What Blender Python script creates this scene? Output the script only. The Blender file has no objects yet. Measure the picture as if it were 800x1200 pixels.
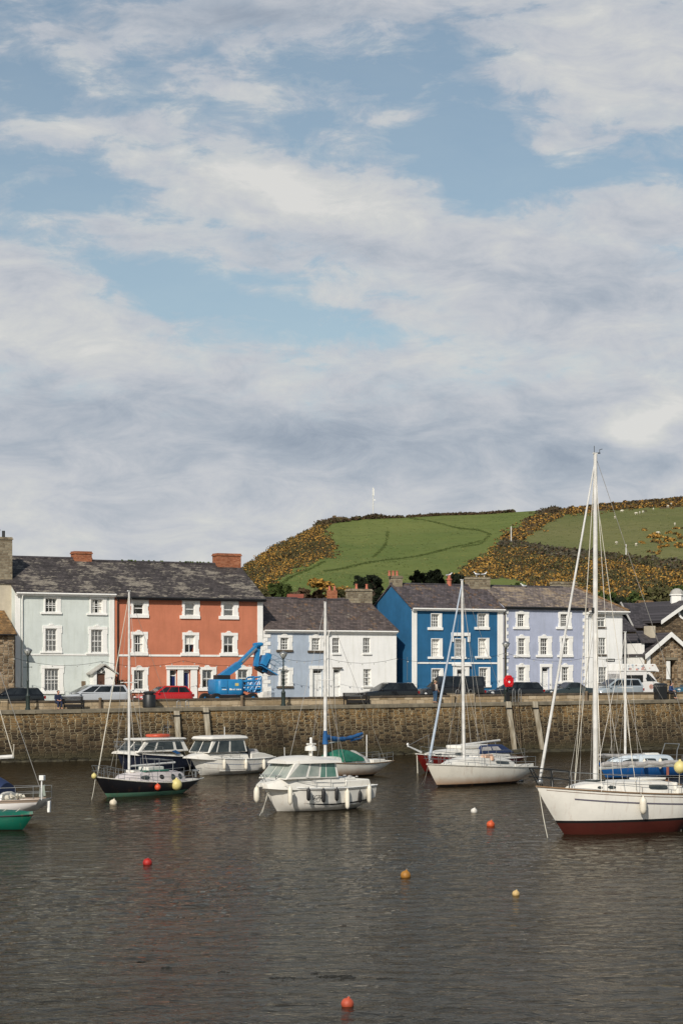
SUN_E=4.1; SKY_S=.075; SKY_SAT=.9; CLOUD_S=1.06; WATER_D=.12; WATER_R=.62; WAVE=.0031
import bpy, bmesh, math, random
from mathutils import Vector, Matrix
random.seed(11)
R = math.radians
F = 2500.0          # focal length of the photograph in its own pixels (800 x 1200)
EYE = 5.9           # eye height above the water
HOR = 790.0         # row of the horizon
col = bpy.context.scene.collection
TH = R(27.5)
CT, ST = math.cos(TH), math.sin(TH)
Q0 = Vector((-22.9, 143.0, 0))
U = Vector((CT, ST, 0)); V = Vector((-ST, CT, 0))

def gz(u):
    u = min(max(u, -20), 90)
    return 3.44 + 0.43*u/56.3
def q2w(u, v, z=0):
    p = Q0 + U*u + V*v
    return Vector((p.x, p.y, z))
def qu(px, v):                       # u where the line at depth v crosses that column
    k = (px-400)/F
    return (k*(Q0.y+v*CT) - Q0.x + v*ST)/(CT - k*ST)
def qz(px, py, v):
    y = Q0.y + qu(px, v)*ST + v*CT
    return EYE - (py-HOR)/F*y
def at(px, py, Y):
    return Vector(((px-400)/F*Y, Y, EYE-(py-HOR)/F*Y))
def wY(py):                          # distance of a point of the water surface
    return EYE*F/(py-HOR)

# ---------------------------------------------------------------- mesh builder
class MB:
    def __init__(s): s.v=[]; s.f=[]; s.m=[]
    def add(s, vs, fs, mi=0):
        b=len(s.v); s.v += [tuple(p) for p in vs]
        for f in fs: s.f.append(tuple(i+b for i in f)); s.m.append(mi)
        return s
    def box(s, x0,x1,y0,y1,z0,z1, mi=0, T=None):
        vs=[Vector((x,y,z)) for z in (z0,z1) for y in (y0,y1) for x in (x0,x1)]
        if T: vs=[T@p for p in vs]
        return s.add(vs, [(0,2,3,1),(4,5,7,6),(0,1,5,4),(2,6,7,3),(0,4,6,2),(1,3,7,5)], mi)
    def quad(s, a,b,c,d, mi=0): return s.add([a,b,c,d],[(0,1,2,3)],mi)
    def tube(s, pts, r, n=6, mi=0, cap=True):
        pts=[Vector(p) for p in pts]; N=len(pts)
        rs = r if isinstance(r,(list,tuple)) else [r]*N
        vs=[]; prev=None
        for i,p in enumerate(pts):
            t=(pts[min(i+1,N-1)]-pts[max(i-1,0)])
            if t.length<1e-9: t=Vector((0,0,1))
            t.normalize()
            if prev is None:
                a=Vector((0,0,1)) if abs(t.z)<.9 else Vector((1,0,0))
                x=t.cross(a).normalized()
            else:
                x=prev-t*prev.dot(t)
                x = x.normalized() if x.length>1e-6 else t.orthogonal().normalized()
            prev=x; y=t.cross(x)
            for k in range(n):
                an=2*math.pi*k/n
                vs.append(p+(x*math.cos(an)+y*math.sin(an))*rs[i])
        fs=[(i*n+k,i*n+(k+1)%n,(i+1)*n+(k+1)%n,(i+1)*n+k) for i in range(N-1) for k in range(n)]
        if cap: fs += [tuple(range(n))[::-1], tuple(range((N-1)*n,N*n))]
        return s.add(vs,fs,mi)
    def loft(s, rings, closed=True, caps=True, mi=0):
        n=len(rings[0]); vs=[p for r in rings for p in r]; fs=[]
        for i in range(len(rings)-1):
            for k in range(n if closed else n-1):
                fs.append((i*n+k,i*n+(k+1)%n,(i+1)*n+(k+1)%n,(i+1)*n+k))
        if caps: fs += [tuple(range(n))[::-1], tuple(range((len(rings)-1)*n,len(rings)*n))]
        return s.add(vs,fs,mi)
    def prism(s, poly, axis, a, b, mi=0):   # poly in the two other axes, in xyz order
        def P(p,h):
            return {'x':(h,p[0],p[1]),'y':(p[0],h,p[1]),'z':(p[0],p[1],h)}[axis]
        return s.loft([[P(p,a) for p in poly],[P(p,b) for p in poly]],mi=mi)
    def ball(s, c, r, n=12, m=8, mi=0, sc=(1,1,1), jit=0):
        vs=[(c[0],c[1],c[2]-r*sc[2])]
        for j in range(1,m):
            ph=-math.pi/2+math.pi*j/m
            for k in range(n):
                a=2*math.pi*k/n; q=1+random.uniform(-jit,jit)
                vs.append((c[0]+r*q*sc[0]*math.cos(ph)*math.cos(a), c[1]+r*q*sc[1]*math.cos(ph)*math.sin(a), c[2]+r*q*sc[2]*math.sin(ph)))
        vs.append((c[0],c[1],c[2]+r*sc[2])); L=len(vs)-1; fs=[]
        for k in range(n): fs.append((0,1+(k+1)%n,1+k)); fs.append((L,L-n+k,L-n+(k+1)%n))
        for j in range(m-2):
            for k in range(n):
                fs.append((1+j*n+k,1+j*n+(k+1)%n,1+(j+1)*n+(k+1)%n,1+(j+1)*n+k))
        return s.add(vs,fs,mi)
    def lathe(s, prof, n=12, c=(0,0,0), mi=0):
        rings=[[(c[0]+r*math.cos(2*math.pi*k/n), c[1]+r*math.sin(2*math.pi*k/n), c[2]+z) for k in range(n)] for r,z in prof]
        return s.loft(rings,mi=mi)
    def build(s, name, mats, parent=None, smooth=False, bevel=0, recalc=True):
        me=bpy.data.meshes.new(name); me.from_pydata(s.v,[],s.f)
        if not isinstance(mats,(list,tuple)): mats=[mats]
        for m in mats: me.materials.append(m)
        if len(mats)>1: me.polygons.foreach_set('material_index', s.m)
        if recalc:
            bm=bmesh.new(); bm.from_mesh(me); bmesh.ops.recalc_face_normals(bm,faces=bm.faces); bm.to_mesh(me); bm.free()
        if smooth:
            me.polygons.foreach_set('use_smooth',[True]*len(me.polygons)); me.set_sharp_from_angle(angle=R(40))
        o=bpy.data.objects.new(name,me); col.objects.link(o)
        if parent: o.parent=parent
        if bevel:
            b=o.modifiers.new('bevel','BEVEL'); b.width=bevel; b.segments=2; b.limit_method='ANGLE'
        return o

def tag(o,label,cat,group=None):
    o['label']=label; o['category']=cat
    if group: o['group']=group
    return o
def kind(o,k='structure'): o['kind']=k; return o
def empty(name,loc,rz=0,label=None,cat=None,group=None):
    o=bpy.data.objects.new(name,None); col.objects.link(o); o.empty_display_size=.3
    o.location=loc; o.rotation_euler=(0,0,rz)
    if label: tag(o,label,cat,group)
    return o
def copy_tree(o,parent=None):
    c=o.copy(); col.objects.link(c)
    if parent: c.parent=parent
    for ch in list(o.children): copy_tree(ch,c)
    return c

# ---------------------------------------------------------------- materials
def lin(c):
    c=c/255.0
    return c/12.92 if c<=.04045 else ((c+.055)/1.055)**2.4
def rgb(r,g,b): return (lin(r),lin(g),lin(b),1)
def newmat(name):
    m=bpy.data.materials.new(name); m.use_nodes=True; nt=m.node_tree
    return m,nt,nt.nodes['Principled BSDF']
def nd(nt,t,**kw):
    n=nt.nodes.new(t)
    for k,v in kw.items():
        if k in n.inputs: n.inputs[k].default_value=v
        else: setattr(n,k,v)
    return n
def mth(nt,op,a,b=0,c=None,clamp=False):
    n=nt.nodes.new('ShaderNodeMath'); n.operation=op; n.use_clamp=clamp
    for i,x in enumerate((a,b,c)):
        if x is None: continue
        if isinstance(x,(int,float)): n.inputs[i].default_value=x
        else: nt.links.new(x,n.inputs[i])
    return n.outputs[0]
def ramp(nt,fac,stops,interp='LINEAR'):
    n=nt.nodes.new('ShaderNodeValToRGB'); n.color_ramp.interpolation=interp
    e=n.color_ramp.elements
    while len(e)<len(stops): e.new(.5)
    for i,(p,c) in enumerate(stops):
        e[i].position=p; e[i].color=c if len(c)==4 else (*c,1)
    nt.links.new(fac,n.inputs[0]); return n.outputs[0]
def mixc(nt,f,a,b,blend='MIX'):
    n=nt.nodes.new('ShaderNodeMix'); n.data_type='RGBA'; n.blend_type=blend
    for i,x in ((0,f),(6,a),(7,b)):
        if isinstance(x,(int,float,tuple)): n.inputs[i].default_value=x
        else: nt.links.new(x,n.inputs[i])
    return n.outputs[2]
def noise(nt,vec,scale,detail=4,rough=.55,dist=0):
    n=nd(nt,'ShaderNodeTexNoise'); n.inputs['Scale'].default_value=scale; n.inputs['Detail'].default_value=detail
    n.inputs['Roughness'].default_value=rough; n.inputs['Distortion'].default_value=dist
    if vec: nt.links.new(vec,n.inputs['Vector'])
    return n.outputs['Fac']
def objco(nt,scale=(1,1,1)):
    t=nd(nt,'ShaderNodeTexCoord'); m=nd(nt,'ShaderNodeMapping'); m.inputs['Scale'].default_value=scale
    nt.links.new(t.outputs['Object'],m.inputs['Vector']); return m.outputs[0]
def bump(nt,bsdf,h,strength,dist=.02):
    b=nd(nt,'ShaderNodeBump'); b.inputs['Strength'].default_value=strength; b.inputs['Distance'].default_value=dist
    nt.links.new(h,b.inputs['Height']); nt.links.new(b.outputs[0],bsdf.inputs['Normal'])
def pmat(name,base,var=None,vs=1.5,rough=.7,bmp=0,bs=12,metal=0,stretch=(1,1,1),lo=.35,hi=.7,spec=None):
    m,nt,b=newmat(name); b.inputs['Roughness'].default_value=rough; b.inputs['Metallic'].default_value=metal
    if spec is not None: b.inputs['Specular IOR Level'].default_value=spec
    if var is None: var=tuple(x*.82 for x in base[:3])+(1,)
    co=objco(nt,stretch); f=noise(nt,co,vs,5,.6)
    c=ramp(nt,f,[(lo,base),(hi,var)]); nt.links.new(c,b.inputs['Base Color'])
    if bmp: bump(nt,b,noise(nt,co,bs,3),bmp)
    return m

def render_wall(name,base,dirt=.12):
    """Painted render: slight mottling, vertical rain streaks, fine roughness."""
    m,nt,b=newmat(name); b.inputs['Roughness'].default_value=.85; b.inputs['Specular IOR Level'].default_value=.25
    co=objco(nt); st=objco(nt,(2.2,2.2,.25))
    f1=noise(nt,co,.7,5,.65); f2=noise(nt,st,1.6,4,.6); f3=noise(nt,co,7,4,.7)
    dark=tuple(x*(1-dirt*2.2) for x in base[:3])+(1,)
    c=mixc(nt,ramp(nt,f1,[(.38,(0,0,0)),(.66,(1,1,1))]),base,dark)
    d2=(base[0]*.72,base[1]*.72,base[2]*.66,1)
    c=mixc(nt,ramp(nt,f2,[(.5,(0,0,0)),(.78,(.6,.6,.6))]),c,d2)
    c=mixc(nt,ramp(nt,f3,[(.3,(.10,)*3),(.7,(0,0,0))]),c,(base[0]*.7,base[1]*.7,base[2]*.7,1))
    nt.links.new(c,b.inputs['Base Color']); bump(nt,b,f3,.35,.02)
    return m

def stone(name,tones,mortar,bw=.42,bh=.17,band=False,mw=.022,vor=False):
    m,nt,b=newmat(name); b.inputs['Roughness'].default_value=.92; b.inputs['Specular IOR Level'].default_value=.2
    tc=nd(nt,'ShaderNodeTexCoord'); sp=nd(nt,'ShaderNodeSeparateXYZ'); nt.links.new(tc.outputs['Object'],sp.inputs[0])
    x=mth(nt,'ADD',sp.outputs[0],mth(nt,'MULTIPLY',sp.outputs[1],.97)); z=sp.outputs[2]
    cb=nd(nt,'ShaderNodeCombineXYZ'); nt.links.new(x,cb.inputs[0]); nt.links.new(z,cb.inputs[1])
    nz=nd(nt,'ShaderNodeTexNoise',Scale=2.2,Detail=3.0); nt.links.new(cb.outputs[0],nz.inputs['Vector'])
    va=nd(nt,'ShaderNodeVectorMath',operation='MULTIPLY_ADD'); va.inputs[1].default_value=(.22,.16,0)
    nt.links.new(nz.outputs['Color'],va.inputs[0]); nt.links.new(cb.outputs[0],va.inputs[2])
    br=nd(nt,'ShaderNodeTexBrick'); br.offset=.47; br.squash=.6; br.squash_frequency=3
    for k,v in (('Color1',(0,0,0,1)),('Color2',(1,1,1,1)),('Mortar',(.5,.5,.5,1)),('Scale',1),('Mortar Size',mw),('Mortar Smooth',.35),('Bias',0),('Brick Width',bw),('Row Height',bh)): br.inputs[k].default_value=v
    nt.links.new(va.outputs[0],br.inputs['Vector'])
    bC,bF=br.outputs['Color'],br.outputs['Fac']
    if vor:
        mp=nd(nt,'ShaderNodeMapping'); mp.inputs['Scale'].default_value=(1/bw,1/bh,1); nt.links.new(va.outputs[0],mp.inputs[0])
        v1=nd(nt,'ShaderNodeTexVoronoi'); v1.voronoi_dimensions='2D'; v1.feature='F1'; v1.inputs['Scale'].default_value=1; v1.inputs['Randomness'].default_value=.5
        v2=nd(nt,'ShaderNodeTexVoronoi'); v2.voronoi_dimensions='2D'; v2.feature='DISTANCE_TO_EDGE'; v2.inputs['Scale'].default_value=1; v2.inputs['Randomness'].default_value=.5
        nt.links.new(mp.outputs[0],v1.inputs['Vector']); nt.links.new(mp.outputs[0],v2.inputs['Vector'])
        sc_=nd(nt,'ShaderNodeSeparateColor'); nt.links.new(v1.outputs['Color'],sc_.inputs[0]); bC=sc_.outputs[0]
        bF=ramp(nt,v2.outputs['Distance'],[(.03,(.95,.95,.95)),(.12,(0,0,0))])
    f1=noise(nt,cb.outputs[0],5,4,.7)
    fac=mth(nt,'ADD',mth(nt,'MULTIPLY',bC,.75),mth(nt,'MULTIPLY',f1,.45))
    n=len(tones); c=ramp(nt,fac,[((i+.3)/n,t) for i,t in enumerate(tones)])
    big=noise(nt,cb.outputs[0],.45,4,.6)
    c=mixc(nt,ramp(nt,big,[(.4,(0,0,0)),(.7,(.5,.5,.5))]),c,tuple(t*.45 for t in tones[0][:3])+(1,))
    if band:
        # lichen grows on the top courses, weed and salt on the lowest ones
        h=mth(nt,'ADD',z,mth(nt,'MULTIPLY',big,2.2))
        patch=noise(nt,cb.outputs[0],2.6,5,.75)
        l=mth(nt,'MULTIPLY',ramp(nt,mth(nt,'DIVIDE',h,6.0),[(.52,(0,0,0)),(.66,(1,1,1))]),ramp(nt,patch,[(.44,(0,0,0)),(.56,(1,1,1))]))
        c=mixc(nt,mth(nt,'MULTIPLY',l,.62),c,rgb(148,114,66))
        p2=noise(nt,cb.outputs[0],1.7,5,.8)
        l2=mth(nt,'MULTIPLY',ramp(nt,mth(nt,'DIVIDE',h,6.0),[(.6,(0,0,0)),(.72,(1,1,1))]),ramp(nt,p2,[(.55,(0,0,0)),(.63,(1,1,1))]))
        c=mixc(nt,mth(nt,'MULTIPLY',l2,.6),c,rgb(150,140,112))
    mo=mixc(nt,ramp(nt,noise(nt,cb.outputs[0],3,4),[(.35,(0,0,0)),(.65,(1,1,1))]),mortar,tuple(t*.55 for t in mortar[:3])+(1,))
    c=mixc(nt,mth(nt,'MULTIPLY',bF,.85),c,mo)
    if band:
        c=mixc(nt,ramp(nt,mth(nt,'DIVIDE',h,6.0),[(.25,(.78,.78,.78)),(.68,(0,0,0))]),c,rgb(40,33,25))
        stn=nd(nt,'ShaderNodeMapping'); stn.inputs['Scale'].default_value=(.9,.12,1); nt.links.new(cb.outputs[0],stn.inputs[0])
        c=mixc(nt,ramp(nt,noise(nt,stn.outputs[0],1.0,5,.7),[(.45,(0,0,0)),(.68,(.6,.6,.6))]),c,rgb(36,32,25))
        hz=mth(nt,'ADD',z,mth(nt,'MULTIPLY',noise(nt,cb.outputs[0],1.3,4,.7),.7))
        c=mixc(nt,ramp(nt,mth(nt,'DIVIDE',hz,4.0),[(.13,(.85,.85,.85)),(.2,(.55,.55,.55)),(.3,(0,0,0))]),c,rgb(70,66,48))
        c=mixc(nt,ramp(nt,mth(nt,'DIVIDE',hz,4.0),[(.11,(1,1,1)),(.15,(0,0,0))]),c,rgb(38,36,28))
    nt.links.new(c,b.inputs['Base Color'])
    hgt=mth(nt,'SUBTRACT',mth(nt,'ADD',mth(nt,'MULTIPLY',f1,.6),mth(nt,'MULTIPLY',bC,.5)),bF)
    bump(nt,b,hgt,.9,.05)
    return m

def slate(name,base,lich,amount=.5,moss=None):
    m,nt,b=newmat(name); b.inputs['Roughness'].default_value=.7; b.inputs['Specular IOR Level'].default_value=.35
    tc=nd(nt,'ShaderNodeTexCoord'); sp=nd(nt,'ShaderNodeSeparateXYZ'); nt.links.new(tc.outputs['Object'],sp.inputs[0])
    cb=nd(nt,'ShaderNodeCombineXYZ'); nt.links.new(sp.outputs[0],cb.inputs[0]); nt.links.new(mth(nt,'MULTIPLY',sp.outputs[2],1.75),cb.inputs[1])
    br=nd(nt,'ShaderNodeTexBrick'); br.offset=.5
    for k,v in (('Color1',(0,0,0,1)),('Color2',(1,1,1,1)),('Mortar',(0,0,0,1)),('Scale',1),('Mortar Size',.012),('Mortar Smooth',.3),('Bias',0),('Brick Width',.3),('Row Height',.24)): br.inputs[k].default_value=v
    nt.links.new(cb.outputs[0],br.inputs['Vector'])
    st=nd(nt,'ShaderNodeMapping'); st.inputs['Scale'].default_value=(.55,1.5,1); nt.links.new(cb.outputs[0],st.inputs[0])
    f=noise(nt,cb.outputs[0],2.2,5,.7); g=noise(nt,st.outputs[0],2.0,6,.78); big=noise(nt,cb.outputs[0],.35,3,.6)
    fac=mth(nt,'ADD',mth(nt,'MULTIPLY',br.outputs['Color'],.5),mth(nt,'MULTIPLY',f,.5))
    c=ramp(nt,fac,[(.2,tuple(x*.55 for x in base[:3])),(.5,base),(.85,tuple(min(1,x*1.6) for x in base[:3]))])
    gg=mth(nt,'ADD',g,mth(nt,'MULTIPLY',mth(nt,'SUBTRACT',big,.5),.55))
    th=.66-.14*amount
    c=mixc(nt,ramp(nt,gg,[(th,(0,0,0)),(th+.05,(.85,.85,.85))]),c,lich)
    if moss:
        g2=noise(nt,cb.outputs[0],1.6,6,.8)
        c=mixc(nt,ramp(nt,mth(nt,'ADD',g2,mth(nt,'MULTIPLY',big,.3)),[(.72,(0,0,0)),(.78,(.8,.8,.8))]),c,moss)
    c=mixc(nt,mth(nt,'MULTIPLY',br.outputs['Fac'],.6),c,tuple(x*.3 for x in base[:3])+(1,))
    nt.links.new(c,b.inputs['Base Color'])
    bump(nt,b,mth(nt,'SUBTRACT',fac,br.outputs['Fac']),.8,.03)
    return m

def glass_mat(name,tint=(.9,.95,.95,1),refl=.12):
    m,nt,b=newmat(name); nt.nodes.remove(b)
    out=nt.nodes['Material Output']
    tr=nd(nt,'ShaderNodeBsdfTransparent'); tr.inputs[0].default_value=tint
    gl=nd(nt,'ShaderNodeBsdfGlossy'); gl.inputs['Roughness'].default_value=.03
    fr=nd(nt,'ShaderNodeFresnel'); fr.inputs[0].default_value=1.5
    mx=nd(nt,'ShaderNodeMixShader'); nt.links.new(mth(nt,'ADD',fr.outputs[0],refl-.04,clamp=True),mx.inputs[0])
    nt.links.new(tr.outputs[0],mx.inputs[1]); nt.links.new(gl.outputs[0],mx.inputs[2]); nt.links.new(mx.outputs[0],out.inputs[0])
    return m

M={}
M['sage']=render_wall('render_sage',rgb(207,214,209),.06)
M['terracotta']=render_wall('render_terracotta',rgb(194,122,94),.08)
M['paleblue']=render_wall('render_pale_blue',rgb(170,182,196),.07)
M['whitewash']=render_wall('render_white',rgb(236,236,233),.03)
M['blue']=render_wall('render_deep_blue',rgb(44,100,140),.1)
M['lilac']=render_wall('render_lilac',rgb(171,178,198),.07)
M['cream']=render_wall('render_cream',rgb(196,186,166),.12)
M['trim']=render_wall('white_trim_paint',rgb(236,235,230),.03)
M['joinery']=pmat('white_joinery',rgb(232,232,228),rough=.45,vs=3)
M['bluedoor']=pmat('navy_door_paint',rgb(28,42,92),rough=.4)
M['blackmetal']=pmat('black_metal',rgb(30,32,33),rough=.45,vs=4)
M['greymetal']=pmat('galvanised_metal',rgb(150,152,152),rough=.4,metal=.6,vs=4)
M['alu']=pmat('mast_aluminium',rgb(205,205,200),rgb(165,165,160),rough=.38,metal=.35,vs=2)
M['whitealu']=pmat('mast_white_paint',rgb(216,215,211),rgb(184,182,176),rough=.4,vs=2)
M['wire']=pmat('rigging_wire',rgb(175,172,165),rough=.4,metal=.5)
M['rope']=pmat('pale_rope',rgb(200,195,180),rough=.9)
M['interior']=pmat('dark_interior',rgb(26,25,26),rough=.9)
M['curtain']=pmat('net_curtain',rgb(240,236,228),rgb(214,208,198),rough=.9,vs=3,stretch=(6,1,.4))
M['glass']=glass_mat('window_glass',tint=(.97,.98,.98,1),refl=.08)
M['carglass']=pmat('tinted_car_glass',rgb(20,23,25),rgb(52,57,60),rough=.06,vs=.8)  # lighter tones in the glass colour stand in for reflected sky
M['boatglass']=pmat('dark_boat_glass',rgb(38,44,44),rgb(74,80,78),rough=.08,vs=1.2)
M['harbour_stone']=stone('harbour_wall_stone',[rgb(34,29,23),rgb(62,52,40),rgb(94,78,58),rgb(136,116,86)],rgb(194,180,148),band=True,bw=.46,bh=.16,vor=True)
M['parapet_stone']=stone('parapet_stone',[rgb(120,104,80),rgb(150,132,104),rgb(168,150,122),rgb(182,166,140)],rgb(150,140,120),bw=.7,bh=.3,mw=.012)
M['rubble']=stone('rubble_building_stone',[rgb(60,48,38),rgb(100,82,62),rgb(132,110,84),rgb(168,146,118)],rgb(176,166,146),bw=.38,bh=.2,vor=True)
M['brownstone']=stone('brown_building_stone',[rgb(62,52,42),rgb(92,78,62),rgb(112,96,76),rgb(134,116,92)],rgb(118,108,92),bw=.45,bh=.22,vor=True)
M['chimneystone']=stone('chimney_stone',[rgb(92,82,68),rgb(122,110,92),rgb(144,132,110),rgb(160,150,128)],rgb(158,150,132),bw=.4,bh=.2)
M['brick']=stone('orange_brick',[rgb(134,76,52),rgb(160,94,64),rgb(176,108,74),rgb(186,122,90)],rgb(160,136,116),bw=.23,bh=.075,mw=.008)
M['pot']=pmat('terracotta_pot',rgb(182,108,84),rgb(146,86,68),rough=.8)
M['coping']=pmat('dark_coping_stone',rgb(92,82,68),rgb(58,50,42),vs=2,rough=.9,bmp=.4)
M['edge']=pmat('pale_quay_kerbstone',rgb(128,120,102),rgb(92,85,72),vs=1.4,rough=.9,bmp=.4)
M['paving']=pmat('promenade_paving',rgb(138,130,114),rgb(108,100,88),vs=1,rough=.9)
M['asphalt']=pmat('asphalt',rgb(66,66,66),rgb(54,54,55),vs=2,rough=.9,bmp=.3,bs=60)
M['roadpaint']=pmat('road_paint',rgb(205,190,120),rough=.8)
M['slateA']=slate('slate_left',rgb(68,63,62),rgb(146,138,125),.95)
M['slateB']=slate('slate_brown',rgb(88,78,74),rgb(140,130,116),.5,moss=rgb(140,106,72))
M['slateC']=slate('slate_blue_house',rgb(84,77,78),rgb(126,112,94),.45,moss=rgb(140,104,66))
M['slateD']=slate('slate_pale',rgb(112,102,97),rgb(164,146,122),1.0,moss=rgb(140,116,86))
M['slateE']=slate('slate_dark',rgb(70,66,68),rgb(104,98,94),.2)
M['rust_tile']=slate('lichen_roof',rgb(120,94,62),rgb(160,116,62),.6)
M['lead']=pmat('pale_lead',rgb(178,176,170),rgb(140,136,128),rough=.6)
M['rustbrown']=pmat('weathered_wood',rgb(120,104,84),rgb(84,70,54),rough=.9,stretch=(4,4,.5))
# ---------------------------------------------------------------- camera, world, sun
sc=bpy.context.scene
cam=bpy.data.cameras.new('camera'); co=bpy.data.objects.new('camera',cam); col.objects.link(co); sc.camera=co
co.location=(0,0,EYE); co.rotation_euler=(R(90),0,0)
cam.sensor_fit='VERTICAL'; cam.sensor_height=36; cam.lens=36*F/1200; cam.shift_y=(HOR-600)/1200
cam.clip_start=.5; cam.clip_end=20000
sc.view_settings.view_transform='Standard'; sc.view_settings.look='None'; sc.view_settings.exposure=0.0
sc.view_settings.gamma=1; sc.view_settings.use_curve_mapping=False

SUN_AZ=R(-107); SUN_EL=R(33)
tosun=Vector((math.cos(SUN_AZ)*math.cos(SUN_EL),math.sin(SUN_AZ)*math.cos(SUN_EL),math.sin(SUN_EL)))
sl=bpy.data.lights.new('sun','SUN'); sl.energy=SUN_E; sl.angle=R(.6); sl.color=(1,.93,.83)
so=bpy.data.objects.new('sun',sl); col.objects.link(so); so.location=tosun*100
so.rotation_euler=(-tosun).to_track_quat('-Z','Y').to_euler()

w=bpy.data.worlds.new('World'); sc.world=w; w.use_nodes=True; nt=w.node_tree
for n in list(nt.nodes): nt.nodes.remove(n)
out=nd(nt,'ShaderNodeOutputWorld')
sky=nd(nt,'ShaderNodeTexSky'); sky.sky_type='NISHITA'; sky.sun_disc=False; sky.sun_elevation=SUN_EL
sky.sun_rotation=math.atan2(tosun.x,tosun.y)%(2*math.pi); sky.air_density=1.0; sky.dust_density=.7; sky.ozone_density=1.1
bg1=nd(nt,'ShaderNodeBackground'); bg1.inputs[1].default_value=SKY_S
hs=nd(nt,'ShaderNodeHueSaturation'); hs.inputs['Saturation'].default_value=SKY_SAT; hs.inputs['Value'].default_value=1.12; hs.inputs['Hue'].default_value=.488
nt.links.new(sky.outputs[0],hs.inputs['Color']); nt.links.new(hs.outputs[0],bg1.inputs[0])
tc=nd(nt,'ShaderNodeTexCoord'); sp=nd(nt,'ShaderNodeSeparateXYZ'); nt.links.new(tc.outputs['Generated'],sp.inputs[0])
ex,ey,ez=sp.outputs
yy=mth(nt,'MAXIMUM',mth(nt,'ABSOLUTE',ey),.12)
gx=mth(nt,'DIVIDE',ex,yy); gy=mth(nt,'DIVIDE',ez,yy)         # a step to the right, a step up, per step towards the hill
# clouds: a noise sheet seen in perspective (flattened towards the horizon)
hh=mth(nt,'ADD',mth(nt,'MAXIMUM',ez,0.0),.16)
pc=nd(nt,'ShaderNodeCombineXYZ'); nt.links.new(mth(nt,'DIVIDE',ex,hh),pc.inputs[0]); nt.links.new(mth(nt,'DIVIDE',ey,hh),pc.inputs[1])
sc3=nd(nt,'ShaderNodeCombineXYZ'); nt.links.new(gx,sc3.inputs[0]); nt.links.new(gy,sc3.inputs[1])
def wn(scale,detail,rough,off=(0,0,0),src=None,ms=(1,1,1),dist=0):
    mp=nd(nt,'ShaderNodeMapping'); mp.inputs['Location'].default_value=off; mp.inputs['Scale'].default_value=ms
    nt.links.new((src or pc).outputs[0],mp.inputs[0]); return noise(nt,mp.outputs[0],scale,detail,rough,dist)
def blobs(lst,src):
    acc=None
    for (px,py,rx,ry,rot,wt) in lst:
        mp=nd(nt,'ShaderNodeMapping'); mp.vector_type='TEXTURE'
        mp.inputs['Location'].default_value=((px-400)/F,(HOR-py)/F,0); mp.inputs['Rotation'].default_value=(0,0,R(rot)); mp.inputs['Scale'].default_value=(rx/F,ry/F,1)
        nt.links.new(src,mp.inputs[0]); g=nd(nt,'ShaderNodeTexGradient'); g.gradient_type='QUADRATIC_SPHERE'; nt.links.new(mp.outputs[0],g.inputs[0])
        acc=mth(nt,'MULTIPLY',g.outputs['Fac'],wt) if acc is None else mth(nt,'MULTIPLY_ADD',g.outputs['Fac'],wt,acc)
    return acc
# warp the placing of the cloud masses so that their edges billow
wz=nd(nt,'ShaderNodeTexNoise',Scale=14.0,Detail=5.0,Roughness=.6); nt.links.new(sc3.outputs[0],wz.inputs['Vector'])
wv=nd(nt,'ShaderNodeVectorMath',operation='MULTIPLY_ADD'); wv.inputs[1].default_value=(.05,.024,0); nt.links.new(wz.outputs['Color'],wv.inputs[0])
sub=nd(nt,'ShaderNodeVectorMath',operation='SUBTRACT'); sub.inputs[1].default_value=(.025,.012,0); nt.links.new(sc3.outputs[0],sub.inputs[0]); nt.links.new(sub.outputs[0],wv.inputs[2])
dens=blobs([ # px,py,rx,ry,rotation,weight
 (360,5,620,80,4,.95),(720,70,230,140,0,1.9),(650,165,70,45,0,.9),(150,35,300,40,0,.2),
 (110,150,230,36,4,.8),(270,100,200,40,0,.5),(460,145,60,22,0,.6),
 (330,225,330,95,-12,1.7),(170,270,260,48,-12,.9),(560,290,330,80,-14,1.3),(740,255,200,75,0,1.4),
 (640,350,360,110,-5,1.5),(0,330,230,130,-14,1.6),(90,400,260,80,-14,1.3),(400,358,190,32,-5,.55),(300,340,70,20,0,.3),
 (400,600,1500,290,0,2.6),(480,420,200,40,0,.5),(750,520,260,150,0,1.6),(-500,300,600,400,0,1.4),(1300,300,600,400,0,1.4),
 (560,190,130,100,0,-1.2),(90,225,170,40,0,-.8),(270,350,190,55,-8,-.85),(120,305,170,34,-16,-.7),(430,370,160,40,0,-.35),(450,90,120,50,0,-.4),(30,95,90,50,0,-.45),(690,205,130,30,0,-.5),(380,395,170,40,0,-.5),(90,632,70,26,0,-.85),
],wv.outputs[0])
n1=wn(2.1,7,.62,(3.1,1.7,0),ms=(1,1.0,1),dist=.3); n2=wn(30,7,.66,(0,0,0),sc3,(1,2.3,1),.35)
d=mth(nt,'ADD',mth(nt,'MULTIPLY',mth(nt,'SUBTRACT',n2,.5),2.1),mth(nt,'MULTIPLY',mth(nt,'SUBTRACT',n1,.5),.9))
d=mth(nt,'ADD',d,mth(nt,'ADD',dens,.10)); d=mth(nt,'SUBTRACT',d,mth(nt,'MULTIPLY',mth(nt,'MULTIPLY',mth(nt,'SUBTRACT',ez,.34,clamp=True),2.6,clamp=True),1.5))
mask=ramp(nt,d,[(.0,(.10,)*3),(.26,(.34,)*3),(.5,(.8,)*3),(.9,(.96,)*3)])
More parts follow.
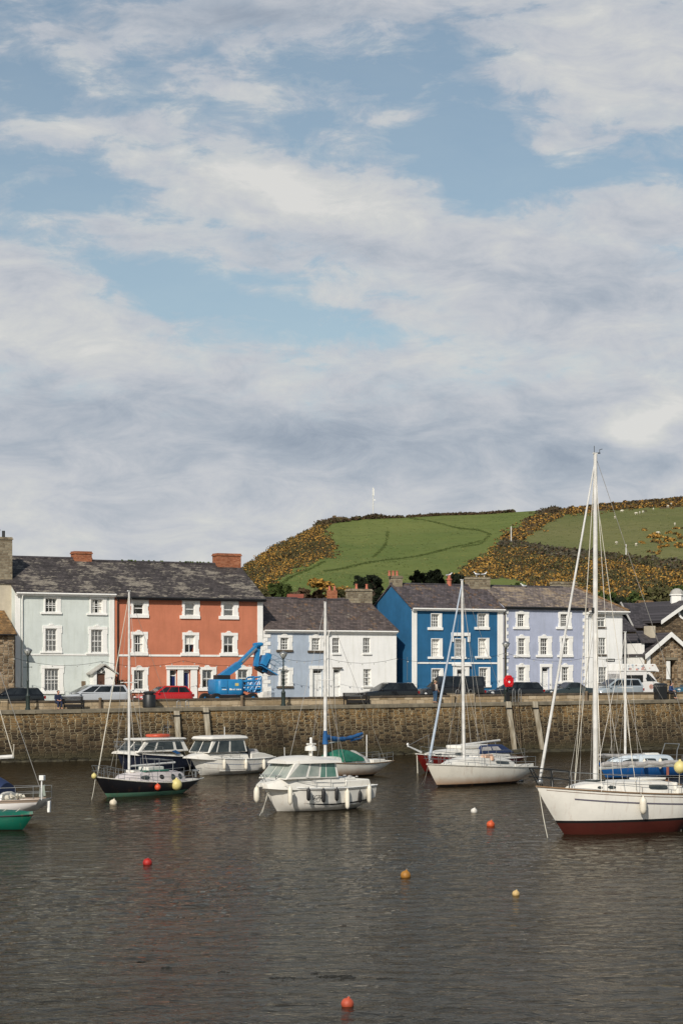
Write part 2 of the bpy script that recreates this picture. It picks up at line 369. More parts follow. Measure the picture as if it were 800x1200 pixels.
dark=blobs([(765,500,70,42,0,-.3),(715,520,70,30,-10,.3),(790,548,60,30,0,.3),(300,20,600,70,0,.5),(640,110,260,60,0,.2),(500,300,420,36,-12,.25),(700,330,260,90,0,.35),(100,470,300,60,0,.3),(400,520,900,130,0,.55),(640,600,160,100,0,.15),(650,540,130,60,0,.3),(760,495,110,55,0,-.48),(800,480,110,40,0,-.3),(90,400,200,70,0,-.25),(330,210,240,60,-12,-.35),(680,90,140,80,0,-.2),(730,640,300,60,0,-.1)],wv.outputs[0])
n3=wn(24,7,.66,(5,2,0),sc3,(1,2.4,1),.4)
dk=mth(nt,'ADD',mth(nt,'ADD',dark,.30),mth(nt,'MULTIPLY',mth(nt,'SUBTRACT',n3,.5),1.35),clamp=True)
# thick parts are greyer than edges
cc=ramp(nt,dk,[(0,rgb(214,213,210)),(.14,rgb(203,204,203)),(.4,rgb(189,192,198)),(.7,rgb(166,174,185)),(1,rgb(143,154,169))])
bg2=nd(nt,'ShaderNodeBackground'); bg2.inputs[1].default_value=CLOUD_S; nt.links.new(cc,bg2.inputs[0])
mx=nd(nt,'ShaderNodeMixShader'); nt.links.new(mask,mx.inputs[0]); nt.links.new(bg1.outputs[0],mx.inputs[1]); nt.links.new(bg2.outputs[0],mx.inputs[2])
nt.links.new(mx.outputs[0],out.inputs[0])

# ---------------------------------------------------------------- water
m,nt,b=newmat('harbour_water'); b.inputs['Base Color'].default_value=(.018,.0145,.009,1); b.inputs['Specular IOR Level'].default_value=.1; b.inputs['Specular Tint'].default_value=(1,.9,.76,1); b.inputs['Roughness'].default_value=.07; b.inputs['IOR'].default_value=1.25
tcw=nd(nt,'ShaderNodeTexCoord')
def wv_noise(scale,sx,sy,detail,rough,dist=0,rot=8):
    mp=nd(nt,'ShaderNodeMapping'); mp.inputs['Scale'].default_value=(sx,sy,1); mp.inputs['Rotation'].default_value=(0,0,R(rot)); nt.links.new(tcw.outputs['Object'],mp.inputs[0])
    return noise(nt,mp.outputs[0],scale,detail,rough,dist)
h1=wv_noise(1.0,.95,1.25,4,.6,.8,20); h2=wv_noise(3.6,1,1.1,3,.55,.4,-24); h3=wv_noise(.09,1,1.6,3,.5); 
gust=ramp(nt,h3,[(.35,(.75,)*3),(.65,(1.1,)*3)])
h=mth(nt,'ADD',mth(nt,'MULTIPLY',h1,.75),mth(nt,'MULTIPLY',h2,.22))
bp=nd(nt,'ShaderNodeBump'); bp.inputs['Distance'].default_value=WATER_D; nt.links.new(h,bp.inputs['Height']); nt.links.new(mth(nt,'MULTIPLY',gust,.9,clamp=True),bp.inputs['Strength'])
nt.nodes.remove(b); df=nd(nt,'ShaderNodeBsdfDiffuse'); df.inputs[0].default_value=(.020,.016,.010,1); gl=nd(nt,'ShaderNodeBsdfGlossy'); gl.inputs[0].default_value=(.80,.74,.65,1); gl.inputs['Roughness'].default_value=.05
fr=nd(nt,'ShaderNodeFresnel'); fr.inputs[0].default_value=1.33; mxw=nd(nt,'ShaderNodeMixShader')
for n__ in (df,gl,fr): nt.links.new(bp.outputs[0],n__.inputs['Normal'])
nt.links.new(mth(nt,'MULTIPLY',fr.outputs[0],WATER_R,clamp=True),mxw.inputs[0]); nt.links.new(df.outputs[0],mxw.inputs[1]); nt.links.new(gl.outputs[0],mxw.inputs[2]); nt.links.new(mxw.outputs[0],nt.nodes['Material Output'].inputs[0])
M['water']=m
# the surface itself carries the wind ripples as a real mesh, finest where the harbour is nearest
import numpy as np
rng=np.random.default_rng(4); rows=[-150.0,-20.0,10.0]; y=22.0
while y<188: rows.append(y); y+=.075*(max(y,30)/30)**1.5
rows+=[260,420]; rows=np.array(rows); cc_=np.linspace(-.27,.27,500)
cx=np.concatenate(([-700,-120],np.zeros(500),[120,700]))
yy_=np.maximum(rows,20)[:,None]; X=np.concatenate((np.full((len(rows),1),-700.),np.full((len(rows),1),-140.),cc_[None,:]*yy_,np.full((len(rows),1),140.),np.full((len(rows),1),700.)),axis=1); Yg=np.repeat(rows[:,None],X.shape[1],axis=1)
Zg=np.zeros_like(X)
calm=np.clip(.95+.45*np.sin(X*.11+1.3*np.sin(Yg*.07)+.5)*np.sin(Yg*.085+X*.03+1)+.3*np.sin(X*.23-Yg*.17),.45,1.5)
for k in range(46):
    lam=.22*(8.5)**(rng.random()**1.3); an=R(-70)+rng.normal(0,.62); kx,ky=math.cos(an)*2*math.pi/lam,math.sin(an)*2*math.pi/lam; ph=rng.random()*6.28
    amp=WAVE*lam*(1.25 if lam<1 else .8); env=.6+.4*np.sin(X*rng.normal(0,.35)+Yg*rng.normal(0,.3)+rng.random()*6)
    w_=np.sin(kx*X+ky*Yg+ph); Zg+=calm*amp*env*(w_+.25*np.cos(2*(kx*X+ky*Yg+ph)))
n_=X.shape[1]; me=bpy.data.meshes.new('water'); nv=X.size; nf=(len(rows)-1)*(n_-1)
me.vertices.add(nv); me.vertices.foreach_set('co',np.stack((X,Yg,Zg),-1).astype(np.float32).ravel())
idx=np.arange(nv).reshape(X.shape); q=np.stack((idx[:-1,:-1],idx[:-1,1:],idx[1:,1:],idx[1:,:-1]),-1).reshape(-1)
me.loops.add(nf*4); me.loops.foreach_set('vertex_index',q.astype(np.int32)); me.polygons.add(nf); me.polygons.foreach_set('loop_start',(np.arange(nf)*4).astype(np.int32)); me.update(calc_edges=True)
me.polygons.foreach_set('use_smooth',np.ones(nf,bool)); me.materials.append(M['water']); o=bpy.data.objects.new('water',me); col.objects.link(o); kind(o)
# ---------------------------------------------------------------- ground: one sheet from the quay to the horizon
e=MB(); us=[-4000,-20,0,30,60,90,4000]; vs=[.6,40,200,6000]
pts=[q2w(u,v,gz(u)-(0 if v<100 else 1.2)) for v in vs for u in us]
n=len(us); e.add(pts,[(j*n+i,j*n+i+1,(j+1)*n+i+1,(j+1)*n+i) for j in range(len(vs)-1) for i in range(n-1)])
M['land']=pmat('land',rgb(96,98,66),rgb(112,104,78),vs=.05,rough=.95)
kind(e.build('ground',M['land']))
def strip(name,mat,v0,v1,dz,u0=-90,u1=150):
    e=MB(); us=[u0,-20,90,u1]; n=4
    e.add([q2w(u,v,gz(u)+dz) for v in (v0,v1) for u in us],[(i,i+1,n+i+1,n+i) for i in range(3)])
    return kind(e.build(name,mat))
strip('promenade',M['paving'],.6,2.9,.004)
# road with a real kerb on the houses' side
strip('road',M['asphalt'],2.9,10.6,.006)
for v in (3.35,10.2): strip('road_marking',M['roadpaint'],v,v+.1,.011)
e=MB(); us=[-90,-20,90,150]
for a,bb in zip(us[:-1],us[1:]):
    P=lambda u,v,dz: q2w(u,v,gz(u)+dz)
    e.add([P(a,10.6,-.1),P(bb,10.6,-.1),P(bb,13.4,-.1),P(a,13.4,-.1),P(a,10.6,.13),P(bb,10.6,.13),P(bb,13.4,.13),P(a,13.4,.13)],[(0,1,5,4),(4,5,6,7),(3,2,6,7)])
kind(e.build('pavement',M['paving']))

# ---------------------------------------------------------------- harbour wall (local frame: x along the quay)
def quay_root(name,label,cat,group=None,u=0,v=0,z=0): return empty(name,q2w(u,v,z),TH,label,cat,group)
hw=quay_root('harbour_wall','long rubble stone harbour wall rising from the water with orange lichen along its top','harbour wall')
e=MB(); rings=[]
for i in range(0,241):
    u=-90+i; t=gz(u); j=lambda s:.03*math.sin(u*1.7+s)+.02*math.sin(u*.63+s*2)
    rings.append([(u,.0+j(0),t-.24),(u,-.06+j(1),2.4),(u,-.13+j(2),1.3),(u,-.22+j(3),.3),(u,-.4,-1.5),(u,.7,-1.5),(u,.7,t-.02),(u,.1,t-.24)])
e.loft(rings); e.build('wall_face',M['harbour_stone'],hw,smooth=False)
e=MB(); u=-90.0
while u<149:
    L=random.uniform(1.1,1.9); t=gz(u+L/2)
    e.box(u,u+L-.02,-.09+random.uniform(-.02,.02),.62,t-.238,t+.02+random.uniform(-.012,.012)); u+=L
e.build('quay_edge_stones',M['edge'],hw,bevel=.02)
e=MB()          # rock toe and weed at the water line
for i in range(900):
    u=random.uniform(-60,110); r=random.uniform(.1,.34)*(1 if u<30 else 1.35)
    e.ball((u,-.32-random.uniform(0,.5),-.02),r,6,4,sc=(1.6,1,.55),jit=.25)
M['weed']=pmat('weedy_rocks',rgb(62,58,40),rgb(38,34,24),vs=3,rough=.8,bmp=.5)
kind(e.build('weedy_rocks',M['weed'],None),'stuff').matrix_world=Matrix.Translation(q2w(0,0,0))@Matrix.Rotation(TH,4,'Z')
# parapet between promenade and road
def parapet(px0,px1,label):
    u0,u1=qu(px0,2.3),qu(px1,2.3); r=quay_root('parapet_wall',label,'wall','low walls along the promenade',u0,2.3,gz(u0)); L=u1-u0; dz=gz(u1)-gz(u0)
    e=MB(); n=max(2,int(L/4))
    rings=[[(L*i/n,0,dz*i/n-.2),(L*i/n,0,dz*i/n+.47),(L*i/n,.38,dz*i/n+.47),(L*i/n,.38,dz*i/n-.2)] for i in range(n+1)]
    e.loft(rings); e.build('wall_body',M['parapet_stone'],r)
    e=MB(); x=0
    while x<L-.3:
        l=min(random.uniform(1.2,2.0),L-x); z=dz*(x+l/2)/L
        e.box(x,x+l-.015,-.06,.44,z+.472,z+.61+random.uniform(-.01,.01)); x+=l
    e.build('coping',M['coping'],r,bevel=.02)
    return r
parapet(-330,3,'low stone parapet with dark coping, leftmost stretch beside the dark car')
parapet(8,527,'long low stone parapet with dark coping between the promenade and the parked cars')
parapet(557,766,'low stone parapet with dark coping behind the red lifebuoy housing')
parapet(779,1130,'low stone parapet at the right edge where a person sits')
def pier(px,w,label,pale=True):
    u=qu(px,2.2); r=quay_root('parapet_pier',label,'pier','stone piers of the promenade wall',u,2.2,gz(u))
    e=MB(); e.box(-w/2,w/2,0,.55,-.2,.66); e.build('pier_body',M['parapet_stone'],r,bevel=.03)
    e=MB(); e.box(-w/2-.04,w/2+.04,-.04,.59,.662,.74); e.build('cap',M['edge'],r,bevel=.02)
pier(5.5,.5,'pale stone pier at the left end of the promenade wall')
pier(530,.35,'stone pier beside the middle yacht mast, left of the gap')
pier(554,.35,'stone pier with pale cap at the right of the gap in the wall')
# recessed steps block in the gap
u0=qu(531,2.6); u1=qu(553,2.6); r=quay_root('granite_block','pale stone block filling the gap between two piers behind the middle mast','block',None,u0,2.6,gz(u0))
e=MB(); e.box(.05,u1-u0-.05,0,.5,-.1,.62); e.build('block',M['parapet_stone'],r,bevel=.03)
for px in (117,283,647,686):
    u=qu(px,2.2); r=quay_root('bollard',{117:'short dark brown post against the parapet in front of the silver hatchback',283:'short green topped post against the parapet under the blue boom lift',647:'short dark post against the parapet by the dark green saloon bonnet',686:'short dark post against the parapet below the right end of the lilac house'}[px],'post','short posts against the parapet',u,2.1,gz(u))
    e=MB(); e.lathe([(.0,0),(.14,0),(.12,.05),(.1,.1),(.1,.6),(.13,.66),(.12,.74),(.0,.78)],10); e.build('post',M['rustbrown'],r,smooth=True)
# leaning timber / concrete fender posts on the wall
M['fendpost']=pmat('weathered_fender_post',rgb(176,168,150),rgb(112,100,78),vs=1.6,rough=.85,stretch=(3,3,.6),bmp=.4)
for px,ptop,pxb,pbot,lab in ((207,833,211,866,'pale leaning fender post on the wall directly above the navy cruiser'),(241,829,247,868,'leaning fender post on the harbour wall above the white cuddy boat bow'),(595,822,605,884,'pale fender post leaning on the wall under the red lifebuoy housing'),(626,822,638,884,'weathered fender post on the wall, right of the one under the lifebuoy')):
    ua=qu(px,-.2); ub=qu(pxb,-.75); za=qz(px,ptop,-.2); zb=max(-.5,qz(pxb,pbot,-.75)-.9)
    r=quay_root('fender_post',lab,'post','fender posts on the harbour wall',ua,0,0)
    e=MB(); a=Vector((0,-.2,za)); bb=Vector((ub-ua,-.62,zb)); w=.19
    e.loft([[a+Vector((-w,-.12,0)),a+Vector((w,-.12,0)),a+Vector((w,.12,0)),a+Vector((-w,.12,0))],[bb+Vector((-w*.8,-.12,0)),bb+Vector((w*.8,-.12,0)),bb+Vector((w*.8,.12,0)),bb+Vector((-w*.8,.12,0))]])
    e.build('timber',M['fendpost'],r,bevel=.03)
    e=MB(); m1=a.lerp(bb,.12); e.box(m1.x-w-.03,m1.x+w+.03,m1.y-.16,m1.y+.2,m1.z-.05,m1.z+.05); e.build('iron_strap',M['blackmetal'],r)

# ---------------------------------------------------------------- hill
import bisect
SK=[(-900,716),(0,716),(200,712),(250,696),(285,667),(300,655),(320,642),(350,627),(372,617),(390,612),(430,608),(470,607),(520,604),(560,603),(620,599),(660,597),(700,593),(760,588),(800,584),(900,578),(1100,585),(1700,640)]
def interp(T,x):
    xs=[a for a,_ in T]; i=min(max(bisect.bisect_right(xs,x)-1,0),len(T)-2)
    a,b2=T[i],T[i+1]; t=min(max((x-a[0])/(b2[0]-a[0]),0),1); return a[1]+(b2[1]-a[1])*t
BASE=728; YF,YS=290.0,820.0
def hillp(px,py,off=0):            # point of the hillside at the given column and row
    sk=interp(SK,px); t=(BASE-py)/(BASE-sk)
    return hillt(px,t,off)
def hillt(px,t,off=0):
    sk=interp(SK,px); Ys=YS-160*min(max((420-px)/150,0),1)
    Y=YF+(Ys-YF)*(max(t,0)**1.25 if t>0 else 0)+(t*70 if t<0 else 0)
    if t<0: py=BASE; z=EYE+(HOR-py)/F*YF + (t*10.5)
    elif t<=1:
        py=BASE+(sk-BASE)*t; z=EYE+(HOR-py)/F*Y; X_=(px-400)/F*Y
        if t<1: z+=.5*math.sin(X_*.05+Y*.031)*math.sin(Y*.043)*min(1,(1-t)*5)
    else:
        Y=Ys+(t-1)*500; z=EYE+(HOR-sk)/F*Ys-(t-1)*14
    return Vector(((px-400)/F*Y,Y,z+off))
def hillpy(px,t): return BASE+(interp(SK,px)-BASE)*t
def inpoly(x,y,P):
    c=False; j=len(P)-1
    for i in range(len(P)):
        if (P[i][1]>y)!=(P[j][1]>y) and x<(P[j][0]-P[i][0])*(y-P[i][1])/(P[j][1]-P[i][1])+P[i][0]: c=not c
        j=i
    return c
G1=[(270,690),(284,668),(300,655),(320,642),(350,627),(372,617),(378,616),(377,628),(390,638),(386,652),(362,660),(345,664),(325,676),(310,688),(290,700)]
G2=[(535,700),(540,676),(552,664),(570,655),(590,640),(610,640),(650,652),(720,655),(760,664),(820,668),(900,676),(1000,720),(560,728)]
BAND=[(820,592),(740,596),(700,599),(660,604),(640,613),(622,625),(606,636),(592,640),(590,632),(604,622),(622,608),(640,599),(690,595),(740,590),(820,584)]
GRN=[(556,692),(565,680),(590,676),(615,682),(635,694),(620,700)]
RF=[(592,641),(606,636),(622,625),(640,613),(660,604),(700,599),(820,592),(1700,600),(1700,700),(820,668),(760,664),(720,655),(650,652),(610,640)]
M['grass']=None
def grassmat(name,a,bc,c2):
    m,nt,b=newmat(name); b.inputs['Roughness'].default_value=.95; b.inputs['Specular IOR Level'].default_value=.1
    co2=objco(nt,(1,.35,1)); f=noise(nt,co2,.018,5,.6,.5); g=noise(nt,objco(nt),.35,5,.7); s=noise(nt,objco(nt,(.3,1,1)),.05,3,.5,.6)
    c=ramp(nt,f,[(.35,a),(.65,bc)]); c=mixc(nt,ramp(nt,g,[(.4,(0,0,0)),(.75,(.5,.5,.5))]),c,c2)
    c=mixc(nt,ramp(nt,s,[(.48,(0,0,0)),(.5,(.28,)*3),(.52,(0,0,0))]),c,tuple(x*.5 for x in a[:3])+(1,))
    nt.links.new(c,b.inputs['Base Color']); return m
M['grass']=grassmat('hill_pasture',rgb(96,110,56),rgb(118,124,68),rgb(76,90,44))
M['grass2']=grassmat('hill_rough_pasture',rgb(98,104,60),rgb(118,116,74),rgb(80,86,48))
M['scrubground']=pmat('scrub_ground',rgb(70,62,38),rgb(96,76,38),vs=.3,rough=.95)
e=MB(); cols=[]; px=-900
while px<=1700: cols.append(px); px+= 4 if 260<=px<=830 else 40
ts=[-1,-.5,0]+[i/46 for i in range(1,47)]+[1.05,1.3,1.8,3]
for t in ts:
    for px in cols: 
        p=hillt(px,t); 
        e.v.append(tuple(p))
n=len(cols)
for j in range(len(ts)-1):
    for i in range(n-1):
        e.f.append((j*n+i,j*n+i+1,(j+1)*n+i+1,(j+1)*n+i))
        pc_=(cols[i]+cols[i+1])/2; t=(ts[j]+ts[j+1])/2; py=hillpy(pc_,t)
        mi=0
        if t<=1:
            if inpoly(pc_,py,G1) or (inpoly(pc_,py,G2) and not inpoly(pc_,py,GRN)) or inpoly(pc_,py,BAND): mi=2
            elif inpoly(pc_,py,RF): mi=1
        e.m.append(mi)
o=e.build('hillside',[M['grass'],M['grass2'],M['scrubground']],smooth=False,recalc=False); o.data.polygons.foreach_set('use_smooth',[True]*len(o.data.polygons)); kind(o)

def leafmat(name,a,bc,rough=.8):
    m,nt,b=newmat(name); b.inputs['Roughness'].default_value=rough; b.inputs['Specular IOR Level'].default_value=.15
    g=nd(nt,'ShaderNodeNewGeometry'); c=ramp(nt,g.outputs['Random Per Island'],[(0,a),(1,bc)]); nt.links.new(c,b.inputs['Base Color']); return m
M['gorse_flower']=leafmat('gorse_flower',rgb(178,138,68),rgb(136,100,46))
M['gorse_green']=leafmat('gorse_green',rgb(84,84,52),rgb(64,58,40))
M['hedge_brown']=leafmat('bare_hedge',rgb(88,70,52),rgb(62,52,40))
M['hedge_grey']=leafmat('grey_hedge',rgb(92,86,74),rgb(66,64,52))
M['dark_leaf']=leafmat('dark_evergreen',rgb(34,42,26),rgb(20,26,18))
M['mid_leaf']=leafmat('mid_green_leaf',rgb(72,84,42),rgb(50,62,32))
def clump(e,c,r,n,size,mi,flat=.7):
    for _ in range(n):
        d=Vector((random.gauss(0,1),random.gauss(0,1),random.gauss(0,1))).normalized()*r*random.uniform(.5,1)
        d.z=abs(d.z)*flat; p=c+d
        a=Vector((random.gauss(0,1),random.gauss(0,1),random.gauss(0,1))).normalized(); b2=a.orthogonal().normalized(); s=size*random.uniform(.6,1.3)
        if a.cross(b2).length<1e-3: continue
        e.add([p-a*s,p-b2*s*.7,p+a*s,p+b2*s*.7],[(0,1,2,3)],mi if isinstance(mi,int) else random.choices(mi[0],mi[1])[0])
MATS4=[M['gorse_flower'],M['gorse_green'],M['hedge_brown'],M['hedge_grey'],M['mid_leaf']]
def scatter(poly,count,rr,nn,size,pick,holes=()):
    x0=min(p[0] for p in poly); x1=max(p[0] for p in poly); y0=min(p[1] for p in poly); y1=max(p[1] for p in poly); k=0; tr=0
    e=MB()
    while k<count and tr<count*12:
        tr+=1; px=random.uniform(x0,min(x1,860)); py=random.uniform(y0,y1)
        if not inpoly(px,py,poly) or any(inpoly(px,py,h) for h in holes): continue
        if py<interp(SK,px)-1: continue
        p=hillp(px,py); s=random.uniform(*rr); clump(e,p,s,nn,size,pick(px,py)); k+=1
    return e
def pg(px,py):
    v=math.sin(px*.09+py*.21)+math.sin(px*.031-py*.13+2)+random.gauss(0,.8)
    return ([0,1,2],[4,3,2]) if v>0 else ([0,1,2],[1,6,2])
e=scatter(G2,4200,(.7,2.1),34,.26,pg,[GRN]); e2=scatter(G1,1500,(.7,2.0),34,.27,pg)
e3=scatter(BAND,600,(1.0,1.9),26,.5,lambda a,b:([0,1,2],[3,2,4]))
e4=MB()
for PL,cnt in ((G1,420),(G2,420),(BAND,200)):
    for _ in range(cnt):
        i=random.randrange(len(PL)); a=PL[i]; b_=PL[(i+1)%len(PL)]; t=random.random(); px=a[0]+(b_[0]-a[0])*t+random.gauss(0,5); py=a[1]+(b_[1]-a[1])*t+random.gauss(0,3)
        if 285<px<840 and interp(SK,px)<py<712: clump(e4,hillp(px,py),random.uniform(.5,1.6),26,.26,([0,1,2],[2,4,2]))
for q in (e2,e3,e4): e.add(q.v,q.f); e.m[-len(q.m):]=q.m
kind(e.build('gorse_scrub',MATS4,recalc=False),'stuff')
# tracks and tussocks in the pasture
TM=[leafmat('tussock_grass',rgb(84,94,50),rgb(68,80,42)),leafmat('dry_grass',rgb(128,126,76),rgb(104,106,62))]
e=MB(); tr=[[(454,622),(453,632),(450,643),(437,653)],[(562,634),(521,646),(476,654),(430,662),(380,670)],[(480,607.5),(500,610),(532,618),(560,622)],[(538,620),(560,621),(574,628),(562,638),(540,643)],[(330,686),(352,672),(380,660)]]
for L_ in tr:
    for (a,ya),(b_,yb) in zip(L_[:-1],L_[1:]):
        for k in range(int(abs(b_-a)*4+abs(yb-ya)*4)):
            t=random.random(); p=hillp(a+(b_-a)*t+random.gauss(0,.5),ya+(yb-ya)*t+random.gauss(0,.45)); clump(e,p,random.uniform(.3,.8),5,.16,0,.25)
for k in range(5200):
    px=random.uniform(320,860); py=random.uniform(590,705); q=math.sin(px*.05+py*.11)+math.sin(px*.13-py*.07)
    if py<interp(SK,px)+1 or inpoly(px,py,G1) or inpoly(px,py,G2) or inpoly(px,py,BAND): continue
    clump(e,hillp(px,py),random.uniform(.4,1.3),6,.13,0 if q+random.gauss(0,.6)>0 else 1,.18)
kind(e.build('grass_tussocks',TM,recalc=False),'stuff')
# hedges and scrub lines
def line_scatter(pts,count,jit,rr,nn,size,pick):
    e=MB()
    for _ in range(count):
        t=random.random()*(len(pts)-1); i=int(t); f=t-i; px=pts[i][0]+(pts[i+1][0]-pts[i][0])*f; py=pts[i][1]+(pts[i+1][1]-pts[i][1])*f+random.uniform(-jit,jit)
        sk=interp(SK,px); p=hillp(px,max(py,sk)); clump(e,p,random.uniform(*rr),nn,size,pick)
    return e
tag(line_scatter([(373,615),(392,611),(430,608),(447,607)],70,.6,(1.2,3.0),50,.5,([2,1],[4,2])).build('hedge',MATS4,recalc=False),'brown scrubby hedge on the skyline around the transmitter mast foot','hedge')
tag(line_scatter([(448,607),(470,606)],14,.6,(.8,1.8),36,.5,([2,1],[3,2])).build('hedge',MATS4,recalc=False),'short brown hedge on the skyline just right of the transmitter mast','hedge')
tag(line_scatter([(476,606),(520,603.5),(570,602),(600,600)],130,.5,(.7,1.7),30,.5,([2,1],[5,2])).build('hedge',MATS4,recalc=False),'long thin reddish brown hedge along the hilltop above the smooth green field','hedge')
tag(line_scatter([(588,640),(610,641),(650,650),(690,652)],190,4,(1.2,2.4),40,.5,([3,2,1],[6,2,2])).build('hedge',MATS4,recalc=False),'grey leafless hedge below the pole, between the field and the orange gorse','hedge')
tag(line_scatter([(690,652),(730,656),(770,663),(812,668)],230,4.5,(1.2,2.4),40,.5,([1,3,2],[6,2,2])).build('hedge',MATS4,recalc=False),'dark green hedge at the lower edge of the sheep field','hedge')
tag(line_scatter([(690,596),(740,591),(780,588),(812,585)],190,1.5,(1,1.9),34,.5,([2,1,0],[5,3,1])).build('hedge',MATS4,recalc=False),'brown hedge along the hilltop above the sheep field','hedge')
tag(line_scatter([(630,605),(655,598)],40,3,(1.5,3),44,.5,([2,3,1],[4,3,2])).build('hedge',MATS4,recalc=False),'thick brown scrub on the skyline left of the tall mast','hedge')
# ---------------------------------------------------------------- houses
class House:
    """A terrace house: local x along the facade, y into the house, z up; openings are cut through the front."""
    def __init__(s,name,label,px0,px1,v,depth,eaves,ridge,wall,group=None,ztrim=0):
        s.v=v; s.px0=px0; s.u0=qu(px0,v); s.u1=qu(px1,v); s.W=s.u1-s.u0; s.z0=gz((s.u0+s.u1)/2)+.12
        s.D=depth; s.H=qz(eaves[0],eaves[1],v)-s.z0; s.RH=qz(ridge[0],ridge[1],v+depth/2)-s.z0
        s.wall=wall; s.root=empty(name,q2w(s.u0,v,s.z0),TH,label,'house',group); s.ops=[]
    def X(s,px): return qu(px,s.v)-s.u0
    def Z(s,px,py): return qz(px,py,s.v)-s.z0
    def rect(s,px0,px1,py0,py1):
        pm=(px0+px1)/2; return [s.X(px0),s.X(px1),s.Z(pm,py1),s.Z(pm,py0)]
    def window(s,px0,px1,py0,py1,nx=2,ny=4,sur=None,ears=True,key=True,blind=0,sill='light',sash=True,sw=(.3,.3),depth=.10,dark=False):
        # the visible glazing is seen past the left jamb: widen the opening for the recess
        x0,x1,z0,z1=s.rect(px0,px1,py0,py1); x0-=.05; x1+=.04
        s.ops.append((x0,x1,z0,z1)); j=M['joinery']; y=depth; f=.055
        e=MB(); e.box(x0,x0+f,y,y+.07,z0,z1); e.box(x1-f,x1,y,y+.07,z0,z1); e.box(x0+f,x1-f,y,y+.07,z1-f,z1); e.box(x0+f,x1-f,y,y+.07,z0,z0+f*1.2)
        zm=(z0+z1)/2
        if sash: e.box(x0+f,x1-f,y-.012,y+.06,zm-.03,zm+.03)
        for i in range(1,nx):
            x=x0+f+(x1-x0-2*f)*i/nx; e.box(x-.016,x+.016,y+.012,y+.05,z0+f,z1-f)
        for i in range(1,ny):
            z=z0+f+(z1-z0-2*f)*i/ny
            if sash and abs(z-zm)<.08: continue
            e.box(x0+f,x1-f,y+.014,y+.048,z-.014,z+.014)
        w=e.build('window',j,s.root)
        g=MB(); g.quad((x0+f,y+.055,z0+f),(x1-f,y+.055,z0+f),(x1-f,y+.055,z1-f),(x0+f,y+.055,z1-f)); g.build('pane',M['glass'],w)
        if blind:
            c=MB()
            if blind=='sides':
                for a,b_ in ((x0+.05,x0+(x1-x0)*.3),(x1-(x1-x0)*.3,x1-.05)):
                    n=8; r0=[(a+(b_-a)*i/n,y+.075+.012*(i%2),z0+.03) for i in range(n+1)]; r1=[(p[0],p[1],z1-.03) for p in r0]; c.loft([r0,r1],closed=False,caps=False)
            else:
                zb=z1-(z1-z0)*abs(blind); n=10
                r0=[(x0+.04+(x1-x0-.08)*i/n,y+.085+(.012*(i%2) if blind<0 else 0),zb) for i in range(n+1)]; r1=[(p[0],p[1],z1-.03) for p in r0]; c.loft([r0,r1],closed=False,caps=False)
            c.build('curtain',M['curtain'],w,recalc=False)
        if sur:
            t=MB(); sx0,sx1,st,sb=sur   # widths beyond the opening, in metres
            o=.055
            t.box(x0-sx0,x0+.012,-o,.012,z0-.04-sb*.5,z1+.0); t.box(x1-.012,x1+sx1,-o,.012,z0-.04-sb*.5,z1+.0)
            t.box(x0-sx0-(.05 if ears else 0),x1+sx1+(.05 if ears else 0),-o-.015,.012,z1,z1+st)
            if ears:
                t.box(x0-sx0-.05,x0-sx0,-o-.01,.012,z1-.34,z1); t.box(x1+sx1,x1+sx1+.05,-o-.01,.012,z1-.34,z1)
                t.box(x0-sx0-.05,x0-sx0,-o,.012,z0-.04-sb*.5,z0+.3); t.box(x1+sx1,x1+sx1+.05,-o,.012,z0-.04-sb*.5,z0+.3)
            if key:
                xm=(x0+x1)/2; t.box(xm-.13,xm+.13,-o-.03,.012,z1+st,z1+st+.14); t.box(xm-.24,xm+.24,-o-.02,.012,z1+st,z1+st+.06)
            t.build('surround',M['trim'],w,bevel=.008)
        l=MB(); l.box(x0+.001,x0+.02,.013,y,z0,z1); l.box(x1-.02,x1-.001,.013,y,z0,z1); l.box(x0+.02,x1-.02,.013,y,z1-.02,z1-.001); l.build('reveal_lining',M['trim'],w)
        e=MB(); sw_=.16+(max(sur[0],sur[1]) if sur else 0)
        e.box(x0-sw_+.1,x1+sw_-.1,-.12,y-.002,z0-(sur[3] if sur else .1)-.02,z0-.0)
        if sill=='dark': e.build('sill',M['coping'],w)
        else: e.build('sill',M['trim'],w,bevel=.01)
        return w
    def door(s,px0,px1,py0,mat,fan=0,depth=.2,glazed=False,name='door',sill=True):
        x0=s.X(px0); x1=s.X(px1); z1=s.Z((px0+px1)/2,py0); z0=.06; s.ops.append((x0,x1,z0,z1)); y=depth
        zt=z1-fan; e=MB()
        e.box(x0,x0+.07,y-.03,y+.07,z0,z1); e.box(x1-.07,x1,y-.03,y+.07,z0,z1); e.box(x0+.07,x1-.07,y-.03,y+.07,z1-.07,z1)
        if fan: e.box(x0+.07,x1-.07,y-.03,y+.07,zt-.05,zt+.02)
        fr=MB(); 
        fr.box(x0+.07,x1-.07,y+.01,y+.06,z0,zt-.05)
        w2=(x1-x0-.14)
        for a,b_ in ((.12,.45),(.55,.88)):
            for c,d in ((.08,.38),(.45,.92)):
                fr.box(x0+.07+w2*a,x0+.07+w2*b_,y-.008,y+.01,z0+(zt-z0)*c,z0+(zt-z0)*d)
        D=fr.build(name,mat,s.root,bevel=.006)
        e.build('door_frame',M['joinery'],D)
        h=MB(); h.ball((x1-.07-w2*.12,y-.03,z0+1.02),.035,8,6); h.build('handle',M['greymetal'],D,smooth=True)
        if fan:
            g=MB(); g.quad((x0+.07,y+.03,zt+.02),(x1-.07,y+.03,zt+.02),(x1-.07,y+.03,z1-.07),(x0+.07,y+.03,z1-.07)); g.build('fanlight',M['glass'],D)
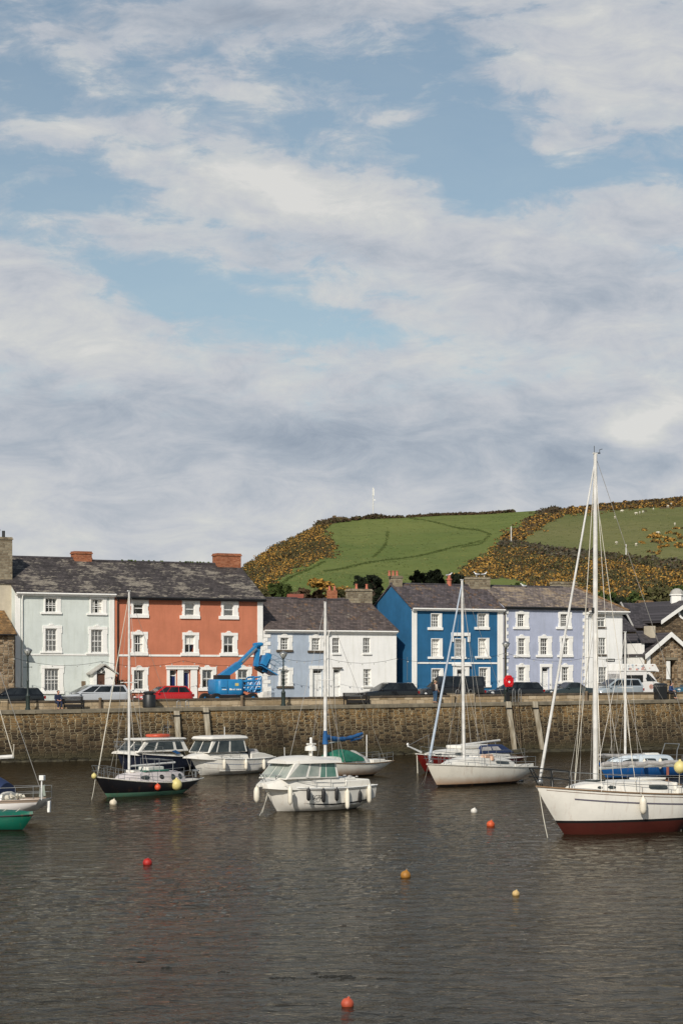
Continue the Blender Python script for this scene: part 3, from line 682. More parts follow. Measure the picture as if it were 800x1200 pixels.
        if sill:
            t=MB(); t.box(x0-.25,x1+.25,-.45,.0,-.1,.1); t.build('doorstep',M['edge'],D,bevel=.02)
        return D
    def walls(s,gableL=True,gableR=True,hip=False,name='wall'):
        e=MB(); W,D,H,RH=s.W,s.D,s.H,s.RH
        xs=sorted({0,W}|{o[0] for o in s.ops}|{o[1] for o in s.ops}); zs=sorted({-.6,H}|{o[2] for o in s.ops}|{o[3] for o in s.ops})
        for i in range(len(xs)-1):
            for j in range(len(zs)-1):
                xm=(xs[i]+xs[i+1])/2; zm=(zs[j]+zs[j+1])/2
                if any(o[0]<xm<o[1] and o[2]<zm<o[3] for o in s.ops): continue
                e.quad((xs[i],0,zs[j]),(xs[i+1],0,zs[j]),(xs[i+1],0,zs[j+1]),(xs[i],0,zs[j+1]))
        for (a,b_,c,d) in s.ops:
            e.quad((a,0,c),(a,.7,c),(a,.7,d),(a,0,d)); e.quad((b_,0,c),(b_,.7,c),(b_,.7,d),(b_,0,d)); e.quad((a,0,d),(b_,0,d),(b_,.7,d),(a,.7,d)); e.quad((a,0,c),(b_,0,c),(b_,.7,c),(a,.7,c))
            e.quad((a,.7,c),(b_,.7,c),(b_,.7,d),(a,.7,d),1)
        e.add([(0,0,-.6),(0,D,-.6),(0,D,H),(0,D/2,RH-.1) if not hip else (0,D/2,H),(0,0,H)],[(0,1,2,3,4)])
        e.add([(W,0,-.6),(W,D,-.6),(W,D,H),(W,D/2,RH-.1) if not hip else (W,D/2,H),(W,0,H)],[(0,1,2,3,4)])
        e.quad((0,D,-.6),(W,D,-.6),(W,D,H),(0,D,H))
        return e.build(name,[s.wall,M['interior']],s.root,recalc=False)
    def gable_roof(s,mat,ovL=.0,ovR=.0,ovE=.3,tile=True,hipL=0,hipR=0,fascia=None):
        W,D,H,RH=s.W,s.D,s.H,s.RH; sl=(RH-H)/(D/2); e=MB(); th=.13
        f=-ovE; zf=H-ovE*sl; bk=D+ovE
        xl,xr=-ovL,W+ovR
        top=[(xl,f,zf),(xr,f,zf),(xr-hipR,D/2,RH),(xl+hipL,D/2,RH),(xr,bk,zf),(xl,bk,zf)]
        vs=top+[(p[0],p[1],p[2]+th) for p in top]
        fs=[(6,7,8,9),(9,8,10,11),(0,3,2,1),(3,5,4,2),(0,1,7,6),(4,5,11,10),(1,2,8,7),(2,4,10,8),(0,6,9,3),(3,9,11,5)]
        e.add(vs,fs); r=e.build('roof',mat,s.root)
        if tile:
            t=MB(); x=xl+hipL
            while x<xr-hipR-.1:
                l=min(.45,xr-hipR-x); t.prism([(D/2-.14,RH+th-.05),(D/2-.08,RH+th+.04),(D/2,RH+th+.09),(D/2+.08,RH+th+.04),(D/2+.14,RH+th-.05)],'x',x,x+l-.02); x+=l
            t.build('ridge_tiles',M['slateE'],r)
        return r,zf
    def gutter(s,mat,zf,x0=0,x1=None,fas=True,fmat=None,ovE=.3):
        x1=s.W if x1 is None else x1
        e=MB(); yy_=-ovE-.07; e.tube([(x0,yy_,zf+.04),(x1,yy_,zf+.04)],.065,8); e.build('gutter',mat,s.root,smooth=True)
        if fas:
            t=MB(); t.box(x0,x1,-ovE+.005,-ovE+.03,zf-.12,zf-.005); t.box(x0,x1,-ovE+.03,.0,zf-.06,zf-.01); t.build('fascia',fmat or M['trim'],s.root)
    def downpipe(s,px,mat,top,z1=.1,off=-.1):
        x=s.X(px); e=MB(); e.tube([(x,-.33,top),(x,off,top-.35),(x,off,z1)],.05,8); e.build('downpipe',mat,s.root,smooth=True)
    def chimney(s,px0,px1,ptop,mat,pots=0,depth=.8,v=None,pots_px=None,cap=True,pbot=None,potm=None,poth=.42):
        vv=s.v+s.D/2 if v is None else v
        a=qu(px0,vv-depth/2)-s.u0; a=max(a,.02) if px0>300 else a; b_=qu(px1,vv-depth/2)-s.u0; zt=qz((px0+px1)/2,ptop,vv-depth/2)-s.z0; y0=vv-s.v-depth/2
        e=MB(); e.box(a,b_,y0,y0+depth,min(s.RH,s.H+1)-.8 if pbot is None else pbot,zt-.2)
        st=e.build('chimney',mat,s.root)
        if cap:
            c=MB(); c.box(a-.06,b_+.06,y0-.06,y0+depth+.06,zt-.2,zt-.1); c.box(a-.01,b_+.01,y0-.01,y0+depth+.01,zt-.1,zt); c.build('chimney_cap',mat,st)
        if pots:
            for i in range(pots):
                x=a+(b_-a)*(i+.5)/pots if pots_px is None else qu(pots_px[i],vv)-s.u0
                p=MB(); p.lathe([(.13,0),(.13,.06),(.105,.08),(.09,poth-.08),(.12,poth-.06),(.12,poth),(.08,poth),(.08,poth-.2)],10,(x,y0+depth/2,zt)); p.build('chimney_pot',potm or M['pot'],st,smooth=True)
        return st
    def band(s,px0,px1,py,h=.14,name='string_course'):
        x0,x1=s.X(px0),s.X(px1); z=s.Z((px0+px1)/2,py); e=MB()
        spans=[(x0,x1)]
        e.box(x0,x1,-.05,.004,z-h/2,z+h/2); e.build(name,M['trim'],s.root)
    def strip(s,px0,px1,name='pilaster',z0=-.1,z1=None,o=.06,mat=None,teeth=0,side=1):
        x0,x1=s.X(px0),s.X(px1); z1=s.H if z1 is None else z1; e=MB(); e.box(x0,x1,-o,.004,z0,z1)
        if teeth:
            z=z0+.1; k=0
            while z<z1-.25:
                if k%2==0:
                    if side>0: e.box(x1,x1+teeth,-o,.004,z,z+.27)
                    else: e.box(x0-teeth,x0,-o,.004,z,z+.27)
                z+=.29; k+=1
        return e.build(name,mat or M['trim'],s.root,bevel=.01)

# --- 1 pale sage house
h=House('terraced_house','pale sage green three storey house with white gabled porch, leftmost of the row',18,134.5,13.4,9.4,(75,694),(60,655.5),M['sage'],'terraced houses facing the harbour')
for px0,px1,dy in ((54,66.5,0),(107.5,120,1.3)):
    h.window(px0,px1,701+dy,717.5+dy,3,3,sur=(.12,.3,.14,.12),ears=False,key=False,blind=0 if px0<80 else 'sides')
    h.window(px0,px1,736.5+dy,763.5+dy,3,4,sur=(.16,.34,.22,.12),ears=True,key=True,blind=.98)
h.window(53,69,783.4,809.8,4,3,sur=(.2,.32,.24,.2),ears=True,key=False,blind=-.98)
h.door(110,117.5,789.5,pmat('dark_brown_door',rgb(86,58,44),rough=.5))
h.walls(); r,zf=h.gable_roof(M['slateA'],ovL=.05,ovR=.0)
h.gutter(M['trim'],zf); h.downpipe(26,M['trim'],zf)
h.strip(18,24,z1=h.H-.1); h.strip(128.3,134,z1=h.H-.1); h.band(25,128,767.2,.12)
h.chimney(88,108,646,M['brick'],depth=.9)
# porch with gabled hood and fanlight
x0,x1=h.X(105),h.X(129.5); xm=(x0+x1)/2; zt=h.Z(117,788); za=h.Z(117,779.5)
e=MB(); xd0,xd1=h.X(109),h.X(118.5); e.box(x0,xd0-.02,-.9,-.06,-.1,zt); e.box(xd1+.02,x1,-.9,-.06,-.1,zt); e.box(xd0-.02,xd1+.02,-.9,-.7,h.Z(114,789),zt)
e.prism([(x0,zt),(x1,zt),(xm,za-.12)],'y',-.9,-.06); po=e.build('porch',M['trim'],h.root,bevel=.01)
e=MB()
for sx in (-1,1):
    hw_=(x1-x0)/2+.25; e.add([(xm,-1.08,za),(xm+sx*hw_,-1.08,zt-.16),(xm+sx*hw_,0,zt-.16),(xm,0,za),(xm,-1.08,za+.1),(xm+sx*hw_,-1.08,zt-.06),(xm+sx*hw_,0,zt-.06),(xm,0,za+.1)],[(0,1,2,3),(4,5,6,7),(0,1,5,4),(1,2,6,5),(2,3,7,6)])
e.build('porch_roof',M['lead'],po)
e=MB(); e.box(xd0-.02,xd1+.02,-.74,-.69,-.1,h.Z(114,789)-.01); e.build('porch_door',bpy.data.materials['dark_brown_door'],po,bevel=.01)
e=MB(); zc=h.Z(114,789)+.02; xc=(xd0+xd1)/2; rr=(xd1-xd0)/2
e.add([(xc,-.905,zc)]+[(xc+rr*math.cos(a),-.905,zc+rr*1.15*math.sin(a)) for a in [math.pi*i/12 for i in range(13)]],[(0,i,i+1) for i in range(1,13)]); e.build('fanlight',M['carglass'],po)
e=MB()
for i in range(1,5):
    a=math.pi*i/5; e.tube([(xc,-.915,zc),(xc+rr*math.cos(a),-.915,zc+rr*1.15*math.sin(a))],.014,4)
e.build('fanlight_bars',M['joinery'],po)
e=MB(); a,b_,c,d=h.rect(95.6,100.4,798.2,803.8); e.box(a,b_,-.04,.003,c,d); e.build('wall_plaque',M['rustbrown'],h.root,bevel=.01)
# cream side wall and big chimney at the left end
h0=h
g=House('gable_house','cream rendered gable with tall rough stone chimney at the left edge behind the rubble house',-60,17.2,14.2,7.5,(10,684),(2,668),M['cream'])
g.walls(); g.gable_roof(M['slateA'],tile=False,ovE=.1)
g.chimney(-16,14.8,629,M['chimneystone'],depth=1.2,v=g.v+1.2,pbot=g.H-2)
e=MB(); zc=qz(2,629,g.v+1.2)-g.z0; xx=qu(3,g.v+1.2)-g.u0
e.tube([(xx-.25,1.2,zc),(xx-.25,1.2,zc+.5)],.03,5); e.ball((xx-.25,1.2,zc+.5),.1,8,6); e.tube([(xx+.1,1.2,zc),(xx+.1,1.2,zc+.45)],.12,8); e.build('chimney_cowl',M['blackmetal'],g.root)
g=House('rubble_cottage','dark rubble stone house with low tiled roof cut by the left edge of the photo',-70,17,11.6,5.5,(5,742),(0,716),M['rubble'])
g.walls(); g.gable_roof(M['rust_tile'],ovR=.12,ovE=.25)
e=MB(); e.tube([(g.W+.0,-.3,g.H-.12),(g.W-.4,-.3,g.H-.12)],.06,6); e.tube([(-2,-.32,g.H-.12),(g.W+.1,-.32,g.H-.12)],.06,6); e.build('gutter',M['blackmetal'],g.root)
# --- 2 terracotta house
h=House('terraced_house','terracotta orange three storey house with white window surrounds and twin blue doors',134.8,308,13.4,9.4,(150,697.6),(135,659.6),M['terracotta'],'terraced houses facing the harbour')
S=(.14,.28,.22,.22)
for i,(a,b_,dy) in enumerate(((157,168,0),(217,228,1.2),(262.5,273.5,1.9))):
    h.window(a,b_,705.3+dy,720+dy,1,2,sur=(.16,.34,.26,.24),ears=True,key=False,blind=(0.25,.92,.92)[i])
    h.window(a,b_,743.8+dy*.6,764.6+dy*.3,2,2,sur=S,blind=('sides',.55,.6)[i])
h.window(157.5,168.5,785.4,808,2,2,sur=S,blind='sides')
h.window(237.6,248.4,785,806,2,2,sur=S,blind=.6)
h.window(279,290,784.6,805,2,2,sur=S,blind=.6)
for a,b_ in ((199,207.5),(215,222.8)): h.door(a,b_,785,M['bluedoor'],fan=.42 if a<210 else .16)
h.walls(); r,zf=h.gable_roof(M['slateA'],ovR=.12,ovE=.38); h.gutter(M['blackmetal'],zf,0,h.W+.1,fmat=M['blackmetal'],ovE=.38); h.downpipe(137.6,M['blackmetal'],zf,off=-.12)
h.band(138,302,768.3,.15)
h.strip(301.5,307.8,z1=h.H-.1); h.strip(301.5,307.8,name='quoins',z1=h.Z(305,744),o=.075,teeth=.22,side=1)
for a,b_ in ((195.5,198.6),(207.9,214.6),(223.2,230.6)): h.strip(a,b_,name='door_pilaster',z1=h.Z(212,784.5),o=.12)
e=MB(); a,b_=h.X(194.5),h.X(231.5); z=h.Z(212,784.5); e.box(a,b_,-.2,.004,z+.002,z+.22); e.box(a-.06,b_+.06,-.27,.004,z+.222,z+.3); e.build('door_hood',M['trim'],h.root,bevel=.015)
h.chimney(255,282.5,648.5,M['brick'],depth=1.0)
e=MB()
for i in range(26): e.ball((h.X(170)+random.uniform(0,7.5),h.D/2+random.uniform(-.1,.1),h.RH+.2),.09,5,4,jit=.3)
e.build('ridge_moss',M['mid_leaf'],h.root)
# iron railing at right foot
e=MB(); a,b_=h.X(302.5),h.X(314); 
for i in range(9): x=a+(b_-a)*i/8; e.tube([(x,-.55,0),(x,-.55,1.25)],.022,5)
e.tube([(a,-.55,1.15),(b_,-.55,1.15)],.02,5); e.tube([(a,-.55,.2),(b_,-.55,.2)],.02,5)
e.build('railing',M['trim'],h.root)
# --- 3 pale blue + 4 white two-storey
h=House('terraced_house','pale blue two storey house with ornate white window surrounds beside the boom lift basket',308.6,382.6,13.4,10.4,(345,738.5),(345,703),M['paleblue'],'terraced houses facing the harbour')
S=(.17,.29,.2,.14)
h.window(329,337.6,747.3,761.6,3,4,sur=S,blind='sides',sill='dark'); h.window(365.6,374.2,747.8,762.4,3,4,sur=S,blind=.96,sill='dark')
h.window(329.4,338.2,785.4,804,3,4,sur=S,blind='sides',sill='dark')
h.door(366.3,378,784.6,M['joinery'],fan=.3)
h.walls(); r,zf=h.gable_roof(M['slateB'],ovR=0,ovE=.2); h.gutter(M['trim'],zf,ovE=.2)
h.strip(362.6,366.2,name='door_surround',z1=h.Z(370,784)); h.strip(378.2,381.4,name='door_surround',z1=h.Z(370,784)); e=MB(); z=h.Z(372,784); e.box(h.X(362),h.X(382),-.09,.004,z+.002,z+.26); e.build('door_lintel',M['trim'],h.root,bevel=.01)
e=MB(); zz=h.H-.3
while zz>0:
    e.box(.0,.36 if int(zz/.3)%2 else .62,-.05,.004,zz,zz+.28); zz-=.3
e.build('quoins',M['trim'],h.root,bevel=.01)
h=House('terraced_house','plain white two storey house with small paned windows behind the blue sail cover mast',382.8,464.3,13.4,10.4,(425,739.2),(410,705),M['whitewash'],'terraced houses facing the harbour')
for a,b_ in ((390,397.4),(425.8,433.4)): h.window(a,b_,747.4,765.6,3,4,sill='light',blind=0 if a<400 else 'sides')
h.window(426.2,434.4,784,804,3,4,blind='sides')
h.door(390.6,398.6,784.2,M['joinery'],fan=.3)
e=MB(); z=h.Z(394,783.8); e.box(h.X(389.5),h.X(400),-.22,.004,z+.05,z+.12); e.build('door_hood',M['coping'],h.root)
h.walls(); r,zf=h.gable_roof(M['slateB'],ovR=.18,ovE=.2); h.gutter(M['trim'],zf,ovE=.2); h.downpipe(383.8,M['trim'],zf)
h.chimney(411.5,436,690,M['chimneystone'],pots=2,pots_px=(417.5,429.5),depth=1.0,v=h.v+h.D/2)
# --- 5 deep blue
h=House('terraced_house','deep blue three storey house with white corner pilasters and blue gable end',481.5,589.3,13.4,6.6,(535,712.4),(530,687.2),M['blue'],'terraced houses facing the harbour')
for a,b_,dy in ((505.2,513.6,0),(559.8,568.4,-.4)): h.window(a,b_,719.6+dy,735.2+dy,3,4,sur=(.02,.26,.06,.2),ears=False,key=False,blind=.97)
for a,b_,dy in ((505.6,514,0),(533,541,0),(560.6,568.8,-.6)): h.window(a,b_,749+dy,769.6+dy,3,4,sur=(.02,.28,.06,.16),ears=False,key=False,blind=.97)
for a,b_,dy in ((506,515,0),(561.4,570,-1.4)): h.window(a,b_,784.3+dy,804.3+dy,3,4,sur=(.02,.28,.08,.16),ears=False,key=False,blind=-.97)
h.door(534.4,544,785,M['joinery'],fan=.34)
h.walls(); r,zf=h.gable_roof(M['slateC'],ovL=.1,ovE=.28); h.gutter(M['trim'],zf,ovE=.28)
h.strip(482.2,488,z1=h.H-.1); h.strip(582.3,588.9,z1=h.H-.1); h.band(489,582,777,.13)
e=MB(); x0,x1=h.X(528),h.X(550); z=h.Z(539,743.4); e.box(x0,x1,-.14,.004,z-.14,z+.14); e.box(x0,x0+.22,-.11,.004,z-.62,z-.14); e.box(x1-.22,x1,-.11,.004,z-.62,z-.14); e.build('window_hood',M['trim'],h.root,bevel=.02)
e=MB(); x0,x1=h.X(530.2),h.X(548.4); z=h.Z(539,780.2); e.box(x0-.1,x1+.1,-.3,.004,z,z+.14); e.box(x0,h.X(534.2),-.16,.004,-.1,z); e.box(h.X(544.2),x1,-.16,.004,-.1,z); e.box(h.X(534.2),h.X(544.2),-.14,.004,h.Z(539,784.6),z); e.build('door_surround',M['trim'],h.root,bevel=.015)
h.chimney(450.5,471.5,674.5,M['chimneystone'],pots=3,pots_px=(456,460.5,465),depth=.9,v=h.v+h.D/2)
h.chimney(552,574,676,M['chimneystone'],depth=1.1,v=h.v+h.D/2)
e=MB(); xx=qu(526,h.v+h.D/2)-h.u0; e.lathe([(.2,-.3),(.2,.5),(.26,.52),(.26,.62),(.14,.66),(.14,.95),(.0,.95)],10,(xx,h.D/2,h.RH)); e.build('ridge_vent',M['pot'],h.root,smooth=True)
BLUE=h
e=MB(); e.box(-.03,-.0,.6,.64,1.5,3.4); e.build('wall_conduit',M['greymetal'],h.root)
# --- 6 lilac
h=House('terraced_house','lilac three storey house with white keystone surrounds and stepped quoins',589.6,686,13.4,6.8,(640,711.2),(640,689.6),M['lilac'],'terraced houses facing the harbour')
S=(.15,.38,.18,.18)
for a,b_ in ((606.4,613.6),(656.4,663.7)): h.window(a,b_,719.6,734.6,3,3,sur=S,blind=0)
for a,b_,bl in ((607,614.2,-.2),(633,640.6,0),(658,665.2,'sides')): h.window(a,b_,748,767.4,3,4,sur=S,blind=bl)
for a,b_ in ((607,614.2),(658,665.2)): h.window(a,b_,781.6,798.4,3,4,sur=S,blind='sides')
h.door(634.4,643,782,M['joinery'],fan=.36)
h.walls(); r,zf=h.gable_roof(M['slateD'],ovE=.25); h.gutter(M['blackmetal'],zf,ovE=.25,fmat=M['blackmetal']); h.downpipe(590.4,M['coping'],zf)
h.strip(591,593,name='quoins',teeth=.16,side=1); h.strip(684.4,685.9,name='quoins',teeth=.2,side=-1)
e=MB(); z=h.Z(638,781.6); e.box(h.X(632),h.X(646.2),-.08,.004,z,z+.26); e.box(h.X(632.3),h.X(634.2),-.06,.004,-.1,z); e.box(h.X(643.2),h.X(646),-.06,.004,-.1,z); e.build('door_surround',M['trim'],h.root,bevel=.01)
h.chimney(650.5,676,681.6,M['chimneystone'],depth=.9,v=h.v+h.D/2+1.2)
# --- 7 white corner house, hipped
h=House('terraced_house','white three storey corner house with hipped roof at the right end of the row',686.3,728.6,13.4,7.4,(708,714.6),(690,690.4),M['whitewash'],'terraced houses facing the harbour')
h.window(700,708.2,719.8,734.6,2,2,blind=-.97,sill='dark'); h.window(701,709,747.2,766.8,3,4,blind=.97,sill='dark'); h.window(701.6,710,781.6,800.5,3,4,blind=.97,sill='dark')
h.walls(hip=True); r,zf=h.gable_roof(M['slateD'],ovL=0,ovR=.42,ovE=.42,hipR=h.W*.72,tile=False)
e=MB(); D=h.D; 
for a,b_ in (((h.W+.42,-.42,zf+.16),(h.W+.42-h.W*.72,D/2,h.RH+.16)),((h.W+.42,D+.42,zf+.16),(h.W+.42-h.W*.72,D/2,h.RH+.16))): e.tube([a,b_],.11,6)
e.build('hip_tiles',M['rust_tile'],r)
e=MB(); e.box(0,h.W+.34,-.36,0,zf-.16,zf-.004); e.box(h.W,h.W+.36,0,h.D,zf-.16,zf-.004); e.build('eaves_soffit',M['trim'],h.root); h.gutter(M['trim'],zf,0,h.W+.45,fas=False,ovE=.42); h.downpipe(687.2,M['trim'],zf)
for a,b_,c,d in ((709.8,719.4,771.9,775.4),):
    x0,x1,z0,z1=h.rect(a,b_,c,d); e=MB(); e.box(x0,x1,-.04,.0,z0,z1); sg=e.build('street_name_plate',M['blackmetal'],h.root)
    t=MB(); n=9
    for i in range(n):
        xa=x0+(x1-x0)*(.08+.84*i/n); t.box(xa,xa+(x1-x0)*.055,-.046,-.041,z0+(z1-z0)*.28,z0+(z1-z0)*(.75 if i%3 else .66))
    t.build('lettering',M['trim'],sg)
CORNER=h
# --- stone buildings on the right
g=House('stone_house','tall brown stone house with dark hipped slate roof behind the white corner house',742,779.2,24,7.5,(760,734),(757,708.5),M['brownstone'])
g.window(764,771.4,741.4,744.8,4,1,sash=False,sill='dark')
g.walls(hip=True); g.gable_roof(M['slateE'],ovL=.3,ovR=.3,ovE=.3,hipL=g.W*.42,hipR=g.W*.2,tile=False)
e=MB(); sl=g.H; e.tube([(-.3,-.3,g.H),(-.3+g.W*.42,g.D/2,g.RH+.15)],.09,6); e.build('hip_tiles',M['lead'],g.root)
g=House('stone_house','low brown stone wing with tall sash window, right beside the white corner house',726,744,20,6,(735,738.6),(735,716),M['brownstone'])
g.window(726.8,730.6,745.6,761.5,3,4,blind='sides'); g.window(727.4,731,778,799,2,3,blind=0)
g.walls(); g.gable_roof(M['slateE'],ovE=.2,tile=False,ovL=.6)
# building with cupola: gable facing the harbour
g=House('stone_hall','large stone hall with white bargeboards, round window and domed roof cupola',776,836,22,11,(790,727),(800,700),M['brownstone'])
W=g.W; H=g.H; pk=qz(806,705.5,g.v)-g.z0
e=MB(); e.add([(0,0,-.6),(W,0,-.6),(W,0,H),(W/2,0,pk),(0,0,H),(0,g.D,-.6),(W,g.D,-.6),(W,g.D,H),(W/2,g.D,pk),(0,g.D,H)],[(0,1,2,3,4),(5,6,7,8,9),(0,5,9,4),(1,6,7,2)]); e.build('wall',M['brownstone'],g.root)
e=MB()
for sx in (0,1):
    xe=-.4 if sx==0 else W+.4; ze=H-.4*(pk-H)/(W/2)
    e.add([(xe,-.35,ze),(W/2,-.35,pk),(W/2,g.D,pk),(xe,g.D,ze),(xe,-.35,ze+.18),(W/2,-.35,pk+.18),(W/2,g.D,pk+.18),(xe,g.D,ze+.18)],[(0,1,2,3),(4,5,6,7),(0,1,5,4),(3,2,6,7),(0,3,7,4)])
rf=e.build('roof',M['slateE'],g.root)
e=MB()
for sx in (0,1):
    xe=-.45 if sx==0 else W+.45; ze=H-.45*(pk-H)/(W/2)
    e.add([(xe,-.42,ze-.12),(W/2,-.42,pk-.12),(W/2,-.42,pk+.24),(xe,-.42,ze+.24),(xe,-.36,ze-.12),(W/2,-.36,pk-.12),(W/2,-.36,pk+.24),(xe,-.36,ze+.24)],[(0,1,2,3),(4,5,6,7),(0,1,5,4),(3,2,6,7),(0,3,7,4)])
e.build('bargeboard',M['trim'],rf)
cx=qu(800,g.v)-g.u0; cz=qz(800,718,g.v)-g.z0; e=MB()
e.tube([(cx,-.08,cz),(cx,.0,cz)],.62,20); w_=e.build('round_window',M['trim'],g.root); e=MB(); e.tube([(cx,-.1,cz),(cx,-.07,cz)],.42,20); e.build('pane',M['carglass'],w_)
cx=qu(792.5,g.v+2)-g.u0; zb=qz(792,712,g.v+2)-g.z0; zt=qz(792,698,g.v+2)-g.z0; zz=qz(792,690.5,g.v+2)-g.z0
e=MB(); e.lathe([(.62,zb-1.2),(.62,zt),(.72,zt+.02),(.72,zt+.12)],8,(cx,2,0)); cu=e.build('cupola',M['trim'],rf)
e=MB(); e.lathe([(.66,zt+.12),(.62,zt+.3),(.46,zt+.52),(.22,zt+.66),(.05,zz-.05),(.02,zz+.1)],8,(cx,2,0)); e.build('dome',M['lead'],cu)
e=MB(); e.box(cx-.12,cx+.12,2-.63,2-.58,zb+.1,zb+.5); e.build('louvre',M['interior'],cu)
# hall's rear roof with orange lichen
g2=House('rear_roof_building','stone building with orange lichened roof between the hipped house and the hall',768,786,27,6,(776,726),(776,705.5),M['brownstone']); g2.walls(); g2.gable_roof(M['rust_tile'],tile=False)
# front cottage with white bargeboards
g=House('boathouse_cottage','rubble stone cottage with white bargeboarded gable and open door at the right edge',757.4,809,12.6,8,(760,768),(783,742),M['rubble'])
W=g.W; H=qz(758,766,g.v)-g.z0; pk=qz(783,743.5,g.v)-g.z0
dx0,dx1=g.X(784.2),g.X(791); dz=g.Z(787,773.5); dx2=g.X(779.8)
e=MB(); e.add([(0,0,-.6),(W,0,-.6),(W,0,H),(W/2,0,pk),(0,0,H),(0,g.D,-.6),(W,g.D,-.6),(W,g.D,H),(W/2,g.D,pk),(0,g.D,H)],[(5,6,7,8,9),(0,5,9,4),(1,6,7,2)])
e.add([(0,0,-.6),(dx0,0,-.6),(dx0,0,dz),(dx1,0,dz),(dx1,0,-.6),(W,0,-.6),(W,0,H),(W/2,0,pk),(0,0,H)],[(0,1,2,8),(2,3,7,8),(3,4,5,6),(3,6,7)])
e.quad((dx0,0,-.6),(dx0,.6,-.6),(dx0,.6,dz),(dx0,0,dz)); e.quad((dx1,0,-.6),(dx1,.6,-.6),(dx1,.6,dz),(dx1,0,dz)); e.quad((dx0,0,dz),(dx1,0,dz),(dx1,.6,dz),(dx0,.6,dz)); e.quad((dx0,.6,-.6),(dx1,.6,-.6),(dx1,.6,dz),(dx0,.6,dz),1)
e.build('wall',[M['rubble'],M['interior']],g.root,recalc=False)
e=MB()
for sx in (0,1):
    xe=-.35 if sx==0 else W+.35; ze=H-.35*(pk-H)/(W/2)
    e.add([(xe,-.3,ze),(W/2,-.3,pk),(W/2,g.D,pk),(xe,g.D,ze),(xe,-.3,ze+.16),(W/2,-.3,pk+.16),(W/2,g.D,pk+.16),(xe,g.D,ze+.16)],[(0,1,2,3),(4,5,6,7),(0,1,5,4),(3,2,6,7),(0,3,7,4)])
rf=e.build('roof',M['slateE'],g.root)
e=MB()
for sx in (0,1):
    xe=-.4 if sx==0 else W+.4; ze=H-.4*(pk-H)/(W/2)
    e.add([(xe,-.38,ze-.2),(W/2,-.38,pk-.2),(W/2,-.38,pk+.22),(xe,-.38,ze+.22),(xe,-.31,ze-.2),(W/2,-.31,pk-.2),(W/2,-.31,pk+.22),(xe,-.31,ze+.22)],[(0,1,2,3),(4,5,6,7),(0,1,5,4),(3,2,6,7),(0,3,7,4)])
e.build('bargeboard',M['trim'],rf)
g.H=H
e=MB(); e.box(-.02,.3,-.1,.002,-.2,H-.1); e.build('pilaster',M['trim'],g.root)
e=MB(); a,b_,c,d=g.rect(778,784.8,763.4,771); e.box(a,b_,-.06,.002,c,d); pl=e.build('wall_plaque',M['brownstone'],g.root)
e=MB()
for i in range(3):
    for j in range(3): e.box(a+.08+(b_-a-.1)*i/3,a+(b_-a-.1)*(i+1)/3,-.08,-.061,c+.07+(d-c-.1)*j/3,c+(d-c-.1)*(j+1)/3)
e.build('plaque_relief',M['parapet_stone'],pl)
e=MB(); e.box(dx2-.1,dx1+.1,-.12,.002,dz+.01,dz+.22); e.build('door_lintel',M['edge'],g.root)
e=MB(); e.box(dx2,dx0-.02,-.1,-.02,g.Z(782,796),dz-.1); dr=e.build('door',M['trim'],g.root,bevel=.01); e=MB(); e.ball((dx0-.12,-.13,.9),.04,8,6); e.build('handle',M['blackmetal'],dr)
# lean-to on the cottage's left
x0=g.X(754.6); x1=g.X(776); z0=g.Z(760,753.6); z1=qz(772,741,g.v+3)-g.z0
e=MB(); e.box(x0,0.0-.01,.35,5,-.6,z0-.02); e.build('lean_to_wall',M['trim'],g.root)
e=MB(); e.add([(x0-.2,.2,z0),(x1,.2,z0),(x1,3,z1),(x0+1.2,3,z1),(x0-.2,.2,z0+.12),(x1,.2,z0+.12),(x1,3,z1+.12),(x0+1.2,3,z1+.12)],[(0,1,2,3),(4,5,6,7),(0,1,5,4),(3,0,4,7),(2,3,7,6),(1,2,6,5)]); e.build('lean_to_roof',M['slateE'],g.root)
e=MB(); e.box(g.X(771.5),g.X(777),1.2,2.2,z0,z1+.5); e.build('chimney',M['cream'],g.root)
# steps and handrail left of the cottage door
r=quay_root('stone_steps','dark railing and steps leading up to the stone cottage door','steps',None,qu(758,11.2),11.0,gz(75)+.13)
e=MB(); st=.28
for i in range(5): e.box(i*st,5*st+.6,0,1.1,i*.16,(i+1)*.16)
e.build('steps',M['parapet_stone'],r)
e=MB(); pts=[(i*.42,-.02,.95+.23*i) for i in range(4)]
for p in pts: e.tube([(p[0],p[1],p[2]-.95),p],.025,5)
e.tube([pts[0],pts[-1]],.03,6); e.tube([(p[0],p[1],p[2]-.45) for p in pts],.02,5); e.build('railing',M['blackmetal'],r)
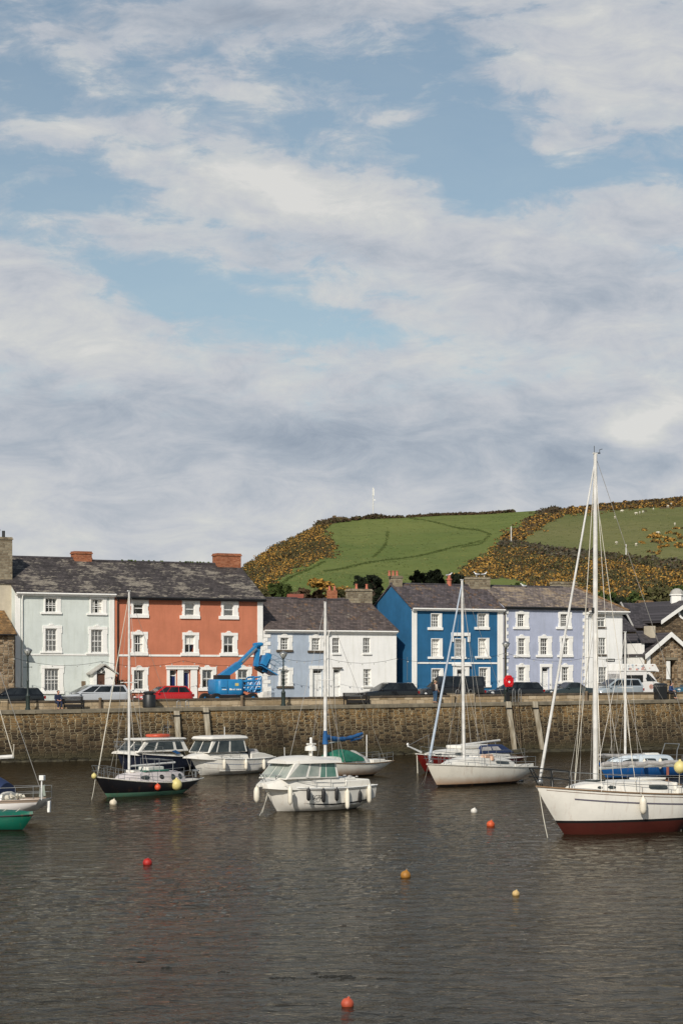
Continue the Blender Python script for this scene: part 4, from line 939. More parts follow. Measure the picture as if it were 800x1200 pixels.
# ---------------------------------------------------------------- street furniture
def qroot(name,px,v,label,cat,group=None,dz=0,rz=0):
    u=qu(px,v); return empty(name,q2w(u,v,gz(u)+dz),TH+rz,label,cat,group)
def frustum(x0b,x1b,wb,z0,x0t,x1t,wt,z1):
    return dict(b=((x0b,-wb,z0),(x1b,-wb,z0),(x1b,wb,z0),(x0b,wb,z0)),t=((x0t,-wt,z1),(x1t,-wt,z1),(x1t,wt,z1),(x0t,wt,z1)))
def fr_add(e,f,mi=0): e.add(list(f['b'])+list(f['t']),[(0,1,5,4),(1,2,6,5),(2,3,7,6),(3,0,4,7),(4,5,6,7),(0,3,2,1)],mi)
FACE={'R':(0,1),'F':(1,2),'L':(2,3),'B':(3,0)}
def fr_panel(e,f,face,u0,u1,v0,v1,off=.012,sl0=0,sl1=0,mi=0,thick=.012):
    i,j=FACE[face]; B0,B1,T0,T1=[Vector(p) for p in (f['b'][i],f['b'][j],f['t'][i],f['t'][j])]
    if face=='L': B0,B1,T0,T1=B1,B0,T1,T0      # u runs from back to front on both sides
    def P(u,v): return B0.lerp(B1,u).lerp(T0.lerp(T1,u),v)
    n=(B1-B0).cross(T0-B0).normalized(); c=sum((Vector(p) for p in f['b']+f['t']),Vector())/8
    if n.dot(B0-c)<0: n=-n
    q=[P(u0,v0),P(u1,v0),P(u1+sl1,v1),P(u0+sl0,v1)]
    e.add([p+n*off for p in q]+[p+n*(off-thick*.9) for p in q],[(0,1,2,3),(4,7,6,5),(0,4,5,1),(1,5,6,2),(2,6,7,3),(3,7,4,0)],mi)

lampglass=pmat('frosted_lamp_glass',rgb(196,198,192),rgb(150,152,148),rough=.25,vs=6)
M['greenmetal']=pmat('dark_green_metal',rgb(38,52,48),rgb(28,36,34),rough=.5,vs=4)
def street_lamp(px,v,pytop,label):
    u=qu(px,v); H=qz(px,pytop,v)-gz(u); r=qroot('street_lamp',px,v,label,'street lamp','tall street lamps along the promenade')
    e=MB(); e.lathe([(.0,0),(.19,0),(.19,.12),(.15,.16),(.15,.9),(.17,.95),(.12,1.05),(.075,1.15),(.06,1.9),(.08,1.94),(.08,2.0),(.055,2.05),(.045,H-.66),(.07,H-.62),(.04,H-.55)],12); e.build('post',M['greenmetal'],r,smooth=True)
    e=MB(); e.tube([(-.26,0,H-1.35),(.26,0,H-1.35)],.022,6); e.ball((-.27,0,H-1.35),.035,6,5); e.ball((.27,0,H-1.35),.035,6,5); e.build('ladder_bar',M['greenmetal'],r)
    e=MB(); e.lathe([(.05,H-.56),(.1,H-.52),(.2,H-.4),(.27,H-.28),(.29,H-.22),(.0,H-.22)],14); e.build('lamp_shade',lampglass,r,smooth=True)
    e=MB(); e.lathe([(.31,H-.22),(.3,H-.17),(.2,H-.1),(.07,H-.05),(.04,H),(.0,H)],14); e.build('lamp_cap',M['greymetal'],r,smooth=True)
    e=MB(); 
    for i in range(6):
        a=i*math.pi/3; e.tube([(.06*math.cos(a),.06*math.sin(a),H-.58),(.21*math.cos(a),.21*math.sin(a),H-.4),(.3*math.cos(a),.3*math.sin(a),H-.22)],.013,4)
    e.build('lamp_frame',M['greenmetal'],r)
    return r
street_lamp(33,1.2,758.5,'tall dark green street lamp in front of the pale sage house')
street_lamp(332,1.3,762.5,'tall green street lamp in front of the pale blue two storey house')
street_lamp(592.5,1.6,751,'tall street lamp rising behind the red lifebuoy housing')
def wall_lamp(px,v,py,label):
    u=qu(px,v); H=qz(px,py,v)-gz(u); r=qroot('street_lamp',px,v,label,'street lamp')
    e=MB(); e.lathe([(.08,0),(.08,.9),(.045,1.0),(.04,H-.45),(.0,H-.45)],8); e.build('post',M['greymetal'],r)
    e=MB(); e.lathe([(.1,H-.45),(.2,H-.1),(.05,H),(.0,H)],8); e.build('lamp_shade',lampglass,r,smooth=True)
wall_lamp(473,16,757.5,'slim grey lamp against the deep blue gable wall')
# lifebuoy housing
M['lifered']=pmat('lifebuoy_red_plastic',rgb(206,24,32),rgb(186,20,28),rough=.4)
r=qroot('lifebuoy_station',594.5,.9,'red hexagonal lifebuoy housing on a dark post at the quay edge','lifebuoy station')
e=MB(); e.box(-.16,.16,-.06,.1,0,.8); e.build('post',M['blackmetal'],r,bevel=.02)
e=MB(); zc=qz(594.5,798.6,.9)-gz(qu(594.5,.9)); pts=[(-.28,-.42),(.28,-.42),(.42,-.16),(.42,.2),(.2,.47),(-.2,.47),(-.42,.2),(-.42,-.16)]
e.prism([(p[0],p[1]+zc) for p in pts],'y',-.2,-.06); b_=e.build('housing',M['lifered'],r,bevel=.04)
e=MB(); e.tube([(0,-.225,zc-.03),(0,-.201,zc-.03)],.085,14); e.build('badge',M['trim'],b_)
e=MB()
for i in range(24):
    a0=2*math.pi*i/24; a1=2*math.pi*(i+1)/24; e.tube([(.3*math.cos(a0),-.215,zc+.3*math.sin(a0)-.03),(.3*math.cos(a1),-.215,zc+.3*math.sin(a1)-.03)],.025,5)
e.build('ring_rim',M['lifered'],b_)
# benches
def bench(px0,px1,v,label,planters=False):
    u0,u1=qu(px0,v),qu(px1,v); L=u1-u0; r=qroot('park_bench',(px0+px1)/2,v,label,'bench','dark benches on the promenade'); x=L/2
    for sx in (-1,1):
        e=MB(); X=sx*(x-.12); e.box(X-.03,X+.03,-.3,-.24,0,.62); e.box(X-.03,X+.03,.2,.26,0,.84); e.box(X-.035,X+.035,-.32,.24,.6,.65); e.box(X-.03,X+.03,-.24,.2,.36,.41); e.build('leg',M['blackmetal'],r)
    e=MB()
    for i in range(5): e.box(-x,x,-.3+.1*i,-.3+.1*i+.08,.412,.44)
    e.build('seat',M['blackwood'],r)
    e=MB()
    for i in range(6): e.box(-x,x,.17,.195,.44+.075*i,.505+.075*i)
    e.build('backrest',M['blackwood'],r)
    e=MB(); e.box(-x+.1,x-.1,-.3,-.27,.14,.35); e.build('front_board',M['blackwood'],r)
    e=MB(); e.box(-.5,.6,.15,.165,.62,.67); e.build('plaque',M['greymetal'],r)
    return r
M['blackwood']=pmat('dark_stained_wood',rgb(36,32,30),rgb(24,22,22),rough=.6)
bench(72,99,1.3,'dark slatted bench in front of the silver hatchback, beside the seated person in navy')
bench(403,432,1.5,'dark slatted bench against the low wall near the black hatchback')
# bins
def bin_(px,v,w,H,label,round_=True):
    r=qroot('litter_bin',px,v,label,'litter bin')
    e=MB()
    if round_:
        e.lathe([(w*.92,0),(w*.92,.05),(w,.08),(w,H*.78),(w*.96,H*.8)],16); e.build('body',M['blackmetal'],r,smooth=True)
        e=MB(); e.lathe([(w*1.03,H*.86),(w*1.03,H*.9),(w*.75,H*.98),(w*.2,H),(0,H)],16); e.build('lid',M['blackmetal'],r,smooth=True)
        e=MB(); e.lathe([(w*.7,H*.79),(w*.7,H*.87)],12)
        for i in range(4): a=i*math.pi/2+.4; e.tube([(w*.93*math.cos(a),w*.93*math.sin(a),H*.78),(w*.93*math.cos(a),w*.93*math.sin(a),H*.88)],.03,4)
        e.build('opening',M['interior'],r)
    else:
        e.box(-w,w,-.4,.4,.06,H*.82); e.build('body',M['blackmetal'],r,bevel=.04); e=MB(); e.prism([(-.44,H*.83),(.44,H*.83),(.4,H*.9),(.1,H),(-.2,H*.97),(-.4,H*.9)],'x',-w*1.04,w*1.04); e.build('lid',M['blackmetal'],r,bevel=.02)
        for sx in (-1,1):
            e=MB(); e.tube([(sx*w*.7-.04,.3,.09),(sx*w*.7+.04,.3,.09)],.09,10); e.build('wheel',M['blackmetal'],r)
bin_(175,1.4,.46,1.18,'round black litter bin with domed lid in front of the red car')
bin_(773,2.0,.42,1.32,'large dark wheeled waste bin at the right beside the ice cream van',False)
# ladder hoops
def hoops(px,v,w,H,label,name='grab_rail',cat='rail',n=1,gap=0,group=None,tap=.0):
    r=qroot(name,px,v,label,cat,group)
    e=MB(); pts=[(-w/2,0,-.1),(-w/2+tap*.3,0,H*.55)]+[(-w/2*(1-tap)*math.cos(a),0,H*.72+H*.28*math.sin(a)) for a in [math.pi*i/10 for i in range(11)]]+[(w/2-tap*.3,0,H*.55),(w/2,0,-.1)]
    e.tube(pts,.022,6); e.build('hoop',M['greymetal'],r,smooth=True)
    e=MB(); e.tube([(-w/2,0,H*.3),(w/2,0,H*.3)],.022,6); e.build('crossbar',M['greymetal'],r)
hoops(601.6,.25,.22,1.05,'white ladder hoop on the quay edge, next to the lifebuoy post',group='white hoops at the ladder head')
hoops(608.6,.25,.22,1.05,'white ladder hoop on the quay edge, farther from the lifebuoy post',group='white hoops at the ladder head')
hoops(209.5,.25,.26,.5,'small white hoop on the quay edge above the left leaning fender post')
hoops(219.5,.25,.22,.5,'small white hoop on the quay edge right of the left leaning fender post')
hoops(536,3.2,.62,1.0,'white arched stand in front of the black van, left one',name='cycle_stand',cat='cycle stand',group='white arched stands by the black van',tap=.4)
hoops(551,3.2,.62,1.0,'white arched stand in front of the black van, right one',name='cycle_stand',cat='cycle stand',group='white arched stands by the black van',tap=.4)
# wall ladder below the hoops
r=qroot('wall_ladder',605,-.25,'thin iron ladder going down the harbour wall below the white hoops','ladder'); e=MB()
for sx in (-.2,.2): e.tube([(sx,.12,.1),(sx,-.3,-3.4)],.025,5)
for i in range(11): t=i/11; e.tube([(-.2,.12-.42*t,.0-3.3*t),(.2,.12-.42*t,.0-3.3*t)],.018,4)
e.build('rungs',M['rustbrown'],r)
# festoon lights strung across the house fronts
r=quay_root('festoon_lights','thin cable of small festoon bulbs strung across the house fronts','string lights',None,0,11.2,0)
pts=[(17,771),(120,775),(215,774),(330,771),(383,771.5),(465,771.5),(540,769),(592,765),(690,770),(745,768)]
e=MB(); bl=MB()
for (a,ya),(b_,yb) in zip(pts[:-1],pts[1:]):
    A=Vector((qu(a,11.2),0,qz(a,ya,11.2))); B=Vector((qu(b_,11.2),0,qz(b_,yb,11.2))); n=max(6,int((B-A).length/.9)); P=[]
    for i in range(n+1):
        t=i/n; p=A.lerp(B,t); p.z-=.5*4*t*(1-t)*min(1,(B-A).length/8); P.append(p)
    e.tube(P,.012,4)
    for p in P: bl.ball((p.x,p.y,p.z-.09),.055,6,4)
e.build('cable',M['blackmetal'],r); o=bl.build('bulb',lampglass,r); o['kind']='stuff'

# ---------------------------------------------------------------- vehicles (x forward = towards -u when nose points left)
def carpaint(name,c,rough=.25):
    m,nt,b=newmat(name); b.inputs['Base Color'].default_value=c; b.inputs['Roughness'].default_value=rough; b.inputs['Coat Weight'].default_value=.6; b.inputs['Coat Roughness'].default_value=.06
    co_=objco(nt); f=noise(nt,co_,3,4); nt.links.new(ramp(nt,f,[(.3,(rough*.8,)*3),(.8,(rough*1.5,)*3)]),b.inputs['Roughness']); return m
M['tyre']=pmat('tyre_rubber',rgb(26,26,26),rough=.9); M['rim']=pmat('alloy_rim',rgb(160,162,165),rough=.35,metal=.7)
M['headlamp']=pmat('headlamp_lens',rgb(210,212,210),rough=.08); M['taillamp']=pmat('tail_lamp_red',rgb(140,16,20),rough=.15); M['plateW']=pmat('number_plate_white',rgb(225,225,220),rough=.5)
def car(name,label,px,v,L,paint,Hh=1.46,kindc='hatch',face=-1,yaw=0,Wd=1.76,cat='car',group='cars parked along the quay road'):
    r=qroot(name,px,v,label,cat,group,rz=yaw+(math.pi if face<0 else 0))
    a=L/2; w=Wd/2
    if kindc=='hatch':   prof=[(-a,.45),(-a+.02,.9),(-a+.1,1.0),(-.3*a,1.0),(.42*a,.96),(.8*a,.84),(a-.05,.68),(a,.45)]; gl=(-a+.12,.47*a,-a+.5,.08*a)
    elif kindc=='mpv':   prof=[(-a,.5),(-a+.02,1.0),(-a+.08,1.08),(0,1.04),(.6*a,1.0),(.88*a,.86),(a-.03,.65),(a,.45)]; gl=(-a+.08,.68*a,-a+.35,.22*a)
    elif kindc=='saloon':prof=[(-a,.5),(-a+.03,.9),(-a+.12,.98),(-.5*a,.99),(.3*a,.95),(.85*a,.82),(a-.04,.66),(a,.45)]; gl=(-.66*a,.36*a,-.36*a,.02*a)
    else:                prof=[(-a,.5),(-a+.02,1.15),(-a+.05,1.2),(0,1.2),(.55*a,1.16),(.92*a,1.0),(a-.02,.75),(a,.45)]; gl=(-a+.04,.62*a,-a+.12,.3*a)
    # lower body lofted along the length
    e=MB(); rings=[]
    N=26
    def belt(x):
        P=prof
        for i in range(len(P)-1):
            if P[i][0]<=x<=P[i+1][0]:
                t=(x-P[i][0])/(P[i+1][0]-P[i][0]+1e-9); return P[i][1]+(P[i+1][1]-P[i][1])*t
        return P[-1][1]
    for i in range(N+1):
        x=-a+L*i/N; b=belt(x); q=abs(x)/a; ww=w*(1-.16*max(0,(q-.72)/.28)**2); zb=.22+.1*max(0,(q-.85)/.15)
        rings.append([(x,-ww*.9,zb),(x,-ww*.985,zb+.12),(x,-ww,.55*b+.1),(x,-ww*.97,b-.06),(x,-ww*.88,b),(x,0,b+.035),(x,ww*.88,b),(x,ww*.97,b-.06),(x,ww,.55*b+.1),(x,ww*.985,zb+.12),(x,ww*.9,zb)])
    e.loft(rings); 
    zb=belt(gl[0]+.1)-.03; f=frustum(gl[0],gl[1],w*.9,zb,gl[2],gl[3],w*.68,Hh-.03)
    fr_add(e,f)
    t=f['t']; e.loft([[(gl[2]+.0,-w*.68,Hh-.03),(gl[2]+.1,-w*.5,Hh+.01),(gl[2]+.1,w*.5,Hh+.01),(gl[2],w*.68,Hh-.03)],[(gl[3],-w*.68,Hh-.03),(gl[3]-.1,-w*.5,Hh+.02),(gl[3]-.1,w*.5,Hh+.02),(gl[3],w*.68,Hh-.03)]])
    body=e.build('body',paint,r,smooth=True)
    # glass
    for fc in 'LR':
        e=MB()
        for (u0,u1) in ((.05,.36),(.385,.68),(.705,.93)) if kindc not in('van',) else ((.05,.34),(.37,.66),(.69,.93)):
            sl=0
            fr_panel(e,f,fc,u0,u1,.14,.9,sl0=(.02 if u0<.1 else 0),sl1=(-.03 if u1>.9 else 0))
        e.build('side_windows',M['carglass'],r)
    e=MB(); fr_panel(e,f,'F',.06,.94,.08,.93); e.build('windscreen',M['carglass'],r)
    e=MB(); fr_panel(e,f,'B',.1,.9,.2,.9); e.build('rear_window',M['carglass'],r)
    for sx in (-.6,.62):
        for sy in (-1,1):
            e=MB(); c=(sx*a,sy*(w-.12)); e.tube([(c[0],c[1]-.11,.31),(c[0],c[1]+.11,.31)],.31,18); wh=e.build('wheel',M['tyre'],r)
            e=MB(); y=c[1]+sy*.115; e.tube([(c[0],y-.01*sy,.31),(c[0],y+.008*sy,.31)],.19,12); 
            e.build('rim',M['rim'],wh)
    for sy in (-1,1):
        e=MB(); e.ball((a-.16,sy*w*.72,.68),.13,10,6,sc=(1,1.3,.7)); e.build('headlight',M['headlamp'],r,smooth=True)
        e=MB(); e.box(-a-.012,-a+.1,sy*w*.78-.1,sy*w*.78+.1,.72,.92); e.build('tail_light',M['taillamp'],r,bevel=.02)
        e=MB(); e.ball((gl[1]-.25,sy*(w+.05),1.0),.1,8,6,sc=(.8,1,.75)); e.build('wing_mirror',paint,r,smooth=True)
    e=MB(); e.box(a-.05,a+.012,-.26,.26,.4,.51); e.build('number_plate',M['plateW'],r)
    e=MB(); e.box(a-.06,a+.006,-.45,.45,.54,.64); e.build('grille',M['blackmetal'],r)
    return r
def Lpx(px0,px1,v): return qu(px1,v)-qu(px0,v)
def park(name,label,px0,px1,paint,v=5.2,**k):
    L=Lpx(px0,px1,v); return car(name,label,(px0+px1)/2,v,L,paint,**k)
pb=carpaint('black_car_paint',rgb(20,21,23)); ps=carpaint('silver_car_paint',rgb(176,180,184)); pr=carpaint('red_car_paint',rgb(176,24,26)); pgn=carpaint('dark_green_car_paint',rgb(44,54,54)); pbl=carpaint('metallic_silver_paint',rgb(150,160,166)); ptl=carpaint('teal_car_paint',rgb(40,84,104))
park('parked_car','black car at the left edge beside the leftmost street lamp',-26,50,pb,face=-1,Hh=1.5)
park('parked_car','silver grey hatchback in front of the sage house porch',73,149,ps,Hh=1.62,kindc='mpv')
park('parked_car','bright red hatchback in front of the terracotta house behind the round bin',160,223,pr,Hh=1.5)
park('parked_car','black hatchback in front of the plain white two storey house',420.5,486,pb,Hh=1.56)
park('parked_van','tall black van with tinted windows in front of the deep blue house',492,563,carpaint('black_van_paint',rgb(22,22,24)),Hh=2.02,kindc='van',Wd=1.9,cat='van')
park('parked_car','black car half hidden by the red lifebuoy housing, in front of the lilac house',570,632,pb,Hh=1.5)
park('parked_car','dark green saloon car in front of the lilac house door',639,690,pgn,Hh=1.44,kindc='saloon')
park('parked_car','silver people carrier in front of the white corner house',696,748,pbl,Hh=1.68,kindc='mpv',v=4.6)
park('parked_car','teal car at the right edge in front of the stone cottage',788,842,ptl,Hh=1.5,face=-1,v=7.8)
# ice cream van
v=7.4; L=Lpx(722,767.5,v)*1.12; r=qroot('ice_cream_van',744,v,'white ice cream van with decorated roof sign behind the silver people carrier','van',rz=0)
a=L/2; w=.95; wp=carpaint('ice_cream_van_white',rgb(228,226,222))
e=MB(); e.prism([(-a,.45),(a,.45),(a+.02,.8),(a-.1,1.2),(a-.75,1.42),(-a,1.42)],'y',-w,w); f=frustum(-a,a-.65,w,1.4,-a,a-1.15,w*.93,2.1); fr_add(e,f); e.box(-a,a-1.7,-w,w,1.4,2.25); body=e.build('body',wp,r,bevel=.05)
e=MB(); fr_panel(e,f,'F',.06,.94,.1,.92); e.build('windscreen',M['carglass'],r)
for fc in 'LR':
    e=MB(); fr_panel(e,f,fc,.72,.965,.08,.88,sl1=-.09,off=.03); e.build('side_windows',M['carglass'],r)
e=MB(); e.box(-a+.4,a-2.1,-w-.012,-w+.05,1.35,1.95); e.build('serving_hatch',M['carglass'],r)
e=MB(); e.prism([(-a-.02,2.26),(a-1.0,2.26),(a-.55,2.2),(a-.5,2.3),(a-.9,2.86),(-a+.1,2.86)],'y',-w-.06,w+.06); sg=e.build('roof_sign',M['trim'],r,bevel=.04)
dec=MB(); random.seed(5)
cols=[pmat('sign_pink',rgb(206,160,150),rough=.6),pmat('sign_brown',rgb(168,136,120),rough=.6),pmat('sign_blue',rgb(170,186,196),rough=.6)]
for i in range(16):
    x=random.uniform(-a+.3,a-1.1); z=random.uniform(2.36,2.78); s_=random.uniform(.05,.13); dec.box(x-s_,x+s_,-w-.078,-w-.062,z-s_*.6,z+s_*.6,random.randrange(3))
dec.build('painted_decoration',cols,sg)
dec=MB(); cx=a-1.3
for k,(dx,dz,rr) in enumerate(((0,1.0,.2),(-.05,1.0,.12),(.5,.95,.07),(.62,.93,.06))): dec.tube([(cx+dx,-w-.012-.004*k,dz),(cx+dx,-w-.03-.004*k,dz)],rr,14,mi=(0,1,0,2)[k])
dec.build('door_decoration',cols,r)
e=MB(); e.prism([(a-.55,.86),(a-.06,.96),(a-.02,1.06),(a-.5,.96)],'y',-w*.96,-w-.02); e.build('bonnet_vent',M['blackmetal'],r)
for sx in (-.62,.62):
    for sy in (-1,1):
        e=MB(); e.tube([(sx*a,sy*(w-.12)-.12,.34),(sx*a,sy*(w-.12)+.13,.34)],.34,16); e.build('wheel',M['tyre'],r)
for sy in (-1,1):
    e=MB(); e.ball((a-.05,sy*w*.72,.85),.14,10,6,sc=(.8,1,1)); e.build('headlight',M['headlamp'],r,smooth=True)
# ---- blue boom lift
v=7.6; r=qroot('boom_lift',268,v,'bright blue articulated boom lift with raised basket in front of the terracotta house','boom lift')
u0=qu(268,v); g0=gz(u0)
M['liftblue']=pmat('boom_lift_blue',rgb(40,128,180),rgb(34,108,160),rough=.4,vs=2)
def LX(px): return qu(px,v)-u0
def LZ(px,py): return qz(px,py,v)-g0
e=MB(); e.box(LX(246),LX(292),-1.0,1.0,.35,.75); e.build('chassis',M['blackmetal'],r,bevel=.04)
for px in (247,289):
    for sy in (-1,1):
        e=MB(); x=LX(px); e.tube([(x,sy*1.0-.17,.45),(x,sy*1.0+.17,.45)],.45,18); wh=e.build('wheel',M['tyre'],r); e=MB(); e.tube([(x,sy*1.0-.18,.45),(x,sy*1.0+.18,.45)],.2,12); e.build('hub',M['liftblue'],wh)
x0,x1=LX(248),LX(281); z0,z1=LZ(265,814),LZ(265,796)
e=MB()
def rr(x0,x1,y0,y1,z,c):
    P=[]
    for (cx,cy,a0) in ((x1-c,y1-c,0),(x0+c,y1-c,90),(x0+c,y0+c,180),(x1-c,y0+c,270)):
        for i in range(5): an=R(a0+90*i/4); P.append((cx+c*math.cos(an),cy+c*math.sin(an),z))
    return P
e.loft([rr(x0+.1,x1-.1,-.95,.95,z0,.35),rr(x0,x1,-1.0,1.0,z0+.15,.4),rr(x0,x1,-1.0,1.0,z1-.12,.4),rr(x0+.1,x1-.1,-.92,.92,z1,.35)]); tt=e.build('turntable_body',M['liftblue'],r,smooth=True)
e=MB(); e.box(LX(260),LX(260)+.02,-1.012,-.99,z0+.1,z1-.1); e.box(x0+.35,LX(258),-1.012,-1.0,z0+.5,z0+.54); e.build('panel_seam',M['blackmetal'],tt)
e=MB()
for i,(wd,hg) in enumerate(((.14,.13),(.09,.1),(.09,.09),(.04,.12),(.1,.1),(.1,.1),(.09,.09))): 
    xx=LX(262.5)+i*.145; e.box(xx,xx+wd*.9,-1.02,-1.003,z0+.34,z0+.34+hg)
e.box(x0+.4,x0+.75,-1.02,-1.003,z0+.36,z0+.42); e.build('lettering_marks',M['trim'],tt)
e=MB(); e.box(LX(269),LX(273),-1.02,-1.003,z0+.66,z0+.86); e.build('warning_label',M['roadpaint'],tt)
e=MB(); 
for (a,b_) in (((281,799),(302,797)),((281,809),(302,807)),((294,811),(302,793)),((281,804),(302,803)),((302,793),(302,811)),((294,794),(302,793)),((293,794),(293,811)),((288,810),(300,795))):
    for yy_ in (-.6,.6): e.tube([(LX(a[0]),yy_,LZ(*a)),(LX(b_[0]),yy_,LZ(*b_))],.07,5)
e.build('jib_frame',M['liftblue'],r)
e=MB(); e.box(LX(294),LX(302),-.5,.5,LZ(298,812),LZ(298,805)); e.build('counterweight',M['liftblue'],r,bevel=.05)
def boom(nm,a,b_,wd,y=0,mat=None):
    A=Vector((LX(a[0]),y,LZ(*a))); B=Vector((LX(b_[0]),y,LZ(*b_))); d=(B-A).normalized(); up=Vector((0,1,0)).cross(d).normalized(); e=MB()
    q=lambda P:[P+up*wd+Vector((0,-wd,0)),P+up*wd+Vector((0,wd,0)),P-up*wd+Vector((0,wd,0)),P-up*wd+Vector((0,-wd,0))]
    e.loft([q(A),q(B)]); return e.build(nm,mat or M['liftblue'],r,bevel=.02)
boom('lower_boom',(254,797),(280,778.5),.24); boom('telescopic_boom',(278,780),(301,757.5),.17); boom('boom_cylinder',(282,776.5),(299,760),.07,-.26,M['greymetal'])
e=MB(); e.box(LX(252),LX(268),-.35,.35,LZ(260,798),LZ(260,791)); e.build('boom_pivot',M['blackmetal'],r,bevel=.05)
e=MB(); x=LX(302.5); z=LZ(302,756); e.tube([(x-.25,-.3,z),(x+.12,-.3,z+.06),(x+.12,.3,z+.06),(x-.25,.3,z)],.15,8); e.build('knuckle',M['liftblue'],r)
boom('jib',(302.5,755),(299.5,781),.17); boom('jib_link',(299,782),(309,788),.13,0,M['blackmetal']); boom('basket_mount',(309,788),(315,766),.2)
# basket: tilted cage
ang=R(-28); cx,cz=LX(317.5),LZ(317.5,779); T=Matrix.Translation((cx,0,cz))@Matrix.Rotation(-ang,4,'Y')
e=MB(); e.box(-1.0,.55,-.75,.75,-.62,-.54,T=T); e.box(-.9,-.5,-.5,.5,-.4,.35,T=T); bk=e.build('basket_floor',M['liftblue'],r)
e=MB()
for z in (-.15,.25,.62):
    for (p,q) in (((-.45,-.75),(.65,-.75)),((-.45,.75),(.65,.75)),((.65,-.75),(.65,.75)),((-.45,-.75),(-.45,.75))): e.tube([T@Vector((p[0],p[1],z)),T@Vector((q[0],q[1],z))],.018,5)
for p in ((-.45,-.75),(.1,-.75),(.65,-.75),(-.45,.75),(.1,.75),(.65,.75),(.65,0)): e.tube([T@Vector((p[0],p[1],-.58)),T@Vector((p[0],p[1],.62))],.018,5)
e.build('basket_rails',pmat('grey_blue_rails',rgb(96,128,150),rough=.5),r)
# climbing dark plant by the corner of the sage house
def plant(px,v,py_top,rad,label,name='shrub',mi=0,n=260,cat='shrub',dz=0):
    u=qu(px,v); H=qz(px,py_top,v)-gz(u); r=qroot(name,px,v,label,cat); e=MB(); rnd=random.Random(px)
    for _ in range(n):
        c=Vector((rnd.gauss(0,rad*.5),rnd.gauss(0,rad*.4),rnd.uniform(.25,1)*H)); a=Vector((rnd.gauss(0,1),rnd.gauss(0,1),rnd.gauss(0,1))).normalized(); b_=a.orthogonal().normalized(); s_=.07
        e.add([c-a*s_,c-b_*s_,c+a*s_,c+b_*s_],[(0,1,2,3)])
    e.build('foliage',M['dark_leaf'],r,recalc=False); e=MB(); e.tube([(0,0,0),(.03,0,H*.5),(0,.02,H*.9)],[.04,.03,.015],6); e.build('trunk',M['rustbrown'],r)
plant(143,12.4,797,.45,'dark leafy shrub against the wall between the sage and terracotta houses')

# ---------------------------------------------------------------- people
M['skin']=pmat('skin',rgb(198,150,126),rgb(184,136,112),rough=.6)
M['hair']=pmat('dark_hair',rgb(60,46,38),rough=.8); M['greyhair']=pmat('light_hair',rgb(150,130,104),rough=.8)
def skinmesh(name,nodes,edges,mat,parent,root=0,sub=2):
    me=bpy.data.meshes.new(name); me.from_pydata([n[0] for n in nodes],edges,[]); me.materials.append(mat)
    o=bpy.data.objects.new(name,me); col.objects.link(o); o.parent=parent
    o.modifiers.new('skin','SKIN'); 
    sv=me.skin_vertices[0].data if me.skin_vertices else None
    if sv is None:
        bm=bmesh.new(); bm.from_mesh(me); bm.verts.layers.skin.verify(); bm.to_mesh(me); bm.free(); sv=me.skin_vertices[0].data
    for i,n in enumerate(nodes): sv[i].radius=(n[1],n[1] if len(n)<3 else n[2])
    sv[root].use_root=True
    s=o.modifiers.new('sub','SUBSURF'); s.levels=sub; s.render_levels=sub
    for p in me.polygons: p.use_smooth=True
    return o
